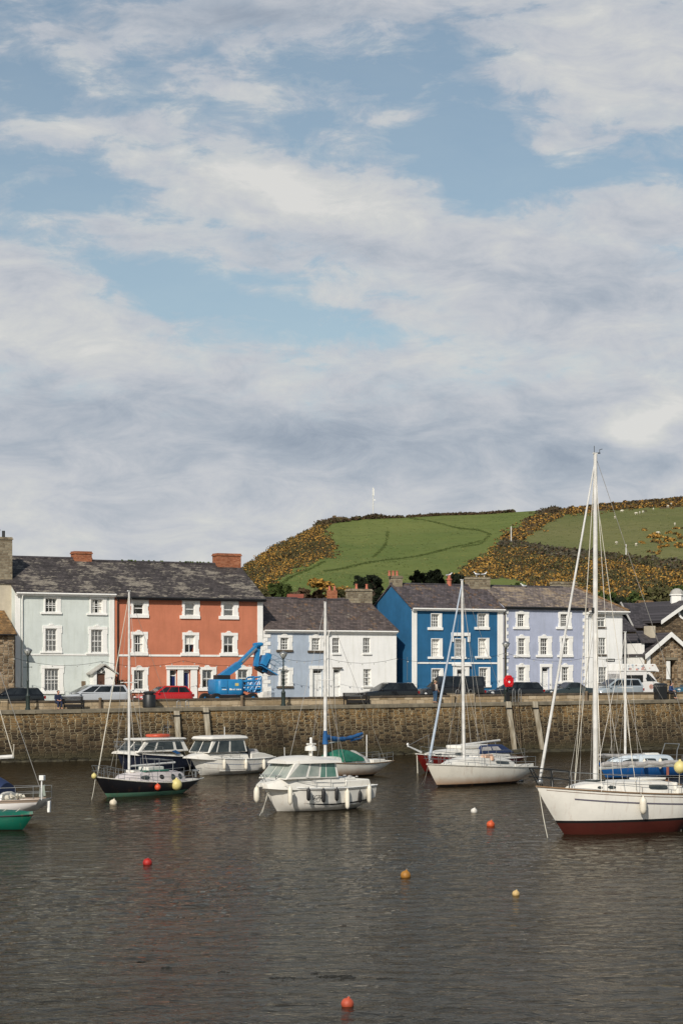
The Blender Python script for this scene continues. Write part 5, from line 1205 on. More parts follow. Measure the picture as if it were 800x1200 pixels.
def person(px,v,label,pose,H,jacket,trousers,hair,rz=0,hood=False,bag=None,dz=0,off=(0,0)):
    u=qu(px,v); r=empty('person',q2w(u,v,gz(u)+dz),TH+rz,label,'person'); k=H/1.75
    # joints, facing -y
    J={}
    if pose=='stand':
        J=dict(pel=(0,0,.95),wai=(0,0,1.08),che=(0,.0,1.3),nek=(0,0,1.47),hb=(0,-.01,1.53),hd=(0,-.02,1.64),ht=(0,-.01,1.72))
        for s,S_ in ((-1,'l'),(1,'r')):
            J['sh'+S_]=(s*.19,0,1.42); J['el'+S_]=(s*.25,.03,1.15); J['wr'+S_]=(s*.23,-.1,.92 if s>0 else 1.0)
            J['hi'+S_]=(s*.1,0,.9); J['kn'+S_]=(s*.11,-.02,.5); J['an'+S_]=(s*.12,.03,.09); J['to'+S_]=(s*.13,-.14,.04)
    elif pose=='sit':
        b=.52
        J=dict(pel=(0,0,b),wai=(0,.01,b+.14),che=(0,-.03,b+.36),nek=(0,-.07,b+.53),hb=(0,-.1,b+.58),hd=(0,-.13,b+.69),ht=(0,-.13,b+.78))
        for s,S_ in ((-1,'l'),(1,'r')):
            J['sh'+S_]=(s*.19,-.05,b+.48); J['el'+S_]=(s*.25,-.12,b+.22); J['wr'+S_]=(s*.12,-.32,b+.14)
            J['hi'+S_]=(s*.1,-.04,b); J['kn'+S_]=(s*.13,-.44,b+.0); J['an'+S_]=(s*.13,-.42,.09); J['to'+S_]=(s*.14,-.58,.04)
    for q in J: J[q]=tuple(c*k for c in J[q])
    names=[]; nodes=[]; edges=[]
    def N(q,rd): names.append(q); nodes.append((J[q],rd*k)); return len(nodes)-1
    def E(a,b): edges.append((a,b))
    pel=N('pel',.13); wai=N('wai',.115); che=N('che',.13); nek=N('nek',.055); hb=N('hb',.065); hd=N('hd',.092); ht=N('ht',.07); E(pel,wai);E(wai,che);E(che,nek);E(nek,hb);E(hb,hd);E(hd,ht)
    for S_ in 'lr':
        sh=N('sh'+S_,.06); el=N('el'+S_,.043); wr=N('wr'+S_,.028); E(che,sh);E(sh,el);E(el,wr)
        W=Vector(J['wr'+S_]); d=(W-Vector(J['el'+S_])).normalized(); sx=-1 if S_=='l' else 1; side=Vector((0,-1,0)) if pose=='stand' else Vector((-sx,0,0))
        nodes.append((tuple(W+d*.07*k),.032*k)); pm=len(nodes)-1; E(wr,pm)
        for i,ln in enumerate((.075,.085,.08,.062)):
            b0=W+d*.1*k+side*(.03-.02*i)*k; nodes.append((tuple(b0),.010*k)); i0=len(nodes)-1; E(pm,i0)
            nodes.append((tuple(b0+d*ln*.6*k+Vector((-sx*.01,0,0))),.009*k)); i1=len(nodes)-1; E(i0,i1); nodes.append((tuple(b0+d*ln*k+Vector((-sx*.025,0,-.005))),.008*k)); E(i1,len(nodes)-1)
        nodes.append((tuple(W+d*.05*k+side*.045*k),.011*k)); i0=len(nodes)-1; E(pm,i0); nodes.append((tuple(W+d*.09*k+side*.06*k),.009*k)); E(i0,len(nodes)-1)
        hi=N('hi'+S_,.095); kn=N('kn'+S_,.06); an=N('an'+S_,.038); to=N('to'+S_,.035); E(pel,hi);E(hi,kn);E(kn,an);E(an,to)
    body=skinmesh('body',nodes,edges,M['skin'],r)
    # clothes
    g=lambda q:J[q]
    jn=[(g('pel'),.155*k),(g('wai'),.145*k),(g('che'),.16*k),(tuple((Vector(g('che'))*.25+Vector(g('nek'))*.75)),.085*k)]; je=[(0,1),(1,2),(2,3)]
    for S_ in 'lr':
        b=len(jn); jn+=[(g('sh'+S_),.082*k),(g('el'+S_),.062*k),(tuple(Vector(g('el'+S_))*.12+Vector(g('wr'+S_))*.88),.046*k)]; je+=[(2,b),(b,b+1),(b+1,b+2)]
    jk=skinmesh('jacket',jn,je,jacket,r)
    tn=[(tuple(Vector(g('pel'))+Vector((0,0,.02))),.14*k)]; te=[]
    for S_ in 'lr':
        b=len(tn); tn+=[(g('hi'+S_),.112*k),(g('kn'+S_),.078*k),(tuple(Vector(g('kn'+S_))*.1+Vector(g('an'+S_))*.9),.062*k)]; te+=[(0,b),(b,b+1),(b+1,b+2)]
    skinmesh('trousers',tn,te,trousers,r)
    for S_ in 'lr':
        a=Vector(g('an'+S_)); t=Vector(g('to'+S_)); e=MB(); rings=[]
        for i,(f_,wd,hg) in enumerate(((-.3,.03,.05),(-.15,.045,.1),(.2,.045,.1),(.6,.05,.07),(1.0,.045,.05),(1.2,.02,.03))):
            p=a.lerp(t,f_); rings.append([(p.x+wd*k*math.cos(q),p.y,hg*k*(.5+.5*math.sin(q))) for q in [2*math.pi*j/8 for j in range(8)]])
        e.loft(rings); e.build('shoe',M['blackmetal'],r,smooth=True)
    # head: face and hair
    hd=Vector(g('hd')); e=MB(); e.ball((hd.x,hd.y+.03*k,hd.z+.035*k),.112*k,14,10,sc=(.88,.98,1)); hr=e.build('hair',hair,r,smooth=True)
    e=MB(); e.ball((hd.x,hd.y-.075*k,hd.z-.0*k),.078*k,12,8,sc=(.9,.62,1.15)); e.ball((hd.x,hd.y-.125*k,hd.z-.012*k),.018*k,6,5,sc=(.8,1,1.3))
    for sx in (-1,1): e.ball((hd.x+sx*.098*k,hd.y,hd.z),.025*k,6,5,sc=(.5,.8,1.2))
    fc=e.build('face',M['skin'],r,smooth=True)
    e=MB()
    for sx in (-1,1): e.ball((hd.x+sx*.03*k,hd.y-.12*k,hd.z+.012*k),.009*k,6,5)
    e.box(hd.x-.024*k,hd.x+.024*k,hd.y-.123*k,hd.y-.11*k,hd.z-.05*k,hd.z-.043*k); e.build('facial_features',M['hair'],fc)
    if bag:
        c=Vector(g('che')); e=MB(); rings=[rr(c.x-.17,c.x+.17,c.y+.1,c.y+.27,c.z+z_,.06) for z_ in (-.3,-.27,.0,.12,.16)]; rings[0]=rr(c.x-.13,c.x+.13,c.y+.12,c.y+.24,c.z-.31,.05); rings[-1]=rr(c.x-.11,c.x+.11,c.y+.12,c.y+.24,c.z+.17,.05); e.loft(rings); b_=e.build('backpack',bag,None,smooth=True)
        b_.matrix_world=Matrix.Translation(q2w(u,v,gz(u)+dz))@Matrix.Rotation(TH+rz,4,'Z'); tag(b_,'dark backpack worn by the person standing by the middle mast','backpack')
        e=MB()
        for sx in (-1,1): e.tube([(c.x+sx*.1,c.y+.12,c.z+.12),(c.x+sx*.11,c.y+.02,c.z+.2),(c.x+sx*.12,c.y-.15,c.z+.02),(c.x+sx*.12,c.y+.12,c.z-.2)],.016,5)
        e.build('strap',M['blackmetal'],b_)
    return r
grey=pmat('grey_jacket_cloth',rgb(176,166,154),rgb(150,142,132),rough=.9,vs=6); navy=pmat('navy_cloth',rgb(34,44,72),rgb(26,34,56),rough=.9,vs=6); jeans=pmat('blue_jeans',rgb(52,84,112),rgb(40,64,92),rough=.9,vs=6); darkc=pmat('dark_cloth',rgb(34,32,36),rough=.9,vs=6); bluec=pmat('blue_jacket_cloth',rgb(44,66,110),rough=.9,vs=6)
person(509.5,1.25,'standing person in pale grey top and blue jeans with dark backpack, by the middle mast','stand',1.72,grey,jeans,M['greyhair'],rz=math.pi*.55,bag=darkc)
person(68,1.05,'person in navy clothes sitting at the left end of the left bench','sit',1.72,navy,navy,M['hair'],rz=0)
r=qroot('granite_block',68,1.1,'low stone block the person in navy sits on, beside the left bench','block'); e=MB(); e.box(-.28,.28,-.12,.3,0,.4); e.build('block',M['parapet_stone'],r,bevel=.03)
person(785,1.75,'person in blue jacket and dark trousers sitting against the wall at the right edge','sit',1.76,bluec,darkc,M['hair'],rz=.5,dz=.04)
# ---------------------------------------------------------------- boats
def boatmat(name,c,dirty=.25,rust=rgb(150,104,60)):
    m,nt,b=newmat(name); b.inputs['Roughness'].default_value=.38
    co_=objco(nt); st=objco(nt,(1.4,1.4,.22)); f=noise(nt,co_,1.5,5,.6); g=noise(nt,st,3.5,5,.65)
    cc=mixc(nt,ramp(nt,f,[(.4,(0,0,0)),(.8,(dirty*1.4,)*3)]),c,tuple(x*.62 for x in c[:3])+(1,))
    cc=mixc(nt,ramp(nt,g,[(.56,(0,0,0)),(.78,(dirty*1.5,)*3)]),cc,(rust[0]*.9,rust[1]*.9,rust[2]*.9,1)); nt.links.new(cc,b.inputs['Base Color']); return m
def waterline_mat(name,c,stain,ztop):
    """gelcoat with a brown tide stain just above the water"""
    m=boatmat(name,c,.3); nt=m.node_tree; b=nt.nodes['Principled BSDF']; src=b.inputs['Base Color'].links[0].from_socket
    tc_=nd(nt,'ShaderNodeTexCoord'); sp_=nd(nt,'ShaderNodeSeparateXYZ'); nt.links.new(tc_.outputs['Object'],sp_.inputs[0])
    z=mth(nt,'ADD',sp_.outputs[2],mth(nt,'MULTIPLY',noise(nt,objco(nt),2.5,4),-.22)); k=ramp(nt,mth(nt,'DIVIDE',z,ztop),[(0,(.85,)*3),(.35,(.45,)*3),(.8,(0,0,0))])
    nt.links.new(mixc(nt,k,src,stain),b.inputs['Base Color']); return m
GEL=boatmat('white_gelcoat',rgb(222,219,210),.24); DECK=boatmat('deck_gelcoat',rgb(206,202,190),.3); GELS=waterline_mat('stained_gelcoat',rgb(224,218,204),rgb(176,128,84),.55)
NAVY=boatmat('navy_hull',rgb(26,32,48),.1); BLACKH=boatmat('black_hull',rgb(24,24,28),.15); MAROON=boatmat('maroon_hull',rgb(96,22,20),.2); BLUEH=boatmat('blue_hull',rgb(30,88,150),.2); GREENH=boatmat('green_hull',rgb(16,92,74),.35)
ANTI=boatmat('red_antifouling',rgb(78,36,30),.5,rgb(70,50,40)); ANTIB=boatmat('dark_antifouling',rgb(34,30,30),.4); ANTIG=boatmat('green_antifouling',rgb(96,140,116),.4); BOOT=pmat('black_boot_stripe',rgb(22,22,24),rough=.5); WEEDY=boatmat('weedy_bottom',rgb(112,104,90),.5)  # antifouling red is darkened to hold the shade under the hull flare
BCOVER=pmat('blue_canvas',rgb(34,92,146),rgb(26,70,116),rough=.85,vs=3,bmp=.5,bs=9); NCOVER=pmat('navy_canvas',rgb(30,48,84),rough=.85,bmp=.4); GCOVER=pmat('green_canvas',rgb(34,110,88),rgb(26,88,72),rough=.85,vs=3,bmp=.4,bs=7)
TEAK=pmat('weathered_teak',rgb(140,112,82),rgb(112,90,66),rough=.8,stretch=(.5,4,4)); FENW=pmat('white_fender_vinyl',rgb(228,222,206),rgb(198,190,172),rough=.5); FENB=pmat('black_fender_vinyl',rgb(26,26,28),rough=.5); GREYC=pmat('grey_furled_sail',rgb(176,172,168),rgb(140,138,136),rough=.9,vs=4)
PGLASS=pmat('pale_boat_glass',rgb(128,138,130),rgb(172,176,166),rough=.08,vs=1.3)
GGLASS=pmat('green_tinted_glass',rgb(70,112,98),rgb(120,146,134),rough=.08,vs=1.1)
class Boat:
    def __init__(s,name,label,cat,bow,Yb,stern,Ys,beam,group='boats moored in the harbour',yo=0):
        """bow, stern: columns of the deck ends; Yb, Ys: their distances. x runs from the stern to the bow."""
        B=Vector(((bow-400)/F*Yb,Yb,0)); S=Vector(((stern-400)/F*Ys,Ys,0)); s.B,s.S=B,S; s.L=(B-S).length; s.ang=math.atan2(B.y-S.y,B.x-S.x); s.beam=beam
        s.root=empty(name,tuple(S),s.ang,label,cat,group); s.d=(B-S).normalized(); s.n=Vector((-s.d.y,s.d.x,0)); s.near=1 if s.n.y<0 else -1; s.yo=s.near*beam*yo
    def x(s,px,y=None):       # local x of the point on the line at side offset y that is seen in column px
        y=s.yo if y is None else y; k=(px-400)/F; P=s.S+s.n*y; return (k*P.y-P.x)/(s.d.x-k*s.d.y)
    def z(s,px,py,y=None):
        y=s.yo if y is None else y; p=s.S+s.n*y+s.d*s.x(px,y); return EYE-(py-HOR)/F*p.y
    def hull(s,zb,zs,zm=None,tw=.7,rake=.9,over=.4,draft=.5,vee=False,zaf=None,zst=None,mats=None,bulge=.4,levels=9,full=2.3,keelup=0,rub=True,rubm=None,deckm=None,toe=.07,rise=None):
        s.rise=(.12 if over<.2 else .35+draft*.3) if rise is None else rise
        L,bm=s.L,s.beam/2; zm=(zb+zs)/2-.1 if zm is None else zm; zaf=-.05 if zaf is None else zaf; zst=zaf+.08 if zst is None else zst
        s.sheer=lambda t: zs*(1-t)*(1-2*t)+4*zm*t*(1-t)*1.0+zb*t*(2*t-1)
        def half(t):
            if t<.42: return bm*(tw+(1-tw)*math.sin(math.pi/2*t/.42))
            return bm*max(0,1-((t-.42)/.58)**full)**.85 if t<1 else 0.0
        s.half=half
        def bot(t): return -draft*(1-abs(2*t-1)**2.6)+keelup*(1-t)*.0+(.0 if not over else min(s.rise*max(0,1-t/.3),zs*.62))*1.0
        zl=[None,-.15,0.0,.06,zaf,zst]+[None]*levels
        N=34; rings=[]; mi_rows=[]
        for i in range(N+1):
            t=1-(1-i/N)**1.25 if False else i/N; zt=s.sheer(t); zb0=bot(t); top=zt
            lv=[zb0,max(zb0,-.15),max(zb0,0),max(zb0,(zaf)*.5),max(zb0,zaf),max(zb0,zst)]; base=max(zst,zb0)
            lv+= [base+(top-base)*k/5 for k in range(1,6)]
            side=[]
            for z in lv:
                h=min(1,max(0,(z-zb0)/(top-zb0+1e-6)))
                if vee: w=half(t)*(min(1,h*2.6)**.75*.84+.16*h)
                else: w=half(t)*(1-(1-h)**(2.6))**.62
                x=t*L-rake*(1-h)**1.15*max(0,(t-.55)/.45)**1.6+over*(1-h)*max(0,1-t/.3)**1.4
                side.append((x,w,z))
            ring=[(x,-w,z) for (x,w,z) in side[::-1]]+[(x,w,z) for (x,w,z) in side]
            rings.append(ring)
        n=len(rings[0]); e=MB(); vs=[p for r_ in rings for p in r_]; e.v=vs; k6=len(side)
        for i in range(N):
            for k in range(n-1):
                e.f.append((i*n+k,i*n+k+1,(i+1)*n+k+1,(i+1)*n+k)); row=(k6-2-k) if k<k6-1 else (0 if k==k6-1 else k-k6)
                e.m.append(1 if row<4 else 2 if row==4 else 0)
        e.f.append(tuple(range(n))); e.m.append(0)      # transom
        s.rings=rings; hl=e.build('hull',mats,s.root,smooth=True)
        # deck with toe rail
        d=MB(); dn=[]
        for i in range(N+1):
            t=i/N; w=max(half(t)-.03,0.0); z=s.sheer(t)-toe; cam=.04; dn.append([(t*L-.01*(t==1),-w,z),(t*L,-w*.5,z+cam*.7),(t*L,0,z+cam),(t*L,w*.5,z+cam*.7),(t*L,w,z)])
        d.loft(dn,closed=False,caps=False); d.build('deck',deckm or DECK,s.root,smooth=True,recalc=False)
        if rub:
            for sy in (-1,1):
                r_=MB(); r_.tube([(t*L,sy*(half(t)+.012),s.sheer(t)-.015) for t in [i/28 for i in range(29)]],.03,6); r_.build('rub_rail',rubm or TEAK,s.root,smooth=True)
        return hl
    def side_y(s,x,z=None): return s.half(min(1,max(0,x/s.L)))
    def stripe(s,t0,t1,dz,h,mat,name='hull_stripe'):
        e=MB(); 
        for sy in (-1,1):
            P=[(t0+(t1-t0)*i/20) for i in range(21)]
            r0=[];r1=[]
            for t in P:
                for (lst,zz) in ((r0,s.sheer(t)-dz),(r1,s.sheer(t)-dz-h)):
                    w,x=s.wat(t,zz); lst.append((x,sy*(w+.012),zz))
            e.loft([r0,r1],closed=False,caps=False)
        return e.build(name,mat,s.root,recalc=False)
    def wat(s,t,z):
        f=t*(len(s.rings)-1); i=min(int(f),len(s.rings)-2); f-=i; n=len(s.rings[0])//2
        def at_(ring):
            sd=ring[n:]
            for a,b_ in zip(sd[:-1],sd[1:]):
                if a[2]<=z<=b_[2] and b_[2]-a[2]>1e-6: q=(z-a[2])/(b_[2]-a[2]); return a[1]+(b_[1]-a[1])*q,a[0]+(b_[0]-a[0])*q
            return sd[-1][1],sd[-1][0]
        a=at_(s.rings[i]); b_=at_(s.rings[i+1]); return a[0]+(b_[0]-a[0])*f,a[1]+(b_[1]-a[1])*f
    def trunk(s,st,mat,name='cabin',flat=.82,crown=.05):
        e=MB(); rings=[]
        for (x,w,z0,z1) in st:
            rings.append([(x,-w,z0),(x,-w*(1-(1-flat)*.5),z0+(z1-z0)*.6),(x,-w*flat,z1-.02),(x,-w*flat*.6,z1+crown*.7),(x,0,z1+crown),(x,w*flat*.6,z1+crown*.7),(x,w*flat,z1-.02),(x,w*(1-(1-flat)*.5),z0+(z1-z0)*.6),(x,w,z0)])
        e.loft(rings); s.tr=(st,flat); return e.build(name,mat,s.root,smooth=True)
    def port(s,x0,x1,f0,f1,mat,oval=False,name='window',parent=None,both=True,off=.014):
        st,flat=s.tr
        def P(x,f,sy):
            for a,b_ in zip(st[:-1],st[1:]):
                lo,hi=min(a[0],b_[0]),max(a[0],b_[0])
                if lo<=x<=hi:
                    q=(x-a[0])/(b_[0]-a[0]+1e-9); w=a[1]+(b_[1]-a[1])*q; z0=a[2]+(b_[2]-a[2])*q; z1=a[3]+(b_[3]-a[3])*q; break
            else: w,z0,z1=st[-1][1:]
            ww=w*(1-(1-flat)*.5*f/.6) if f<.6 else w*((1-(1-flat)*.5)+(flat-(1-(1-flat)*.5))*(f-.6)/.4)
            return (x,sy*(ww+off),z0+(z1-z0)*f)
        for sy in ((-1,1) if both else (-1,)):
            e=MB(); xm,fm=(x0+x1)/2,(f0+f1)/2; n=16; pts=[]
            for i in range(n):
                a=2*math.pi*i/n; c,sn=math.cos(a),math.sin(a); pw=1 if oval else .45
                pts.append(P(xm+(x1-x0)/2*math.copysign(abs(c)**pw,c),fm+(f1-f0)/2*math.copysign(abs(sn)**pw,sn),sy))
            e.add([P(xm,fm,sy)]+pts,[(0,1+i,1+(i+1)%n) for i in range(n)]); w_=e.build(name,mat,parent or s.root,recalc=False)
    def tubes(s,name,lines,r,mat,n=5,parent=None):
        e=MB()
        for l in lines: e.tube(l,r,n)
        return e.build(name,mat,parent or s.root,smooth=True)
    def fender(s,px,pyt,pyb,mat,rad=.11,label=None,sy=None,rope=True):
        sy=sy or s.near
        x=s.x(px,0); w,_=s.wat(min(.99,max(0.01,x/s.L)),s.sheer(min(1,max(0,x/s.L)))-.3); y0=sy*(w+rad+.03); x=s.x(px,y0)
        zt=s.z(px,pyt,y0); zb=s.z(px,pyb,y0); e=MB(); rad=min(rad,(zt-zb)*.3); yy_=y0
        e.lathe([(.0,zb-.02),(rad*.3,zb),(rad*.85,zb+rad*.6),(rad,zb+rad*1.3),(rad,zt-rad*1.3),(rad*.85,zt-rad*.6),(rad*.3,zt-.0),(rad*.2,zt+.05),(0,zt+.06)],10,(x,yy_,0))
        o=e.build('fender',mat,None,smooth=True); 
        M_=Matrix.Translation(s.S)@Matrix.Rotation(s.ang,4,'Z'); o.matrix_world=M_
        e=MB(); t_=min(1,max(0,x/s.L)); e.tube([(x,yy_,zt+.05),(x,sy*(s.half(t_)-.05),s.sheer(t_)+.02)],.01,4); e.build('fender_rope',M['rope'],o)
        return tag(o,label,'fender','fenders hanging on the boats')
    def ballf(s,px,py,rad,mat,label,sy=None,y=None):
        sy=sy or s.near
        x=s.x(px,0); w=s.half(min(1,max(0,x/s.L))); y0=sy*(w+rad*.9) if y is None else y; x=s.x(px,y0); z=s.z(px,py,y0); e=MB(); e.ball((x,y0,z),rad,16,10,sc=(1,1,1.05)); e.lathe([(rad*.25,rad*.95),(rad*.18,rad*1.25),(0,rad*1.28)],8,(x,y0,z))
        o=e.build('ball_fender',mat,None,smooth=True); o.matrix_world=Matrix.Translation(s.S)@Matrix.Rotation(s.ang,4,'Z')
        e=MB(); t_=min(1,max(0,x/s.L)); e.tube([(x,y0,z+rad*1.2),(x,sy*s.half(t_),s.sheer(t_)+.02)],.012,4); e.build('fender_rope',M['rope'],o)
        return tag(o,label,'fender','fenders hanging on the boats')
    def rig(s,pxm,ptop,zdeck,mat=None,r=.055,fore=None,forex=None,boom=None,boomz=None,furl=0,furlm=None,spread=(.55,),shroud=True,back=True,topfrac=.985,bx=0,pbase=None,forez=None):
        mat=mat or M['alu']; x=s.x(pxm); H=s.z(pxm,ptop); xb=x if pbase is None else s.x(pbase); s.mx=x; s.mH=H
        e=MB(); e.tube([(xb,0,zdeck),((x+xb)/2,0,(zdeck+H)/2),(x,0,H)],[r,r,r*.75],10); e.box(x-.08,x+.1,-.04,.04,H,H+.05); m_=e.build('mast',mat,s.root,smooth=True)
        e=MB(); e.box(x-.22,x-.02,-.02,.02,H+.02,H+.06); e.tube([(x+.05,0,H),(x+.05,0,H+.3)],.012,5); e.tube([(x-.2,0,H+.05),(x-.2,0,H+.17),(x-.32,0,H+.2)],.012,5); e.build('masthead_fitting',M['blackmetal'],m_)
        t=lambda f:(xb+(x-xb)*f,0,zdeck+(H-zdeck)*f)
        fx=s.L-.15 if forex is None else forex; fz=s.sheer(1)+.05 if forez is None else forez; top=t(topfrac)
        if furl:
            e=MB(); a=Vector((fx,0,fz)); b_=Vector(top); n=24
            e.tube([a.lerp(b_,i/n)+Vector((0,0,-.12*math.sin(math.pi*i/n)*0)) for i in range(n+1)],[.02]+[furl*(1.0-.5*i/n) for i in range(1,n)]+[.02],8); e.build('furled_jib',furlm or GREYC,s.root,smooth=True)
        else: s.tubes('forestay',[[(fx,0,fz),top]],.014,M['wire'],4)
        if back: s.tubes('backstay',[[(.1,0,s.sheer(0)),t(.995)]],.012,M['wire'],4)
        if shroud:
            w=s.half(min(1,max(0,xb/s.L)))
            for sy in (-1,1):
                L_=[]; 
                sp=[(t(f)[0],sy*w*.55,t(f)[2]) for f in spread]
                L_.append([(xb-.05,sy*w*.95,s.sheer(xb/s.L))]+sp+[t(.985)]); L_.append([(xb+.5,sy*w*.93,s.sheer(xb/s.L)),t(spread[0]-.01)]); L_.append([(xb-.55,sy*w*.95,s.sheer(xb/s.L)),t(spread[0]-.01)])
                s.tubes('shroud',L_,.011,M['wire'],4)
                for f in spread: s.tubes('spreader',[[t(f),(t(f)[0],sy*w*.55,t(f)[2])]],.025,mat,5)
        return m_
    def rails(s,t0,t1,h=.55,n=5,sides=(-1,1),name='guard_rail',r=.012,top=True):
        for sy in sides:
            L_=[]; P=[(t0+(t1-t0)*i/(n-1)) for i in range(n)]
            for t in P: L_.append([(t*s.L,sy*(s.half(t)-.06),s.sheer(t)-.02),(t*s.L,sy*(s.half(t)-.06),s.sheer(t)+h)])
            L_.append([(t*s.L,sy*(s.half(t)-.06),s.sheer(t)+h) for t in P]); L_.append([(t*s.L,sy*(s.half(t)-.06),s.sheer(t)+h*.5) for t in P])
            s.tubes(name,L_,r,M['greymetal'],5)
    def pulpit(s,h=.6,back=.16,mat=None,r=.018,lean=.15):
        L=s.L; t=1-back; z1=s.sheer(1)+h; P=[(t*L,-(s.half(t)-.05),s.sheer(t)+h),((t+.5*back)*L+lean*.5,-(s.half(t+.5*back)),z1),(L+lean,-.1,z1+.03),(L+lean,.1,z1+.03),((t+.5*back)*L+lean*.5,s.half(t+.5*back),z1),(t*L,(s.half(t)-.05),s.sheer(t)+h)]
        L_=[P]; L_+= [[(t*L,sy*(s.half(t)-.05),s.sheer(t)),(t*L,sy*(s.half(t)-.05),s.sheer(t)+h)] for sy in (-1,1)]+[[(L-.15,sy*.08,s.sheer(1)),(L+lean,sy*.1,z1+.03)] for sy in (-1,1)]+[[((t+.5*back)*L,sy*s.half(t+.5*back)*.95,s.sheer(.93)),((t+.5*back)*L+lean*.5,sy*s.half(t+.5*back),z1)] for sy in (-1,1)]
        L_.append([(p[0],p[1],p[2]-h*.5) for p in P]); s.tubes('pulpit',L_,r,mat or M['greymetal'],6)
    def line_to_water(s,pxa,pya,pxb,pyb,name='mooring_line',ya=0,r=.014,mat=None):
        xa=s.x(pxa,ya); za=s.z(pxa,pya,ya); Y=wY(pyb); pb_=at(pxb,pyb,Y); M_=(Matrix.Translation(s.S)@Matrix.Rotation(s.ang,4,'Z')).inverted(); q=M_@pb_; a=Vector((xa,ya,za)); q=Vector((q.x,q.y,-.1)); n=8
        s.tubes(name,[[a.lerp(q,i/n)+Vector((0,0,-.12*math.sin(math.pi*i/n))) for i in range(n+1)]],r,mat or M['rope'],5)
def text_part(txt,size,parent,mat,loc,rot,name='registration_lettering'):
    cu=bpy.data.curves.new(name,'FONT'); cu.body=txt; cu.size=size; cu.extrude=.004; o=bpy.data.objects.new(name,cu); col.objects.link(o); bpy.context.view_layer.update()
    dg=bpy.context.evaluated_depsgraph_get(); me=bpy.data.meshes.new_from_object(o.evaluated_get(dg)); bpy.data.objects.remove(o); me.materials.clear(); me.materials.append(mat)
    t=bpy.data.objects.new(name,me); col.objects.link(t); t.parent=parent; t.location=loc; t.rotation_euler=rot; return t

# ===== big white yacht, right
b=Boat('sailing_yacht','large white sailing yacht with red underwater hull and tall mast, nearest boat on the right','sailing boat',628,78.0,832,82.2,2.6)
b.hull(s_z:=b.z(628,921),1.36,1.5,tw=.62,rake=1.25,over=1.1,draft=.75,rise=1.45,zaf=.43,zst=.52,mats=[GEL,ANTI,BOOT],full=2.1)
b.stripe(.0,.86,.36,.055,pmat('grey_hull_stripe',rgb(96,92,104),rough=.5)); b.stripe(0,.97,.12,.02,pmat('brown_cove_line',rgb(110,86,70),rough=.5),'cove_line')
e=MB(); e.prism([(.75,-.7),(1.5,-.7),(1.35,.42),(1.05,.5)],'y',-.06,.06); e.build('rudder',ANTI,b.root)
Z=lambda t:b.sheer(t)-.06
L=b.L
st=[(.28*L,.72,Z(.28),Z(.28)+.42),(.33*L,.80,Z(.33),Z(.33)+.48),(.5*L,.82,Z(.5),Z(.5)+.46),(.62*L,.72,Z(.62),Z(.62)+.40),(.74*L,.5,Z(.74),Z(.74)+.28),(.82*L,.3,Z(.82),Z(.82)+.1)]
b.trunk(st,GEL); b.port(.33*L,.44*L,.38,.78,M['boatglass']); b.port(.62*L,.66*L,.35,.7,M['boatglass'],oval=True); b.port(.685*L,.71*L,.35,.68,M['boatglass'],oval=True)
e=MB(); 
for sy in (-1,1): e.box(.03*L,.28*L,sy*.78-.07,sy*.78+.07,Z(.15),Z(.15)+.28)
e.box(.28*L-.12,.28*L,-.7,.7,Z(.3),Z(.3)+.46); e.build('cockpit_coaming',GEL,b.root,bevel=.04)
e=MB(); e.box(.30*L,.45*L,-.35,.35,Z(.4)+.52,Z(.4)+.6); e.build('companion_hatch',GEL,b.root,bevel=.03)
e=MB(); e.box(.64*L,.71*L,-.26,.26,Z(.68)+.36,Z(.68)+.45); e.build('fore_hatch',M['boatglass'],b.root,bevel=.02)
M2=b.rig(697,532,Z(.55)+.4,M['whitealu'],r=.095,furl=.06,furlm=M['whitealu'],spread=(.5,),forex=L-.12,forez=b.sheer(1)+.05)
mx=b.mx
e=MB(); e.tube([(mx-.1,0,Z(.5)+.95),(mx-1.6,0,Z(.5)+1.0),(.14*L,0,Z(.5)+.98)],.06,8); e.build('boom',M['alu'],b.root,smooth=True)
e=MB(); n=14; pts=[(mx-.3-(mx-.3-.17*L)*i/n,.03*math.sin(i*2.1),Z(.5)+1.08+.03*math.sin(i*1.7)) for i in range(n+1)]; e.tube(pts,[.08+.03*math.sin(i*1.3)**2 for i in range(n+1)],8); e.build('furled_mainsail',GREYC,b.root,smooth=True)
b.tubes('halyard',[[(mx-.05,.12,Z(.5)+.5),(mx-.02,.05,b.mH-.3)],[(mx+.3,-.9,b.sheer(.55)),(mx+.02,-.03,b.mH*.62)],[(mx+.95,.0,Z(.6)+.4),(mx+.03,0,b.mH*.97)],[(mx-1.2,.95,b.sheer(.4)),(mx-.02,.03,b.mH*.9)]],.013,M['rope'],4)
b.tubes('radar_reflector',[[(mx+.1,.0,b.mH*.58),(mx+.1,0,b.mH*.58+.2)]],.06,M['blackmetal'],6)
b.pulpit(.62,.13,M['blackmetal'],.022,.25); b.rails(.05,.86,.6,6)
e=MB(); rr_=[(L*.02,-.7,b.sheer(0)+.6),(-.05,0,b.sheer(0)+.62),(L*.02,.7,b.sheer(0)+.6)]; e.tube(rr_,.018,6)
for p in rr_: e.tube([(p[0],p[1],b.sheer(0)-.05),p],.018,6)
e.build('pushpit',M['greymetal'],b.root)
e=MB(); e.box(.02*L,.2*L,-.5,.5,Z(.1)+.1,Z(.1)+.12); e.tube([(.1*L,0,Z(.1)+.2),(.28*L,.1,Z(.1)+.55)],.025,6); e.build('tiller',TEAK,b.root)
for k,(f,h_) in enumerate(((.24,.2),(.2,.26))):
    for sy in (-1,1): e=MB(); e.lathe([(.09,0),(.07,.06),(.06,.12),(.09,.16),(0,.16)],12,(f*L,sy*.78,Z(.2)+.28)); e.build('winch',M['greymetal'],b.root,smooth=True)
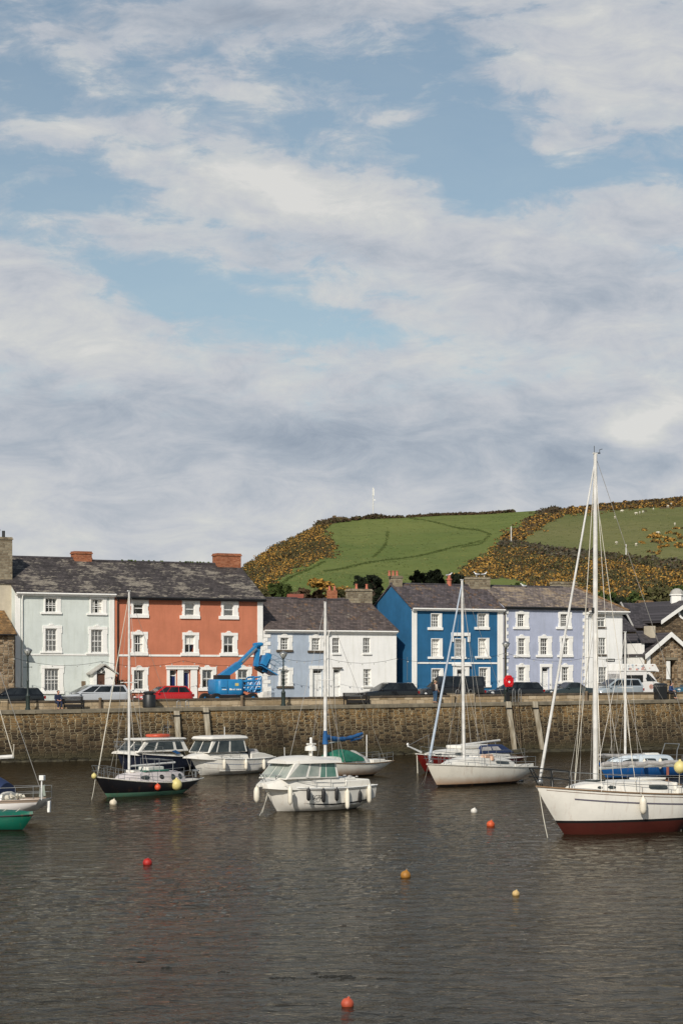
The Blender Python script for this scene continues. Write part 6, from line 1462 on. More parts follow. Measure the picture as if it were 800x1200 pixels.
e=MB(); e.ball((L*.985,.05,b.sheer(1)+.16),.12,10,8); e.build('anchor_light',M['greymetal'],b.root,smooth=True)
e=MB()
for _ in range(60):
    x=random.uniform(.05*L,.27*L); e.ball((x,random.uniform(-.5,.5),Z(.1)+.12+random.uniform(0,.1)),random.uniform(.05,.12),6,5,sc=(1.4,1.2,.6),jit=.2)
e.build('coiled_ropes',M['rope'],b.root,smooth=True)
b.fender(753,934,954,FENW,.13,'white fender on the side of the big white yacht')
b.line_to_water(631,925,642,982); b.line_to_water(632,925,668,975,r=.01)
b.ballf(796,899,.23,pmat('yellow_fender_vinyl',rgb(212,198,132),rough=.5),'yellow ball fender at the stern of the big white yacht by the right edge')

# ===== centre motor cruiser with fenders
b=Boat('motor_cruiser','white motor cruiser with green tinted wheelhouse windows and row of black fenders','motor boat',309,91.0,423,94.6,2.4,yo=.32)
b.hull(b.z(311,922),b.z(432,919),tw=.88,rake=.75,over=.05,draft=.35,vee=True,zaf=.02,zst=.05,mats=[GEL,WEEDY,GEL],full=2.6,rubm=M['joinery'])
L=b.L; Z=lambda t:b.sheer(t)-.06
e=MB()
for sy in (-1,1):
    e.tube([((1-.93*i/20)*L-.5*(1-i/20)**4-.05,sy*(b.wat(1-.93*i/20,.42-.18*math.sin(math.pi*i/20)+.1*(1-i/20))[0]+.01),.42-.18*math.sin(math.pi*i/20)+.1*(1-i/20)) for i in range(1,21)],.03,5)
e.build('black_chine_stripe',BOOT,b.root)
e=MB(); e.add([],[])
for sy in (-1,1): e.loft([[(t*L,sy*(b.half(t)+.005),b.sheer(t)-.10) for t in [i/20 for i in range(20)]],[(t*L,sy*(b.half(t)*.99+.008),b.sheer(t)-.125) for t in [i/20 for i in range(20)]]],closed=False,caps=False)
e.build('rub_strake',BOOT,b.root,recalc=False)
xf=b.x(322); xr=b.x(397,.0); xm_=b.x(330)
st=[(b.x(404),.98,Z(.2),Z(.2)+.42),(b.x(380),1.0,Z(.4),Z(.4)+.5),(b.x(345),.9,Z(.6),Z(.6)+.5),(b.x(330),.7,Z(.75),Z(.75)+.40),(b.x(320),.42,Z(.88),Z(.88)+.18)]
b.trunk(st,GEL,'coach_roof',flat=.86)
zb_=b.z(350,913); zt_=b.z(355,894)
f=frustum(b.x(394),b.x(332),.95,zb_,b.x(393),b.x(345),.8,zt_); e=MB(); fr_add(e,f); wh=e.build('wheelhouse',GEL,b.root,bevel=.03)
for fc in 'LR':
    e=MB()
    fr_panel(e,f,fc,.05,.24,.08,.92); fr_panel(e,f,fc,.26,.36,.08,.92); e.build('side_window',GGLASS,wh); e=MB(); fr_panel(e,f,fc,.4,.6,.15,.92); e.build('side_window',PGLASS,wh)
    e=MB(); fr_panel(e,f,fc,.65,.97,.15,.92,sl1=-.1); e.build('side_window',PGLASS,wh)
e=MB(); 
for (a,c) in ((.04,.34),(.37,.63),(.66,.96)): fr_panel(e,f,'F',a,c,.08,.92)
e.build('windscreen',PGLASS,wh)
e=MB(); fr_panel(e,f,'B',.1,.9,.05,.92); e.build('rear_window',GGLASS,wh)
e=MB(); x0,x1=b.x(396),b.x(338); rings=[]
for i in range(11):
    t=i/10; x=x0+(x1-x0)*t; h_=.26*math.sin(math.pi*(.12+.8*(1-t)**.8))**.7; w=1.02*(1-.35*t**3)
    rings.append([(x,-w,zt_-.03),(x,-w*.96,zt_+h_*.45),(x,-w*.6,zt_+h_),(x,0,zt_+h_*1.15),(x,w*.6,zt_+h_),(x,w*.96,zt_+h_*.45),(x,w,zt_-.03)])
e.loft(rings); rf=e.build('wheelhouse_roof',GEL,wh,smooth=True)
xm_=b.x(377.5); zz=zt_+.28
e=MB(); e.tube([(xm_,0,zz-.05),(xm_,0,zz+.25)],.08,8); e.tube([(xm_,0,zz+.2),(xm_,0,zz+.36)],[.26,.25],16); e.tube([(xm_,0,zz+.36),(xm_,0,zz+.45)],[.25,.12],16); e.box(xm_-.24,xm_+.2,-.06,.06,zz+.46,zz+.52); e.build('radar_dome',GEL,rf,smooth=True)
b.tubes('aerial',[[(xm_+.1,.2,zz),(xm_+.15,.25,zz+.75)],[(b.x(352),-.3,zt_+.2),(b.x(352),-.32,zt_+.65)]],.012,M['joinery'],5,rf)
e=MB(); e.tube([(xm_,0,zz+.5),(xm_,0,zz+.68)],.05,8); e.ball((xm_,0,zz+.72),.06,8,6); e.build('navigation_light',M['joinery'],rf)
e=MB(); e.prism([(b.x(400),Z(.2)),(b.x(431),Z(.03)),(b.x(429),Z(.03)+.3),(b.x(402),Z(.2)+.34)],'y',-1.0,-.86); e.prism([(b.x(400),Z(.2)),(b.x(431),Z(.03)),(b.x(429),Z(.03)+.3),(b.x(402),Z(.2)+.34)],'y',.86,1.0); e.box(b.x(431),b.x(431)+.15,-.86,.86,Z(0),Z(0)+.3); e.build('cockpit_side',GEL,b.root,bevel=.04)
e=MB(); e.box(b.x(420),b.x(405),-.6,.6,Z(.1)+.2,Z(.1)+.42); e.build('engine_box',GEL,b.root,bevel=.06)
b.rails(.35,.93,.42,5); b.pulpit(.45,.14,r=.014)

def hull_text(b,txt,size,px,dz,mat,parent=None):
    y0=b.near*b.beam*.45; x=b.x(px,y0); t=x/b.L; z=b.sheer(t)-dz; w=max(b.wat(t,z+size)[0],b.wat(max(0,t-size*2.6/b.L),z+size)[0])
    return text_part(txt,size,b.root,mat,(x,b.near*(w+.02),z),(R(90),0,R(180)+math.atan2(0,1)))
hull_text(b,'SC725',.26,364.5,.50,BOOT)
for px,pt,pb_,mt,lab in ((361.5,923.5,938.5,FENB,'black fender on the cruiser side, leftmost of the four black ones'),(379,924.5,940.5,FENB,'black fender on the cruiser side just right of the registration letters'),(394.5,923.5,938.5,FENB,'black fender on the cruiser side, third black one from its bow'),(421.5,926.5,940.5,FENB,'black fender near the cruiser stern, rightmost black one'),(340,922,943,FENW,'white fender on the cruiser side nearest its bow wheelhouse'),(407,925,948,FENW,'long white fender low on the cruiser side between black ones'),(432.5,920,941,FENW,'white fender at the cruiser stern corner')):
    b.fender(px,pt,pb_,mt,.085 if mt is FENB else .1,lab)
o=b.fender(303,920,938,FENW,.13,'white fender hanging off the very tip of the cruiser bow') if False else None
e=MB(); e.lathe([(.0,.42),(.05,.44),(.12,.55),(.13,.7),(.13,.92),(.1,1.05),(.04,1.12),(0,1.14)],10,(L+.38,.0,.0)); o=e.build('fender',FENW,None,smooth=True); o.matrix_world=Matrix.Translation(b.S)@Matrix.Rotation(b.ang,4,'Z'); tag(o,'white fender hanging off the tip of the cruiser bow','fender','fenders hanging on the boats')
e=MB(); e.tube([(L+.38,0,1.12),(L+.2,0,b.sheer(1)+.1),(L-.1,0,b.sheer(1)+.05)],.012,4); e.build('fender_rope',M['rope'],o)
e=MB(); e.box(L-.25,L+.3,-.1,.1,b.sheer(1)-.05,b.sheer(1)+.05); e.build('bow_roller',GEL,b.root,bevel=.02)
b.line_to_water(316,924,302,957); b.line_to_water(314,924,306,953,r=.01)
e=MB()
for k in range(9):
    x=b.x(random.uniform(404,428)); e.ball((x,random.uniform(-.6,.7),Z(.1)+.36+random.uniform(0,.08)),random.uniform(.05,.1),6,5,jit=.3,sc=(1.3,1,.7))
e.build('deck_clutter',GREYC,b.root,smooth=True)

# ===== black sailing boat, left
b=Boat('sailing_boat','black hulled sailing boat with slim mast and dull green trim, on the left','sailing boat',112,101.5,228,107.5,2.3)
b.hull(b.z(113,910),b.z(226,911),b.z(168,916),tw=.5,rake=.85,over=.55,draft=.4,zaf=.14,zst=.2,mats=[BLACKH,ANTIG,ANTIG],full=2.2,rubm=DECK)
L=b.L; Z=lambda t:b.sheer(t)-.06
X=b.x; st=[(X(204),.75,Z(.2),Z(.2)+.42),(X(200),.8,Z(.25),Z(.25)+.52),(X(180),.84,Z(.45),Z(.45)+.56),(X(160),.74,Z(.6),Z(.6)+.5),(X(145),.5,Z(.75),Z(.75)+.3),(X(138),.3,Z(.8),Z(.8)+.08)]
b.trunk(st,boatmat('mauve_white_cabin',rgb(206,198,196),.2)); 
b.port(X(163),X(154),.3,.75,M['boatglass'],oval=True); b.port(X(178.5),X(173.5),.35,.75,M['interior'],oval=True); b.port(X(192),X(186.5),.2,.8,M['boatglass'],oval=True); b.port(X(200),X(195.5),.3,.85,M['boatglass'],oval=True)
e=MB(); e.loft([[(x,sy*w,z+.02),(x,sy*w,z+.06)] for (x,w,z,sy) in [(q[0],q[1]*.85,q[3],1) for q in st]],closed=False,caps=False); 
e=MB(); e.box(X(188),X(160),-.6,.6,Z(.4)+.58,Z(.4)+.64); e.build('coach_roof_edge',GCOVER,b.root,bevel=.02)
e=MB(); e.box(X(186),X(168),-.35,.35,Z(.45)+.62,Z(.45)+.8); e.box(X(160),X(152),-.25,.25,Z(.6)+.5,Z(.6)+.62); e.build('hatch',GEL,b.root,bevel=.03)
b.rig(151.5,693,Z(.6)+.45,M['whitealu'],r=.065,fore=1,spread=(.5,),furl=.03,furlm=M['rope'])
b.rails(.02,.95,.5,8); b.pulpit(.5,.14,r=.014)
b.tubes('cockpit_frame',[[(X(176),-.6,Z(.4)+.5),(X(176),-.6,Z(.4)+1.2),(X(176),.6,Z(.4)+1.2),(X(176),.6,Z(.4)+.5)],[(X(192),-.6,Z(.3)+.5),(X(192),-.6,Z(.3)+1.1),(X(192),.6,Z(.3)+1.1),(X(192),.6,Z(.3)+.5)],[(X(176),-.6,Z(.4)+1.2),(X(192),-.6,Z(.3)+1.1)],[(X(176),.6,Z(.4)+1.2),(X(192),.6,Z(.3)+1.1)]],.02,M['greymetal'],5)
e=MB(); e.tube([(b.mx-.1,0,Z(.5)+.85),(X(205),0,Z(.3)+.95)],.05,8); e.build('boom',M['whitealu'],b.root)
b.tubes('outboard_bracket',[[(-.1,0,Z(0)-.3),(-.1,0,Z(0)+.4)],[(-.1,.2,Z(0)+.4),(-.1,-.2,Z(0)+.4)]],.05,M['greymetal'],6)
b.ballf(185,922.5,.15,pmat('orange_ball_vinyl',rgb(220,84,48),rough=.5),'small orange ball fender on the black hull')
b.ballf(207,919.5,.27,pmat('cream_yellow_ball_vinyl',rgb(210,196,128),rough=.5),'big pale yellow ball fender on the black hull')
e=MB(); 
o=b.ballf(110.5,909.5,.13,bpy.data.materials['cream_yellow_ball_vinyl'],'small yellow ball fender on the bow tip of the black sailing boat',y=0.0)
b.line_to_water(112,912,107,937); 

# ===== navy cruiser with orange raft
b=Boat('cabin_cruiser','dark navy cabin cruiser with white wheelhouse and orange liferaft on its roof','motor boat',137,126.0,222,130.5,2.4,yo=.32)
b.hull(b.z(139,881),b.z(228,886),tw=.85,rake=.7,over=.05,draft=.4,vee=True,zaf=.1,zst=.14,mats=[NAVY,ANTIB,NAVY],full=2.6,rubm=GEL)
L=b.L; Z=lambda t:b.sheer(t)-.06; X=b.x
st=[(X(214),.9,Z(.2),Z(.2)+.22),(X(180),.95,Z(.5),Z(.5)+.26),(X(160),.8,Z(.72),Z(.72)+.24),(X(148),.5,Z(.88),Z(.88)+.12)]
b.trunk(st,GEL,'coach_roof')
f=frustum(X(219),X(159),.98,b.z(190,881),X(214),X(170),.84,b.z(190,867.5)); e=MB(); fr_add(e,f); wh=e.build('wheelhouse',GEL,b.root,bevel=.04)
for fc in 'LR':
    for (u0,u1,sl) in ((.1,.24,0),(.3,.66,0),(.7,.95,-.06)): e=MB(); fr_panel(e,f,fc,u0,u1,.18,.86,sl1=sl); e.build('side_window',M['boatglass'],wh,bevel=.004)
e=MB(); fr_panel(e,f,'F',.05,.47,.15,.9); fr_panel(e,f,'F',.53,.95,.15,.9); e.build('windscreen',M['boatglass'],wh)
x0,x1=X(217),X(167); zt=b.z(190,867.5); e=MB(); e.loft([rr(x0,x1,-.95,.95,zt,.2),rr(x0-.05,x1+.05,-.98,.98,zt+.06,.2),rr(x0+.05,x1-.05,-.9,.9,zt+.13,.2)]); rf=e.build('wheelhouse_roof',GEL,wh,smooth=True)
ORG=pmat('orange_plastic',rgb(200,86,54),rgb(170,70,46),rough=.5)
e=MB(); xa,xb=X(204),X(187); zt+=.14; P=rr(xa,xb,-.5,.5,zt+.12,.3); e.tube([Vector(p) for p in P]+[Vector(P[0])],.09,8); lr=e.build('life_raft',ORG,None,smooth=True); lr.matrix_world=Matrix.Translation(b.S)@Matrix.Rotation(b.ang,4,'Z'); tag(lr,'orange ring shaped liferaft lying on the navy cruiser wheelhouse roof','liferaft')
b.tubes('roof_mast',[[(X(207),0,zt),(X(207),0,zt+1.0)],[(X(207),-.3,zt+.6),(X(207),.3,zt+.6)],[(X(198),.3,zt),(X(198),.3,zt+.6)]],.018,M['greymetal'],5,rf); e=MB(); e.ball((X(207),.25,zt+.65),.09,8,6); e.ball((X(207),-.25,zt+.65),.07,8,6); e.build('roof_light',M['blackmetal'],rf)
b.rails(.55,.97,.5,5); b.pulpit(.55,.14,r=.016)
e=MB(); e.prism([(-.5,-.5),(-.3,-.5),(-.15,.2),(-.1,.75),(-.45,.8),(-.6,.45)],'y',-.16,.16); e.build('outboard_motor',M['blackmetal'],b.root,bevel=.04)
e=MB(); e.quad((X(205),b.near*.99,b.z(200,884,.9*b.near)),(X(198),b.near*1.0,b.z(200,880,.9*b.near)),(X(203),b.near*1.0,b.z(200,879,.9*b.near)),(X(209),b.near*.99,b.z(200,883,.9*b.near))); e.build('blue_cloth',BCOVER,b.root,recalc=False)

# ===== white cuddy boat
b=Boat('motor_boat','all white cuddy motor boat with boxy wheelhouse and small outboard, beside the navy cruiser','motor boat',223,124.0,309,128.5,2.2,yo=.32)
b.hull(b.z(223,887),b.z(318,886.5),b.z(275,889),tw=.9,rake=.8,over=.02,draft=.3,vee=True,zaf=.0,zst=.03,mats=[GEL,WEEDY,GEL],full=2.6,rubm=M['joinery'])
b.stripe(.0,.9,.32,.03,pmat('faint_blue_stripe',rgb(150,160,176),rough=.5)); b.stripe(.0,.92,.62,.02,GREYC,'spray_rail')
L=b.L; Z=lambda t:b.sheer(t)-.06; X=b.x
st=[(X(290),.85,Z(.3),Z(.3)+.35),(X(262),.88,Z(.5),Z(.5)+.4),(X(248),.8,Z(.65),Z(.65)+.4),(X(236),.55,Z(.8),Z(.8)+.25),(X(228),.3,Z(.92),Z(.92)+.06)]
b.trunk(st,GEL,'coach_roof')
f=frustum(X(288),X(242.5),.85,b.z(265,881.5),X(286),X(249),.74,b.z(265,867)); e=MB(); fr_add(e,f); wh=e.build('wheelhouse',GEL,b.root,bevel=.03)
for fc in 'LR':
    for (u0,u1,sl,sl0) in ((.05,.44,0,.0),(.49,.78,0,.0),(.82,.97,-.08,0)): e=MB(); fr_panel(e,f,fc,u0,u1,.04,.92,sl1=sl); e.build('side_window',M['boatglass'],wh)
e=MB(); fr_panel(e,f,'F',.05,.48,.06,.92); fr_panel(e,f,'F',.52,.95,.06,.92); e.build('windscreen',M['boatglass'],wh)
zt=b.z(265,867); x0,x1=X(289),X(246); e=MB(); e.loft([rr(x0,x1,-.82,.82,zt,.15),rr(x0-.06,x1+.08,-.88,.88,zt+.08,.18),rr(x0,x1,-.8,.8,zt+.2,.18),rr(x0+.3,x1-.3,-.55,.55,zt+.25,.18)]); rf=e.build('wheelhouse_roof',GEL,wh,smooth=True)
b.tubes('aerial',[[(X(273),0,zt+.2),(X(273),0,zt+.75)]],.02,M['joinery'],5,rf)
e=MB(); 
for sy in (-1,1): e.prism([(X(290),Z(.3)),(X(316),Z(.03)),(X(316),Z(.03)+.12),(X(306),Z(.1)+.32),(X(299),Z(.2)+.4),(X(290),Z(.3)+.35)],'y',sy*.98-.06,sy*.98+.06)
e.build('cockpit_side',GEL,b.root,bevel=.03)
e=MB(); xo=X(295); e.prism([(xo-.25,Z(.1)+.3),(xo+.2,Z(.1)+.3),(xo+.28,Z(.1)+.62),(xo+.05,Z(.1)+.8),(xo-.25,Z(.1)+.66)],'y',-.2,.2); e.build('engine_cover',M['blackmetal'],b.root,bevel=.06)
e=MB(); e.loft([rr(X(311),X(298),-.5,.5,Z(.1)+.1,.1),rr(X(308),X(300),-.25,.25,Z(.1)+.55,.1)]); e.build('canvas_hump',GREYC,b.root,smooth=True)
for px,lab in ((263,'white fender amidships on the cuddy boat'),(288.5,'white fender between the middle and stern of the cuddy boat'),(309.5,'white fender near the stern of the cuddy boat')): b.fender(px,890,902,FENW,.1,lab)
b.rails(.5,.95,.35,5); b.line_to_water(224,889,221,908)

# ===== sailing boat with blue sail cover behind the centre cruiser
b=Boat('sailing_boat','white sailing boat with bright blue boom cover and green canopy','sailing boat',338,119.0,452,126.5,2.3)
b.hull(b.z(340,890),b.z(450,891),b.z(405,893.5),tw=.5,rake=.8,over=.7,draft=.4,zaf=.1,zst=.15,mats=[GELS,ANTIB,GELS],full=2.2)
L=b.L; Z=lambda t:b.sheer(t)-.06; X=b.x
st=[(X(423),.7,Z(.3),Z(.3)+.3),(X(415),.8,Z(.3),Z(.3)+.42),(X(385),.82,Z(.5),Z(.5)+.42),(X(368),.6,Z(.7),Z(.7)+.32),(X(358),.35,Z(.8),Z(.8)+.1)]
b.trunk(st,GEL); b.port(X(400),X(390),.3,.75,M['boatglass'])
xa,xb=X(413),X(388); e=MB(); rings=[]
for i in range(8):
    t=i/7; x=xa+(xb-xa)*t; h_=.68*math.sin(math.pi*(.18+.55*t)); rings.append([(x,.88*math.cos(a),Z(.3)+.2+h_*math.sin(a)) for a in [math.pi*j/10 for j in range(11)]])
e.loft(rings,closed=False,caps=True); e.build('spray_hood',GCOVER,b.root,smooth=True)
e=MB(); rings=[]
for i in range(5):
    t=i/4; x=X(421)+(xa+.02-X(421))*t; h_=.35+.3*t; rings.append([(x,.7*math.cos(a),Z(.25)+.15+h_*math.sin(a)) for a in [math.pi*j/8 for j in range(9)]])
e.loft(rings,closed=False); e.build('hood_window',GREYC,b.root,smooth=True)
b.rig(381,706,Z(.55)+.4,M['whitealu'],r=.1,spread=(.5,),forex=L-.1)
zb_=b.z(381,868); e=MB(); n=16; xe=X(424); pts=[(b.mx-.02+(xe-b.mx)*i/n,0,zb_+(.28*(1-i/n)**3)-.12*math.sin(math.pi*i/n)+.38*i/n-.05) for i in range(n+1)]; e.tube(pts,[.15+.02*math.sin(i*1.9)-.05*i/n for i in range(n+1)],10); e.tube([(b.mx,0,zb_-.2),(b.mx,0,zb_+.3),(b.mx,0,zb_+.75)],[.17,.13,.08],10); e.build('sail_cover',BCOVER,b.root,smooth=True)
e=MB(); e.tube([(b.mx,0,zb_-.18),(xe-.1,0,zb_+.18)],.05,8); e.build('boom',M['alu'],b.root)
e=MB(); e.quad((X(424),.1,zb_+.1),(X(420),.0,zb_-.05),(X(409),.05,zb_-.1),(X(412),.02,zb_+.05)); e.build('loose_cover_flap',BCOVER,b.root,recalc=False)
b.tubes('gallows_post',[[(X(429.5),0,Z(.1)),(X(429.5),0,zb_+.25)]],.035,M['whitealu'],6); b.rails(.0,.3,.5,4); b.line_to_water(417,893,421,909,ya=b.near*1.0)
e=MB(); e.box(X(444),X(430),-.45,.45,Z(.1)+.0,Z(.1)+.2); e.build('stern_locker',GEL,b.root,bevel=.03)

# ===== middle white yacht
b=Boat('sailing_boat','white sailing boat with rust stained waterline and tall slim mast, in the middle right','sailing boat',500,110.5,618,117.5,2.4)
b.hull(b.z(501,895),b.z(616,898),b.z(560,897.5),tw=.55,rake=.95,over=.6,draft=.45,zaf=.1,zst=.14,mats=[GELS,ANTIB,ANTIB],full=2.1,rubm=DECK)
L=b.L; Z=lambda t:b.sheer(t)-.06; X=b.x
st=[(X(592),.72,Z(.2),Z(.2)+.3),(X(586),.8,Z(.25),Z(.25)+.44),(X(563),.84,Z(.45),Z(.45)+.52),(X(545),.72,Z(.6),Z(.6)+.5),(X(530),.5,Z(.72),Z(.72)+.34),(X(519),.3,Z(.82),Z(.82)+.08)]
b.trunk(st,GEL); b.port(X(583),X(567),.42,.78,M['boatglass'])
e=MB(); e.box(X(575),X(553),-.35,.35,Z(.45)+.54,Z(.45)+.64); e.build('companion_hatch',GEL,b.root,bevel=.03)
e=MB(); e.box(X(564.5),X(562),b.near*.62,b.near*.80,Z(.4)+.4,Z(.4)+.62); e.box(X(566),X(557),b.near*.5-.15,b.near*.5+.15,Z(.4)+.55,Z(.4)+.72); e.build('life_jacket_locker',pmat('peach_locker',rgb(216,178,150),rough=.6),b.root,bevel=.03)
b.rig(541,680,Z(.6)+.45,M['whitealu'],r=.085,furl=.075,furlm=pmat('blue_grey_sail_strip',rgb(178,188,198),rgb(140,154,170),rough=.8,vs=1),spread=(.52,),pbase=543.2)
b.tubes('halyard',[[(b.mx-1.5,.8,b.sheer(.4)),(b.mx,0,b.mH*.93)],[(b.mx-1.0,-.8,b.sheer(.5)),(b.mx,0,b.mH*.9)]],.012,M['wire'],4)
b.rails(.02,.9,.55,7); b.pulpit(.5,.13,r=.013)
e=MB(); e.box(-.25,.05,-.25,.25,Z(0)-.25,Z(0)+.05); e.build('stern_bracket',GEL,b.root,bevel=.04); e=MB(); e.prism([(.3,-.6),(.9,-.6),(.85,.05),(.5,.1)],'y',-.05,.05); e.build('rudder',ANTIB,b.root)
e=MB()
for sy in (-1,1): e.box(X(612),X(590),sy*.68-.06,sy*.68+.06,Z(.12),Z(.12)+.22)
e.build('cockpit_coaming',GEL,b.root,bevel=.03)
e=MB(); e.ball((L-.35,.0,b.sheer(1)+.1),.1,8,6); e.build('bow_light',M['greymetal'],b.root)
b.line_to_water(501,897,495,921); b.line_to_water(502,898,493,918,r=.01)

# ===== maroon boat behind it
b=Boat('motor_sailer','maroon hulled motor sailer with navy windscreen canopy, partly behind the middle white sailing boat','sailing boat',487,127.0,606,134.5,2.6)
b.hull(b.z(489,883),b.z(604,886),b.z(550,888),tw=.6,rake=.9,over=.5,draft=.4,zaf=.08,zst=.12,mats=[MAROON,ANTIB,MAROON],full=2.2,rubm=GEL)
L=b.L; Z=lambda t:b.sheer(t)-.06; X=b.x
st=[(X(585),.9,Z(.25),Z(.25)+.35),(X(563),.95,Z(.4),Z(.4)+.62),(X(535),.85,Z(.6),Z(.6)+.58),(X(515),.6,Z(.75),Z(.75)+.42),(X(500),.35,Z(.88),Z(.88)+.15)]
b.trunk(st,GEL); b.port(X(531),X(523),.35,.7,M['boatglass']); b.port(X(510),X(503.5),.35,.75,M['boatglass'])
e=MB(); e.box(X(563),X(531),-.6,.6,Z(.55)+.62,Z(.55)+.85); e.build('upper_cabin',GEL,b.root,bevel=.06)
f=frustum(X(590),X(548),.9,Z(.35)+.35,X(578),X(553),.7,Z(.35)+.88); e=MB(); fr_add(e,f); wc=e.build('windscreen_canopy',NCOVER,b.root,bevel=.08)
for fc in 'LR': e=MB(); fr_panel(e,f,fc,.32,.58,.35,.8,off=.02); fr_panel(e,f,fc,.62,.94,.35,.8,off=.02); e.build('canopy_window',GREYC,wc)
zb_=b.z(560,871.5); e=MB(); e.tube([(X(585),0,b.z(585,867.5)),(X(540),0,b.z(540,873))],.07,8); e.build('lowered_mast',M['whitealu'],b.root)
b.tubes('mast_crutch',[[(X(580),0,Z(.3)+.3),(X(580),0,b.z(580,868.5))],[(X(545),0,Z(.5)+.6),(X(545),0,b.z(545,872.5))]],.03,M['greymetal'],6)
b.rails(.03,.9,.5,6); e=MB(); e.prism([(L-.5,b.sheer(1)),(L+.75,b.sheer(1)+.42),(L+.75,b.sheer(1)+.5),(L-.5,b.sheer(1)+.12)],'y',-.05,.05); e.ball((L+.75,0,b.sheer(1)+.56),.1,8,6,sc=(1,.5,1)); e.build('anchor_davit',M['joinery'],b.root)
b.tubes('bow_chain',[[(L-.1,0,b.sheer(1)-.1),(L-.05,.1,-.1)]],.03,M['rope'],5)
b.tubes('bow_stay',[[(L+.7,0,b.sheer(1)+.5),(L-1.2,0,b.sheer(.9)+1.2)],[(L-1.2,0,b.sheer(.9)),(L-1.2,0,b.sheer(.9)+1.2)]],.014,M['greymetal'],4)

# ===== blue boat, right background
b=Boat('sailing_boat','bright blue hulled boat with white cabin and slim mast behind the big yacht','sailing boat',700,120.0,820,126.0,2.6)
b.hull(b.z(702,892),b.z(816,895),b.z(760,895),tw=.6,rake=.7,over=.4,draft=.4,zaf=.06,zst=.1,mats=[BLUEH,ANTIB,BLUEH],full=2.3,rubm=M['blackmetal'])
L=b.L; Z=lambda t:b.sheer(t)-.06; X=b.x
st=[(X(778),.8,Z(.3),Z(.3)+.4),(X(773),.9,Z(.35),Z(.35)+.58),(X(745),.9,Z(.6),Z(.6)+.54),(X(728),.75,Z(.75),Z(.75)+.42),(X(717),.5,Z(.85),Z(.85)+.15)]
b.trunk(st,boatmat('pale_blue_white_cabin',rgb(212,222,228),.15)); b.port(X(736),X(720.5),.4,.72,M['boatglass']); b.port(X(755),X(741),.3,.72,M['boatglass']); b.port(X(769),X(758.5),.3,.72,M['boatglass'])
b.rig(732,741,Z(.7)+.5,M['whitealu'],r=.075,spread=(.55,),forex=L-.1)
e=MB(); zb_=b.z(740,885.5); e.tube([(b.mx+ (X(700)-b.mx)*1.0,0,b.z(702,885)),(b.mx,0,zb_),(X(766),0,b.z(766,884.5))],[.07,.12,.1],8); e.build('furled_mainsail',GREYC,b.root,smooth=True)
e=MB(); e.loft([rr(X(771),X(752),-.35,.35,b.z(760,884.5)-.1,.12),rr(X(768),X(755),-.2,.2,b.z(760,882.3),.1)]); e.build('upturned_dinghy',GEL,b.root,smooth=True)
for px,a,c,lab in ((754.5,890,900,'white fender on the blue boat, left one of two slanting fenders'),(773,889,901,'white fender on the blue boat, right one of two slanting fenders')): b.fender(px,a,c,FENW,.11,lab)
e=MB(); e.box(X(762.5),X(760),b.near*(b.half(.5)+.0),b.near*(b.half(.5)+.02),b.sheer(.5)-.65,b.sheer(.5)-.1); e.build('fender_board',M['pot'],b.root)
b.tubes('radar_arch',[[(X(779),.8,Z(.25)),(X(781),.75,Z(.25)+.9),(X(786),.6,Z(.25)+1.25),(X(788),-.6,Z(.25)+1.25),(X(783),-.8,Z(.25))],[(X(796),.7,Z(.1)),(X(797),.6,Z(.1)+1.1)]],.03,M['greymetal'],6)
b.rails(.0,.35,.5,4); b.rails(.75,.97,.45,3)

# ===== white boat at the left edge
b=Boat('sailing_boat','white boat with navy spray hood cut by the left edge of the photo','sailing boat',-190,88.5,54,85.5,2.6)
b.hull(b.z(-190,933),b.z(50,935.5),tw=.45,rake=.8,over=.35,draft=.4,zaf=.1,zst=.12,mats=[boatmat('white_hull_clean',rgb(224,220,216),.1),ANTIB,ANTIB],full=2.3,rubm=pmat('beige_rubbing_band',rgb(150,132,116),rough=.7))
L=b.L; Z=lambda t:b.sheer(t)-.06; X=b.x
b.stripe(0,.9,.05,.07,bpy.data.materials['beige_rubbing_band'],'rubbing_band')
st=[(X(11),.7,Z(.2),Z(.2)+.3),(X(4),.8,Z(.25),Z(.25)+.45),(X(-40),.85,Z(.4),Z(.4)+.5),(X(-90),.6,Z(.6),Z(.6)+.35),(X(-110),.3,Z(.7),Z(.7)+.1)]
b.trunk(st,GEL); b.port(X(2),X(-8),.35,.75,M['boatglass'])
e=MB(); rings=[]
for i in range(7):
    t=i/6; x=X(9)+(X(-20)-X(9))*t; h_=.5+.5*math.sin(math.pi*(.1+.5*t)); rings.append([(x,.85*math.cos(a),Z(.25)+.1+h_*math.sin(a)) for a in [math.pi*j/10 for j in range(11)]])
e.loft(rings,closed=False); e.build('spray_hood',NCOVER,b.root,smooth=True)
b.rig(-78,560,Z(.5)+.4,M['whitealu'],r=.08,spread=(.5,))
zb_=b.z(16,888); e=MB(); e.tube([(b.mx,0,zb_-.2),(X(16),0,zb_+.05)],[.09,.08],8); e.build('boom',M['whitealu'],b.root); b.tubes('topping_lift',[[(X(16),0,zb_+.05),(b.mx,0,b.mH-.2)],[(X(16),0,zb_),(X(18),.1,zb_+.55)]],.018,M['rope'],4)
b.rails(.0,.3,.5,4); e=MB(); e.prism([(-.1,.35),(.0,.35),(.03,.8),(-.12,.82)],'y',-.25,-.12); e.tube([(.0,.4,Z(0)),(-.02,.4,Z(0)+.85)],.035,6); e.box(-.14,.06,.3,.5,Z(0)+.8,Z(0)+1.0); e.build('outboard_motor',M['joinery'],b.root,bevel=.03)
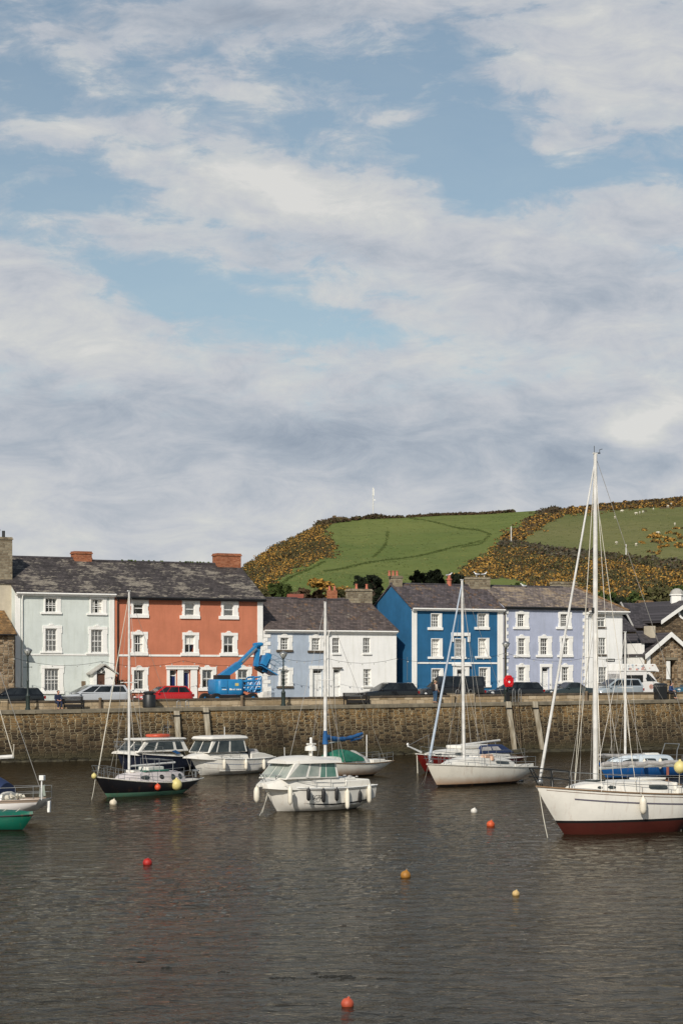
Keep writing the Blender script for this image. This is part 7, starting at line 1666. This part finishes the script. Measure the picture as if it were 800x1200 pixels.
e=MB(); e.tube([(.2,-.1,Z(0)+.1),(.1,-.1,Z(0)+.6)],.03,6); e.quad((.05,-.1,Z(0)+.15),(.35,-.1,Z(0)+.1),(.3,-.05,Z(0)+.5),(.1,-.05,Z(0)+.6)); e.build('stern_flag',PGLASS,b.root,recalc=False)
e=MB()
for _ in range(12): e.ball((X(random.uniform(14,34)),random.uniform(-.5,.5),Z(.1)+.1+random.uniform(0,.15)),random.uniform(.05,.1),6,5,jit=.3)
e.build('coiled_ropes',M['rope'],b.root,smooth=True)
# ===== green dinghy
b=Boat('rowing_dinghy','green dinghy with canvas cover at the left edge, in front of the white boat','dinghy',39,80.6,-62,82.0,1.4,)
b.hull(.6,.5,.52,tw=.8,rake=.45,over=0,draft=.2,zaf=.02,zst=.05,mats=[GREENH,ANTIB,GREENH],full=2.2,rubm=ANTIB)
L=b.L; e=MB(); e.loft([[(t*L,-b.half(t)*.96,b.sheer(t)+.0),(t*L,-b.half(t)*.5,b.sheer(t)+.12),(t*L,0,b.sheer(t)+.2*math.sin(math.pi*t)**.4+.03),(t*L,b.half(t)*.5,b.sheer(t)+.12),(t*L,b.half(t)*.96,b.sheer(t))] for t in [i/14 for i in range(15)]],closed=False,caps=False); e.build('canvas_cover',GREENH,b.root,smooth=True)
b.tubes('lashing',[[(t*L,-b.half(t),b.sheer(t)-.05),((t+.05)*L,0,b.sheer(t)+.24),((t-.05)*L,b.half(t),b.sheer(t)-.05)] for t in (.25,.45,.65,.8)],.012,M['rope'],4)
# ---------------------------------------------------------------- trees behind the houses
M['bark']=pmat('bark',rgb(74,60,48),rgb(50,42,34),rough=.95,bmp=.5)
def tree(px,py_top,py_bot,Y,wpx,label,leaf,name='tree',n=2600,size=.3,group=None,conic=False,sparse=1.0,seed=1):
    rnd=random.Random(seed); top=at(px,py_top,Y).z; base=min(at(px,py_bot,Y).z-1,top-3); bx=at(px,py_bot,Y)
    H=top-base; Wd=wpx/F*Y/2; r=empty(name,(bx.x,Y,base),rnd.uniform(0,6),label,'tree',group)
    e=MB(); e.tube([(0,0,-1),(.1,0,H*.4),(0,.1,H*.8),(0,0,H*.95)],[.28,.22,.12,.03],8)
    tips=[]
    for i in range(16):
        a=rnd.uniform(0,6.28); z=H*rnd.uniform(.3,.8); l=Wd*rnd.uniform(.5,1)*(1 if not conic else (1.15-z/H))
        p=Vector((math.cos(a)*l,math.sin(a)*l,z+rnd.uniform(.2,.18*H))); e.tube([(0,0,z-.3),(p.x*.5,p.y*.5,(z+p.z)/2-.1),tuple(p)],[.1,.06,.02],5); tips.append(p)
    e.build('trunk',M['bark'],r)
    e=MB(); cl=[]
    for i in range(26):
        a=rnd.uniform(0,6.28); z=rnd.uniform(.28,.97); q=(math.sin(min(z,.95)*math.pi*.98)**.6 if not conic else (1.12-z)); l=Wd*q*rnd.uniform(.35,.95)
        cl.append((Vector((math.cos(a)*l,math.sin(a)*l,H*z-.2)),Wd*rnd.uniform(.22,.42)))
    cl+=[(t,Wd*.28) for t in tips]
    for _ in range(int(n*sparse)):
        c,rad=rnd.choice(cl); d=Vector((rnd.gauss(0,1),rnd.gauss(0,1),rnd.gauss(0,1))).normalized()*rad*rnd.uniform(.4,1.05); d.z*=.75; p=c+d
        if p.z>H: continue
        a=Vector((rnd.gauss(0,1),rnd.gauss(0,1),rnd.gauss(0,1))).normalized(); b_=a.orthogonal().normalized(); s_=size*rnd.uniform(.5,1.2)
        e.add([p-a*s_,p-b_*s_*.6,p+a*s_,p+b_*s_*.6],[(0,1,2,3)])
    e.build('crown',leaf,r,recalc=False); return r
G='dark evergreens behind the houses'
for i,(px,pt,w_,lab) in enumerate(((424,675,17,'dark evergreen behind the white house chimney, left one of the close pair'),(438,673,20,'dark evergreen between the white house chimney and the blue house chimney'),(491,668,20,'dark evergreen above the blue house roof, left of three'),(508,666,24,'broad dark evergreen above the middle of the blue house roof'),(533,670,20,'dark evergreen above the blue house roof, just left of the middle mast top'))):
    tree(px,pt,706,215,w_,lab,M['dark_leaf'],'evergreen_tree',3000,.26,G,seed=i+3)
for i,(px,pt,w_,lab,mt,sp) in enumerate(((330,682,26,'round dull green tree at the foot of the green field by the terracotta roof end',M['mid_leaf'],1),(352,688,22,'brown leafless bush tree above the pale blue house roof',M['hedge_brown'],.8),(372,690,22,'low brown tree behind the middle of the slate roof',M['hedge_brown'],.8),(394,690,20,'small brownish tree left of the white house chimney',M['gorse_green'],.9),(312,690,20,'low green bush at the bottom of the gorse slope beside the terracotta roof',M['gorse_green'],1))):
    tree(px,pt,712,235,w_,lab,mt,'bushy_tree',1500,.28,'trees at the foot of the field',sparse=sp,seed=i+40)
for i,(px,py,w_,lab) in enumerate(((700,694,34,'dark green bush tree above the white corner house roof'),(722,698,30,'dark tree above the gap right of the white corner house'),(746,694,30,'dark tree above the hipped slate roof'),(772,682,44,'large dark bare tree on the gorse slope left of the cupola'),(798,686,30,'dark tree on the slope behind the cupola'),(568,684,18,'small green tree behind the right chimney of the blue house'),(604,682,16,'small dark green bush above the lilac roof'))):
    tree(px,py,722,262,w_,lab,M['gorse_green'] if i in(5,3) else M['dark_leaf'] if i%2 else M['mid_leaf'],'scrub_tree',1700,.3,'trees at the foot of the gorse slope',seed=i+70)
# yellow gorse bushes by the houses
for i,(px,py,w_,lab) in enumerate(((392,690,30,'yellow flowering gorse bush above the white house roof, left'),(374,680,26,'yellow flowering gorse bush at the lower edge of the green field'),)):
    p=at(px,py,250); r=empty('gorse_bush',(p.x,p.y,p.z-2),0,lab,'bush','yellow gorse bushes near the roofs'); e=MB()
    for _ in range(9): clump(e,Vector((random.uniform(-1,1)*w_*.04,random.uniform(-1,1),1.2+random.uniform(-.6,.6))),random.uniform(.6,1.2),60,.25,([0,1],[5,2]))
    e.build('foliage',MATS4,r,recalc=False); e=MB(); e.tube([(0,0,-2),(0,0,1)],[.1,.05],5); e.build('trunk',M['bark'],r)
# small houses behind: red chimneys / roofs glimpsed
def back_house(px0,px1,pye,pyr,Y,label,wall,roofm,chim=None):
    a=at(px0,pye,Y); b_=at(px1,pye,Y); rz=at((px0+px1)/2,pyr,Y+3).z; W=b_.x-a.x; base=4; H=a.z-base; RH=rz-base
    r=empty('rear_house',(a.x,Y,base),0,label,'house'); e=MB(); e.box(0,W,0,6,-.5,H); e.add([(0,0,H),(0,6,H),(0,3,RH-.1),(W,0,H),(W,6,H),(W,3,RH-.1)],[(0,1,2),(3,5,4)]); e.build('wall',wall,r)
    e=MB(); e.add([(-.2,-.3,H-.1),(W+.2,-.3,H-.1),(W+.2,3,RH),(-.2,3,RH),(W+.2,6.3,H-.1),(-.2,6.3,H-.1)]+[(-.2,-.3,H+.02),(W+.2,-.3,H+.02),(W+.2,3,RH+.12),(-.2,3,RH+.12),(W+.2,6.3,H+.02),(-.2,6.3,H+.02)],[(0,1,2,3),(3,2,4,5),(6,7,8,9),(9,8,10,11),(0,1,7,6),(4,5,11,10),(1,2,8,7),(2,4,10,8),(0,3,9,6),(3,5,11,9)]); rf=e.build('roof',roofm,r)
    if chim:
        cx=at(chim,pyr,Y+3).x-a.x; e=MB(); e.box(cx-.5,cx+.5,2.6,3.4,RH-.5,RH+.8); c=e.build('chimney',M['brick'],rf)
        for d in (-.25,.25): e=MB(); e.lathe([(.13,0),(.1,.4),(.12,.45),(.0,.45)],8,(cx+d,3,RH+.8)); e.build('chimney_pot',M['pot'],c)
M['redtile']=pmat('red_clay_tiles',rgb(150,78,54),rgb(124,66,50),rough=.85,vs=2)
back_house(338,353,704,697.5,205,'small house with red clay roof just showing above the pale blue house roof',M['cream'],M['redtile'])
back_house(380,402,706,702,200,'rear house whose red chimney shows above the ridge of the two storey houses',M['cream'],M['slateB'],chim=389)
# ---------------------------------------------------------------- hilltop things
def hp(px,py): return hillp(px,py)
p=hp(437,607.6); r=empty('transmitter_mast',tuple(p-Vector((0,0,.5))),0,'slim white transmitter mast standing on the hilltop skyline','mast'); Y=p.y; H=(607.6-570)/F*Y+.5
e=MB(); e.lathe([(.22,0),(.18,H*.6),(.12,H*.99),(0,H)],8); e.build('pole',M['whitealu'],r)
e=MB(); 
for k in range(3): a=k*2.1; e.box(.28*math.cos(a)-.1,.28*math.cos(a)+.1,.28*math.sin(a)-.1,.28*math.sin(a)+.1,H-3.4,H-.6)
e.box(.1,.9,-.08,.08,H-5.2,H-4.9); e.build('antenna',M['trim'],r)
for px,pt,pb,lab in ((598.5,617.5,641,'pale wooden pole standing at the end of the grey hedge on the hill'),(733,636,654,'thin pale pole beside the dark hedge below the sheep field'),(751,706,718,'short thin pole above the hipped slate roof')):
    p=hp(px,min(pb,700)) if pb<700 else at(px,pb,262); Y=p.y; H=(pb-pt)/F*Y
    r=empty('pole',tuple(p),0,lab,'pole'); e=MB(); e.lathe([(.2,-1),(.14,H),(0,H)],7); e.build('post',M['whitealu'],r)
    e=MB(); e.box(-.5,.5,-.06,.06,H*.88,H*.92); e.build('crossarm',M['rustbrown'],r)
p=hp(395,611); r=empty('ruined_hut',tuple(p-Vector((0,0,1))),.2,'small ruined stone hut on the skyline left of the transmitter mast','hut'); e=MB(); e.box(-1.6,1.6,-1.2,1.2,0,3.0); e.box(-1.6,-.6,-1.2,1.2,3.0,3.5); e.build('wall',M['brownstone'],r,bevel=.1); e=MB(); e.box(.2,.7,-1.25,-1.15,1.4,2.2); e.build('window',M['interior'],r)
# sheep
M['wool']=pmat('sheep_wool',rgb(214,208,192),rgb(186,180,160),rough=.95,vs=8,bmp=.6)
def sheep(px,py,lab,rz,first=[None]):
    p=hp(px,py)
    if first[0] is None:
        r=empty('sheep',tuple(p),rz,lab,'sheep','white sheep grazing on the hill field'); e=MB()
        rings=[]
        for x,rw,rh,z in ((-.55,.05,.06,.72),(-.5,.2,.2,.7),(-.3,.29,.3,.68),(0,.31,.33,.66),(.3,.27,.3,.68),(.48,.18,.2,.74),(.62,.12,.13,.8),(.78,.09,.1,.62),(.9,.05,.06,.46),(.95,.02,.02,.42)):
            rings.append([(x,rw*math.cos(a),z+rh*math.sin(a)) for a in [2*math.pi*i/10 for i in range(10)]])
        e.loft(rings)
        for lx in (-.38,.36):
            for ly in (-.14,.14): e.tube([(lx,ly,.55),(lx+.03,ly,.28),(lx,ly,0)],[.08,.045,.04],6)
        e.build('body',M['wool'],r,smooth=True); e=MB()
        for ly in (-1,1): e.ball((.68,ly*.13,.72),.06,6,4,sc=(.6,1.4,.5))
        e.ball((.92,0,.45),.05,6,4); e.build('ears_and_muzzle',M['hair'],r); r.scale=(.95,.95,.95); first[0]=r; return
    c=copy_tree(first[0]); c.location=p; c.rotation_euler.z=rz; c['label']=lab
SH=[(786,592,'rightmost of the pair of sheep high in the field at the right edge'),(782,594.5,'left one of the pair of sheep high in the field near the right edge'),(745,603,'leftmost of the three sheep in a row near the top of the field'),(749,602,'middle of the three sheep in a row near the top of the field'),(753,601,'right one of the three sheep in a row, near the top of the field'),(720,608,'lone sheep nearest the tall mast, to its right'),(790,614,'large lone sheep by the right edge, halfway up the field'),(728,600,'small sheep just under the hilltop hedge right of the tall mast'),(765,597.5,'small sheep under the hilltop hedge, above the row of three'),(770,626,'lone sheep in the lower right part of the field'),(722,637,'sheep near the dark hedge close to the thin pole'),(745,640,'sheep just above the dark hedge right of the thin pole')]
for i,(x,y,l) in enumerate(SH): sheep(x,y,l,random.uniform(0,6))
# loose gorse tufts in the sheep field
e=MB(); 
for (x,y,s_,nn) in ((767,628,1.9,8),(770,634,1.6,6),(785,625,1.0,5),(755,622,1,4),(786,632,1.6,7),(795,640,1.5,7),(775,641,1.2,4),(765,647,1.0,4),(792,618,.8,4),(748,634,.8,3),(800,628,1.2,6)):
    for k in range(nn): clump(e,hp(x+random.uniform(-7,7),y+random.uniform(-2,2)),s_*random.uniform(.4,.9),30,.45,([0,1,2],[5,3,1]))
kind(e.build('gorse_tufts',MATS4,recalc=False),'stuff')
# gulls on the roofs
M['gullwhite']=pmat('gull_white',rgb(235,235,232),rough=.8); M['gullgrey']=pmat('gull_grey',rgb(150,154,160),rough=.8)
def gull(pos,rz,lab,first=[None],group='gulls perched on the roofs'):
    if first[0] is None:
        r=empty('gull',tuple(pos),rz,lab,'gull',group); e=MB(); rings=[]
        for x,rd,z in ((-.27,.01,.2),(-.2,.04,.2),(-.08,.085,.2),(.06,.09,.23),(.14,.06,.3),(.18,.045,.36),(.21,.05,.4),(.26,.035,.4),(.29,.012,.39)): rings.append([(x,rd*math.cos(a),z+rd*math.sin(a)) for a in [2*math.pi*i/8 for i in range(8)]])
        e.loft(rings); e.tube([(0,.03,.15),(0,.03,0)],.012,5); e.tube([(0,-.03,.15),(0,-.03,0)],.012,5); e.build('body',M['gullwhite'],r,smooth=True)
        for s_ in (-1,1): e=MB(); e.ball((-.1,s_*.07,.22),.16,8,6,sc=(1.2,.25,.4)); e.build('wing',M['gullgrey'],r,smooth=True)
        e=MB(); e.tube([(.28,0,.39),(.35,0,.375)],[.014,.004],5); e.build('beak',M['roadpaint'],r); first[0]=r; r.scale=(1,1,1); return
    c=copy_tree(first[0]); c.location=pos; c.rotation_euler.z=rz; c['label']=lab
bh=BLUE
def onq(px,py,v): return q2w(qu(px,v),v,qz(px,py,v))
gull(onq(526,677,bh.v+bh.D/2),.3,'gull on the small pot on the blue house ridge'); gull(onq(558,676,bh.v+bh.D/2-.3),2.6,'left gull on the right chimney of the blue house'); gull(onq(567,676,bh.v+bh.D/2-.3),.5,'right gull on the right chimney of the blue house'); gull(onq(613,689.5,bh.v+bh.D/2),3.0,'gull standing on the lilac house ridge')
# ---------------------------------------------------------------- buoys
def buoy(px,py,rad,c,lab,tilt=0,band=None):
    Y=wY(py+1.0); p=at(px,py,Y); m=pmat('buoy_'+lab.split()[0],c,tuple(x*.6 for x in c[:3])+(1,),rough=.6,vs=4)
    r=empty('mooring_buoy',(p.x,Y,rad*.35),0,lab,'buoy','small mooring buoys on the water'); r.rotation_euler=(tilt,.2,0)
    e=MB(); e.ball((0,0,0),rad,18,12,sc=(1,1,.95)); b_=e.build('float',m,r,smooth=True)
    e=MB(); e.lathe([(rad*.22,rad*.88),(rad*.2,rad*1.12),(rad*.1,rad*1.15),(0,rad*1.15)],8); e.build('neck',m,r,smooth=True)
    e=MB(); e.tube([(rad*.15*math.cos(a),0,rad*1.2+rad*.15*math.sin(a)) for a in [2*math.pi*i/10 for i in range(11)]],rad*.04,5); e.build('ring',M['greymetal'],r)
buoy(173,1012,.145,rgb(176,36,28),'red mooring buoy on open water below the black sailing boat',.4)
buoy(475,1027,.15,rgb(170,118,44),'ochre yellow mooring buoy in the middle of the open water')
buoy(604,1048,.10,rgb(212,180,120),'small cream mooring buoy right of the ochre one')
buoy(574.5,967,.16,rgb(214,92,48),'orange mooring buoy left of the big white yacht')
buoy(555,951,.14,rgb(226,222,212),'white mooring buoy just left of the orange one')
buoy(407,1178,.115,rgb(190,84,56),'salmon red mooring buoy nearest the viewer at the bottom')
buoy(133,941.5,.17,rgb(226,214,190),'white mooring buoy under the bow of the black sailing boat')
buoy(761,971,.17,rgb(224,214,200),'white mooring buoy against the red underwater hull of the big yacht')
# floating weed
e=MB()
for (x,y,w_) in ((330,1146,14),(368,1141,4),(395,1144,16),(408,1146,8),(450,1147,8),(165,1127,5),(195,1134,5),(262,1139,6),(380,1144,10)):
    p=at(x,y,wY(y)); 
    for k in range(int(w_*3)): e.ball((p.x+random.uniform(-1,1)*w_/F*p.y,p.y+random.uniform(-.12,.12),.0),random.uniform(.008,.022),5,4,sc=(2.2,1.4,.6),jit=.3)
kind(e.build('floating_weed',pmat('dark_weed',rgb(30,28,20),rough=.7)),'stuff')
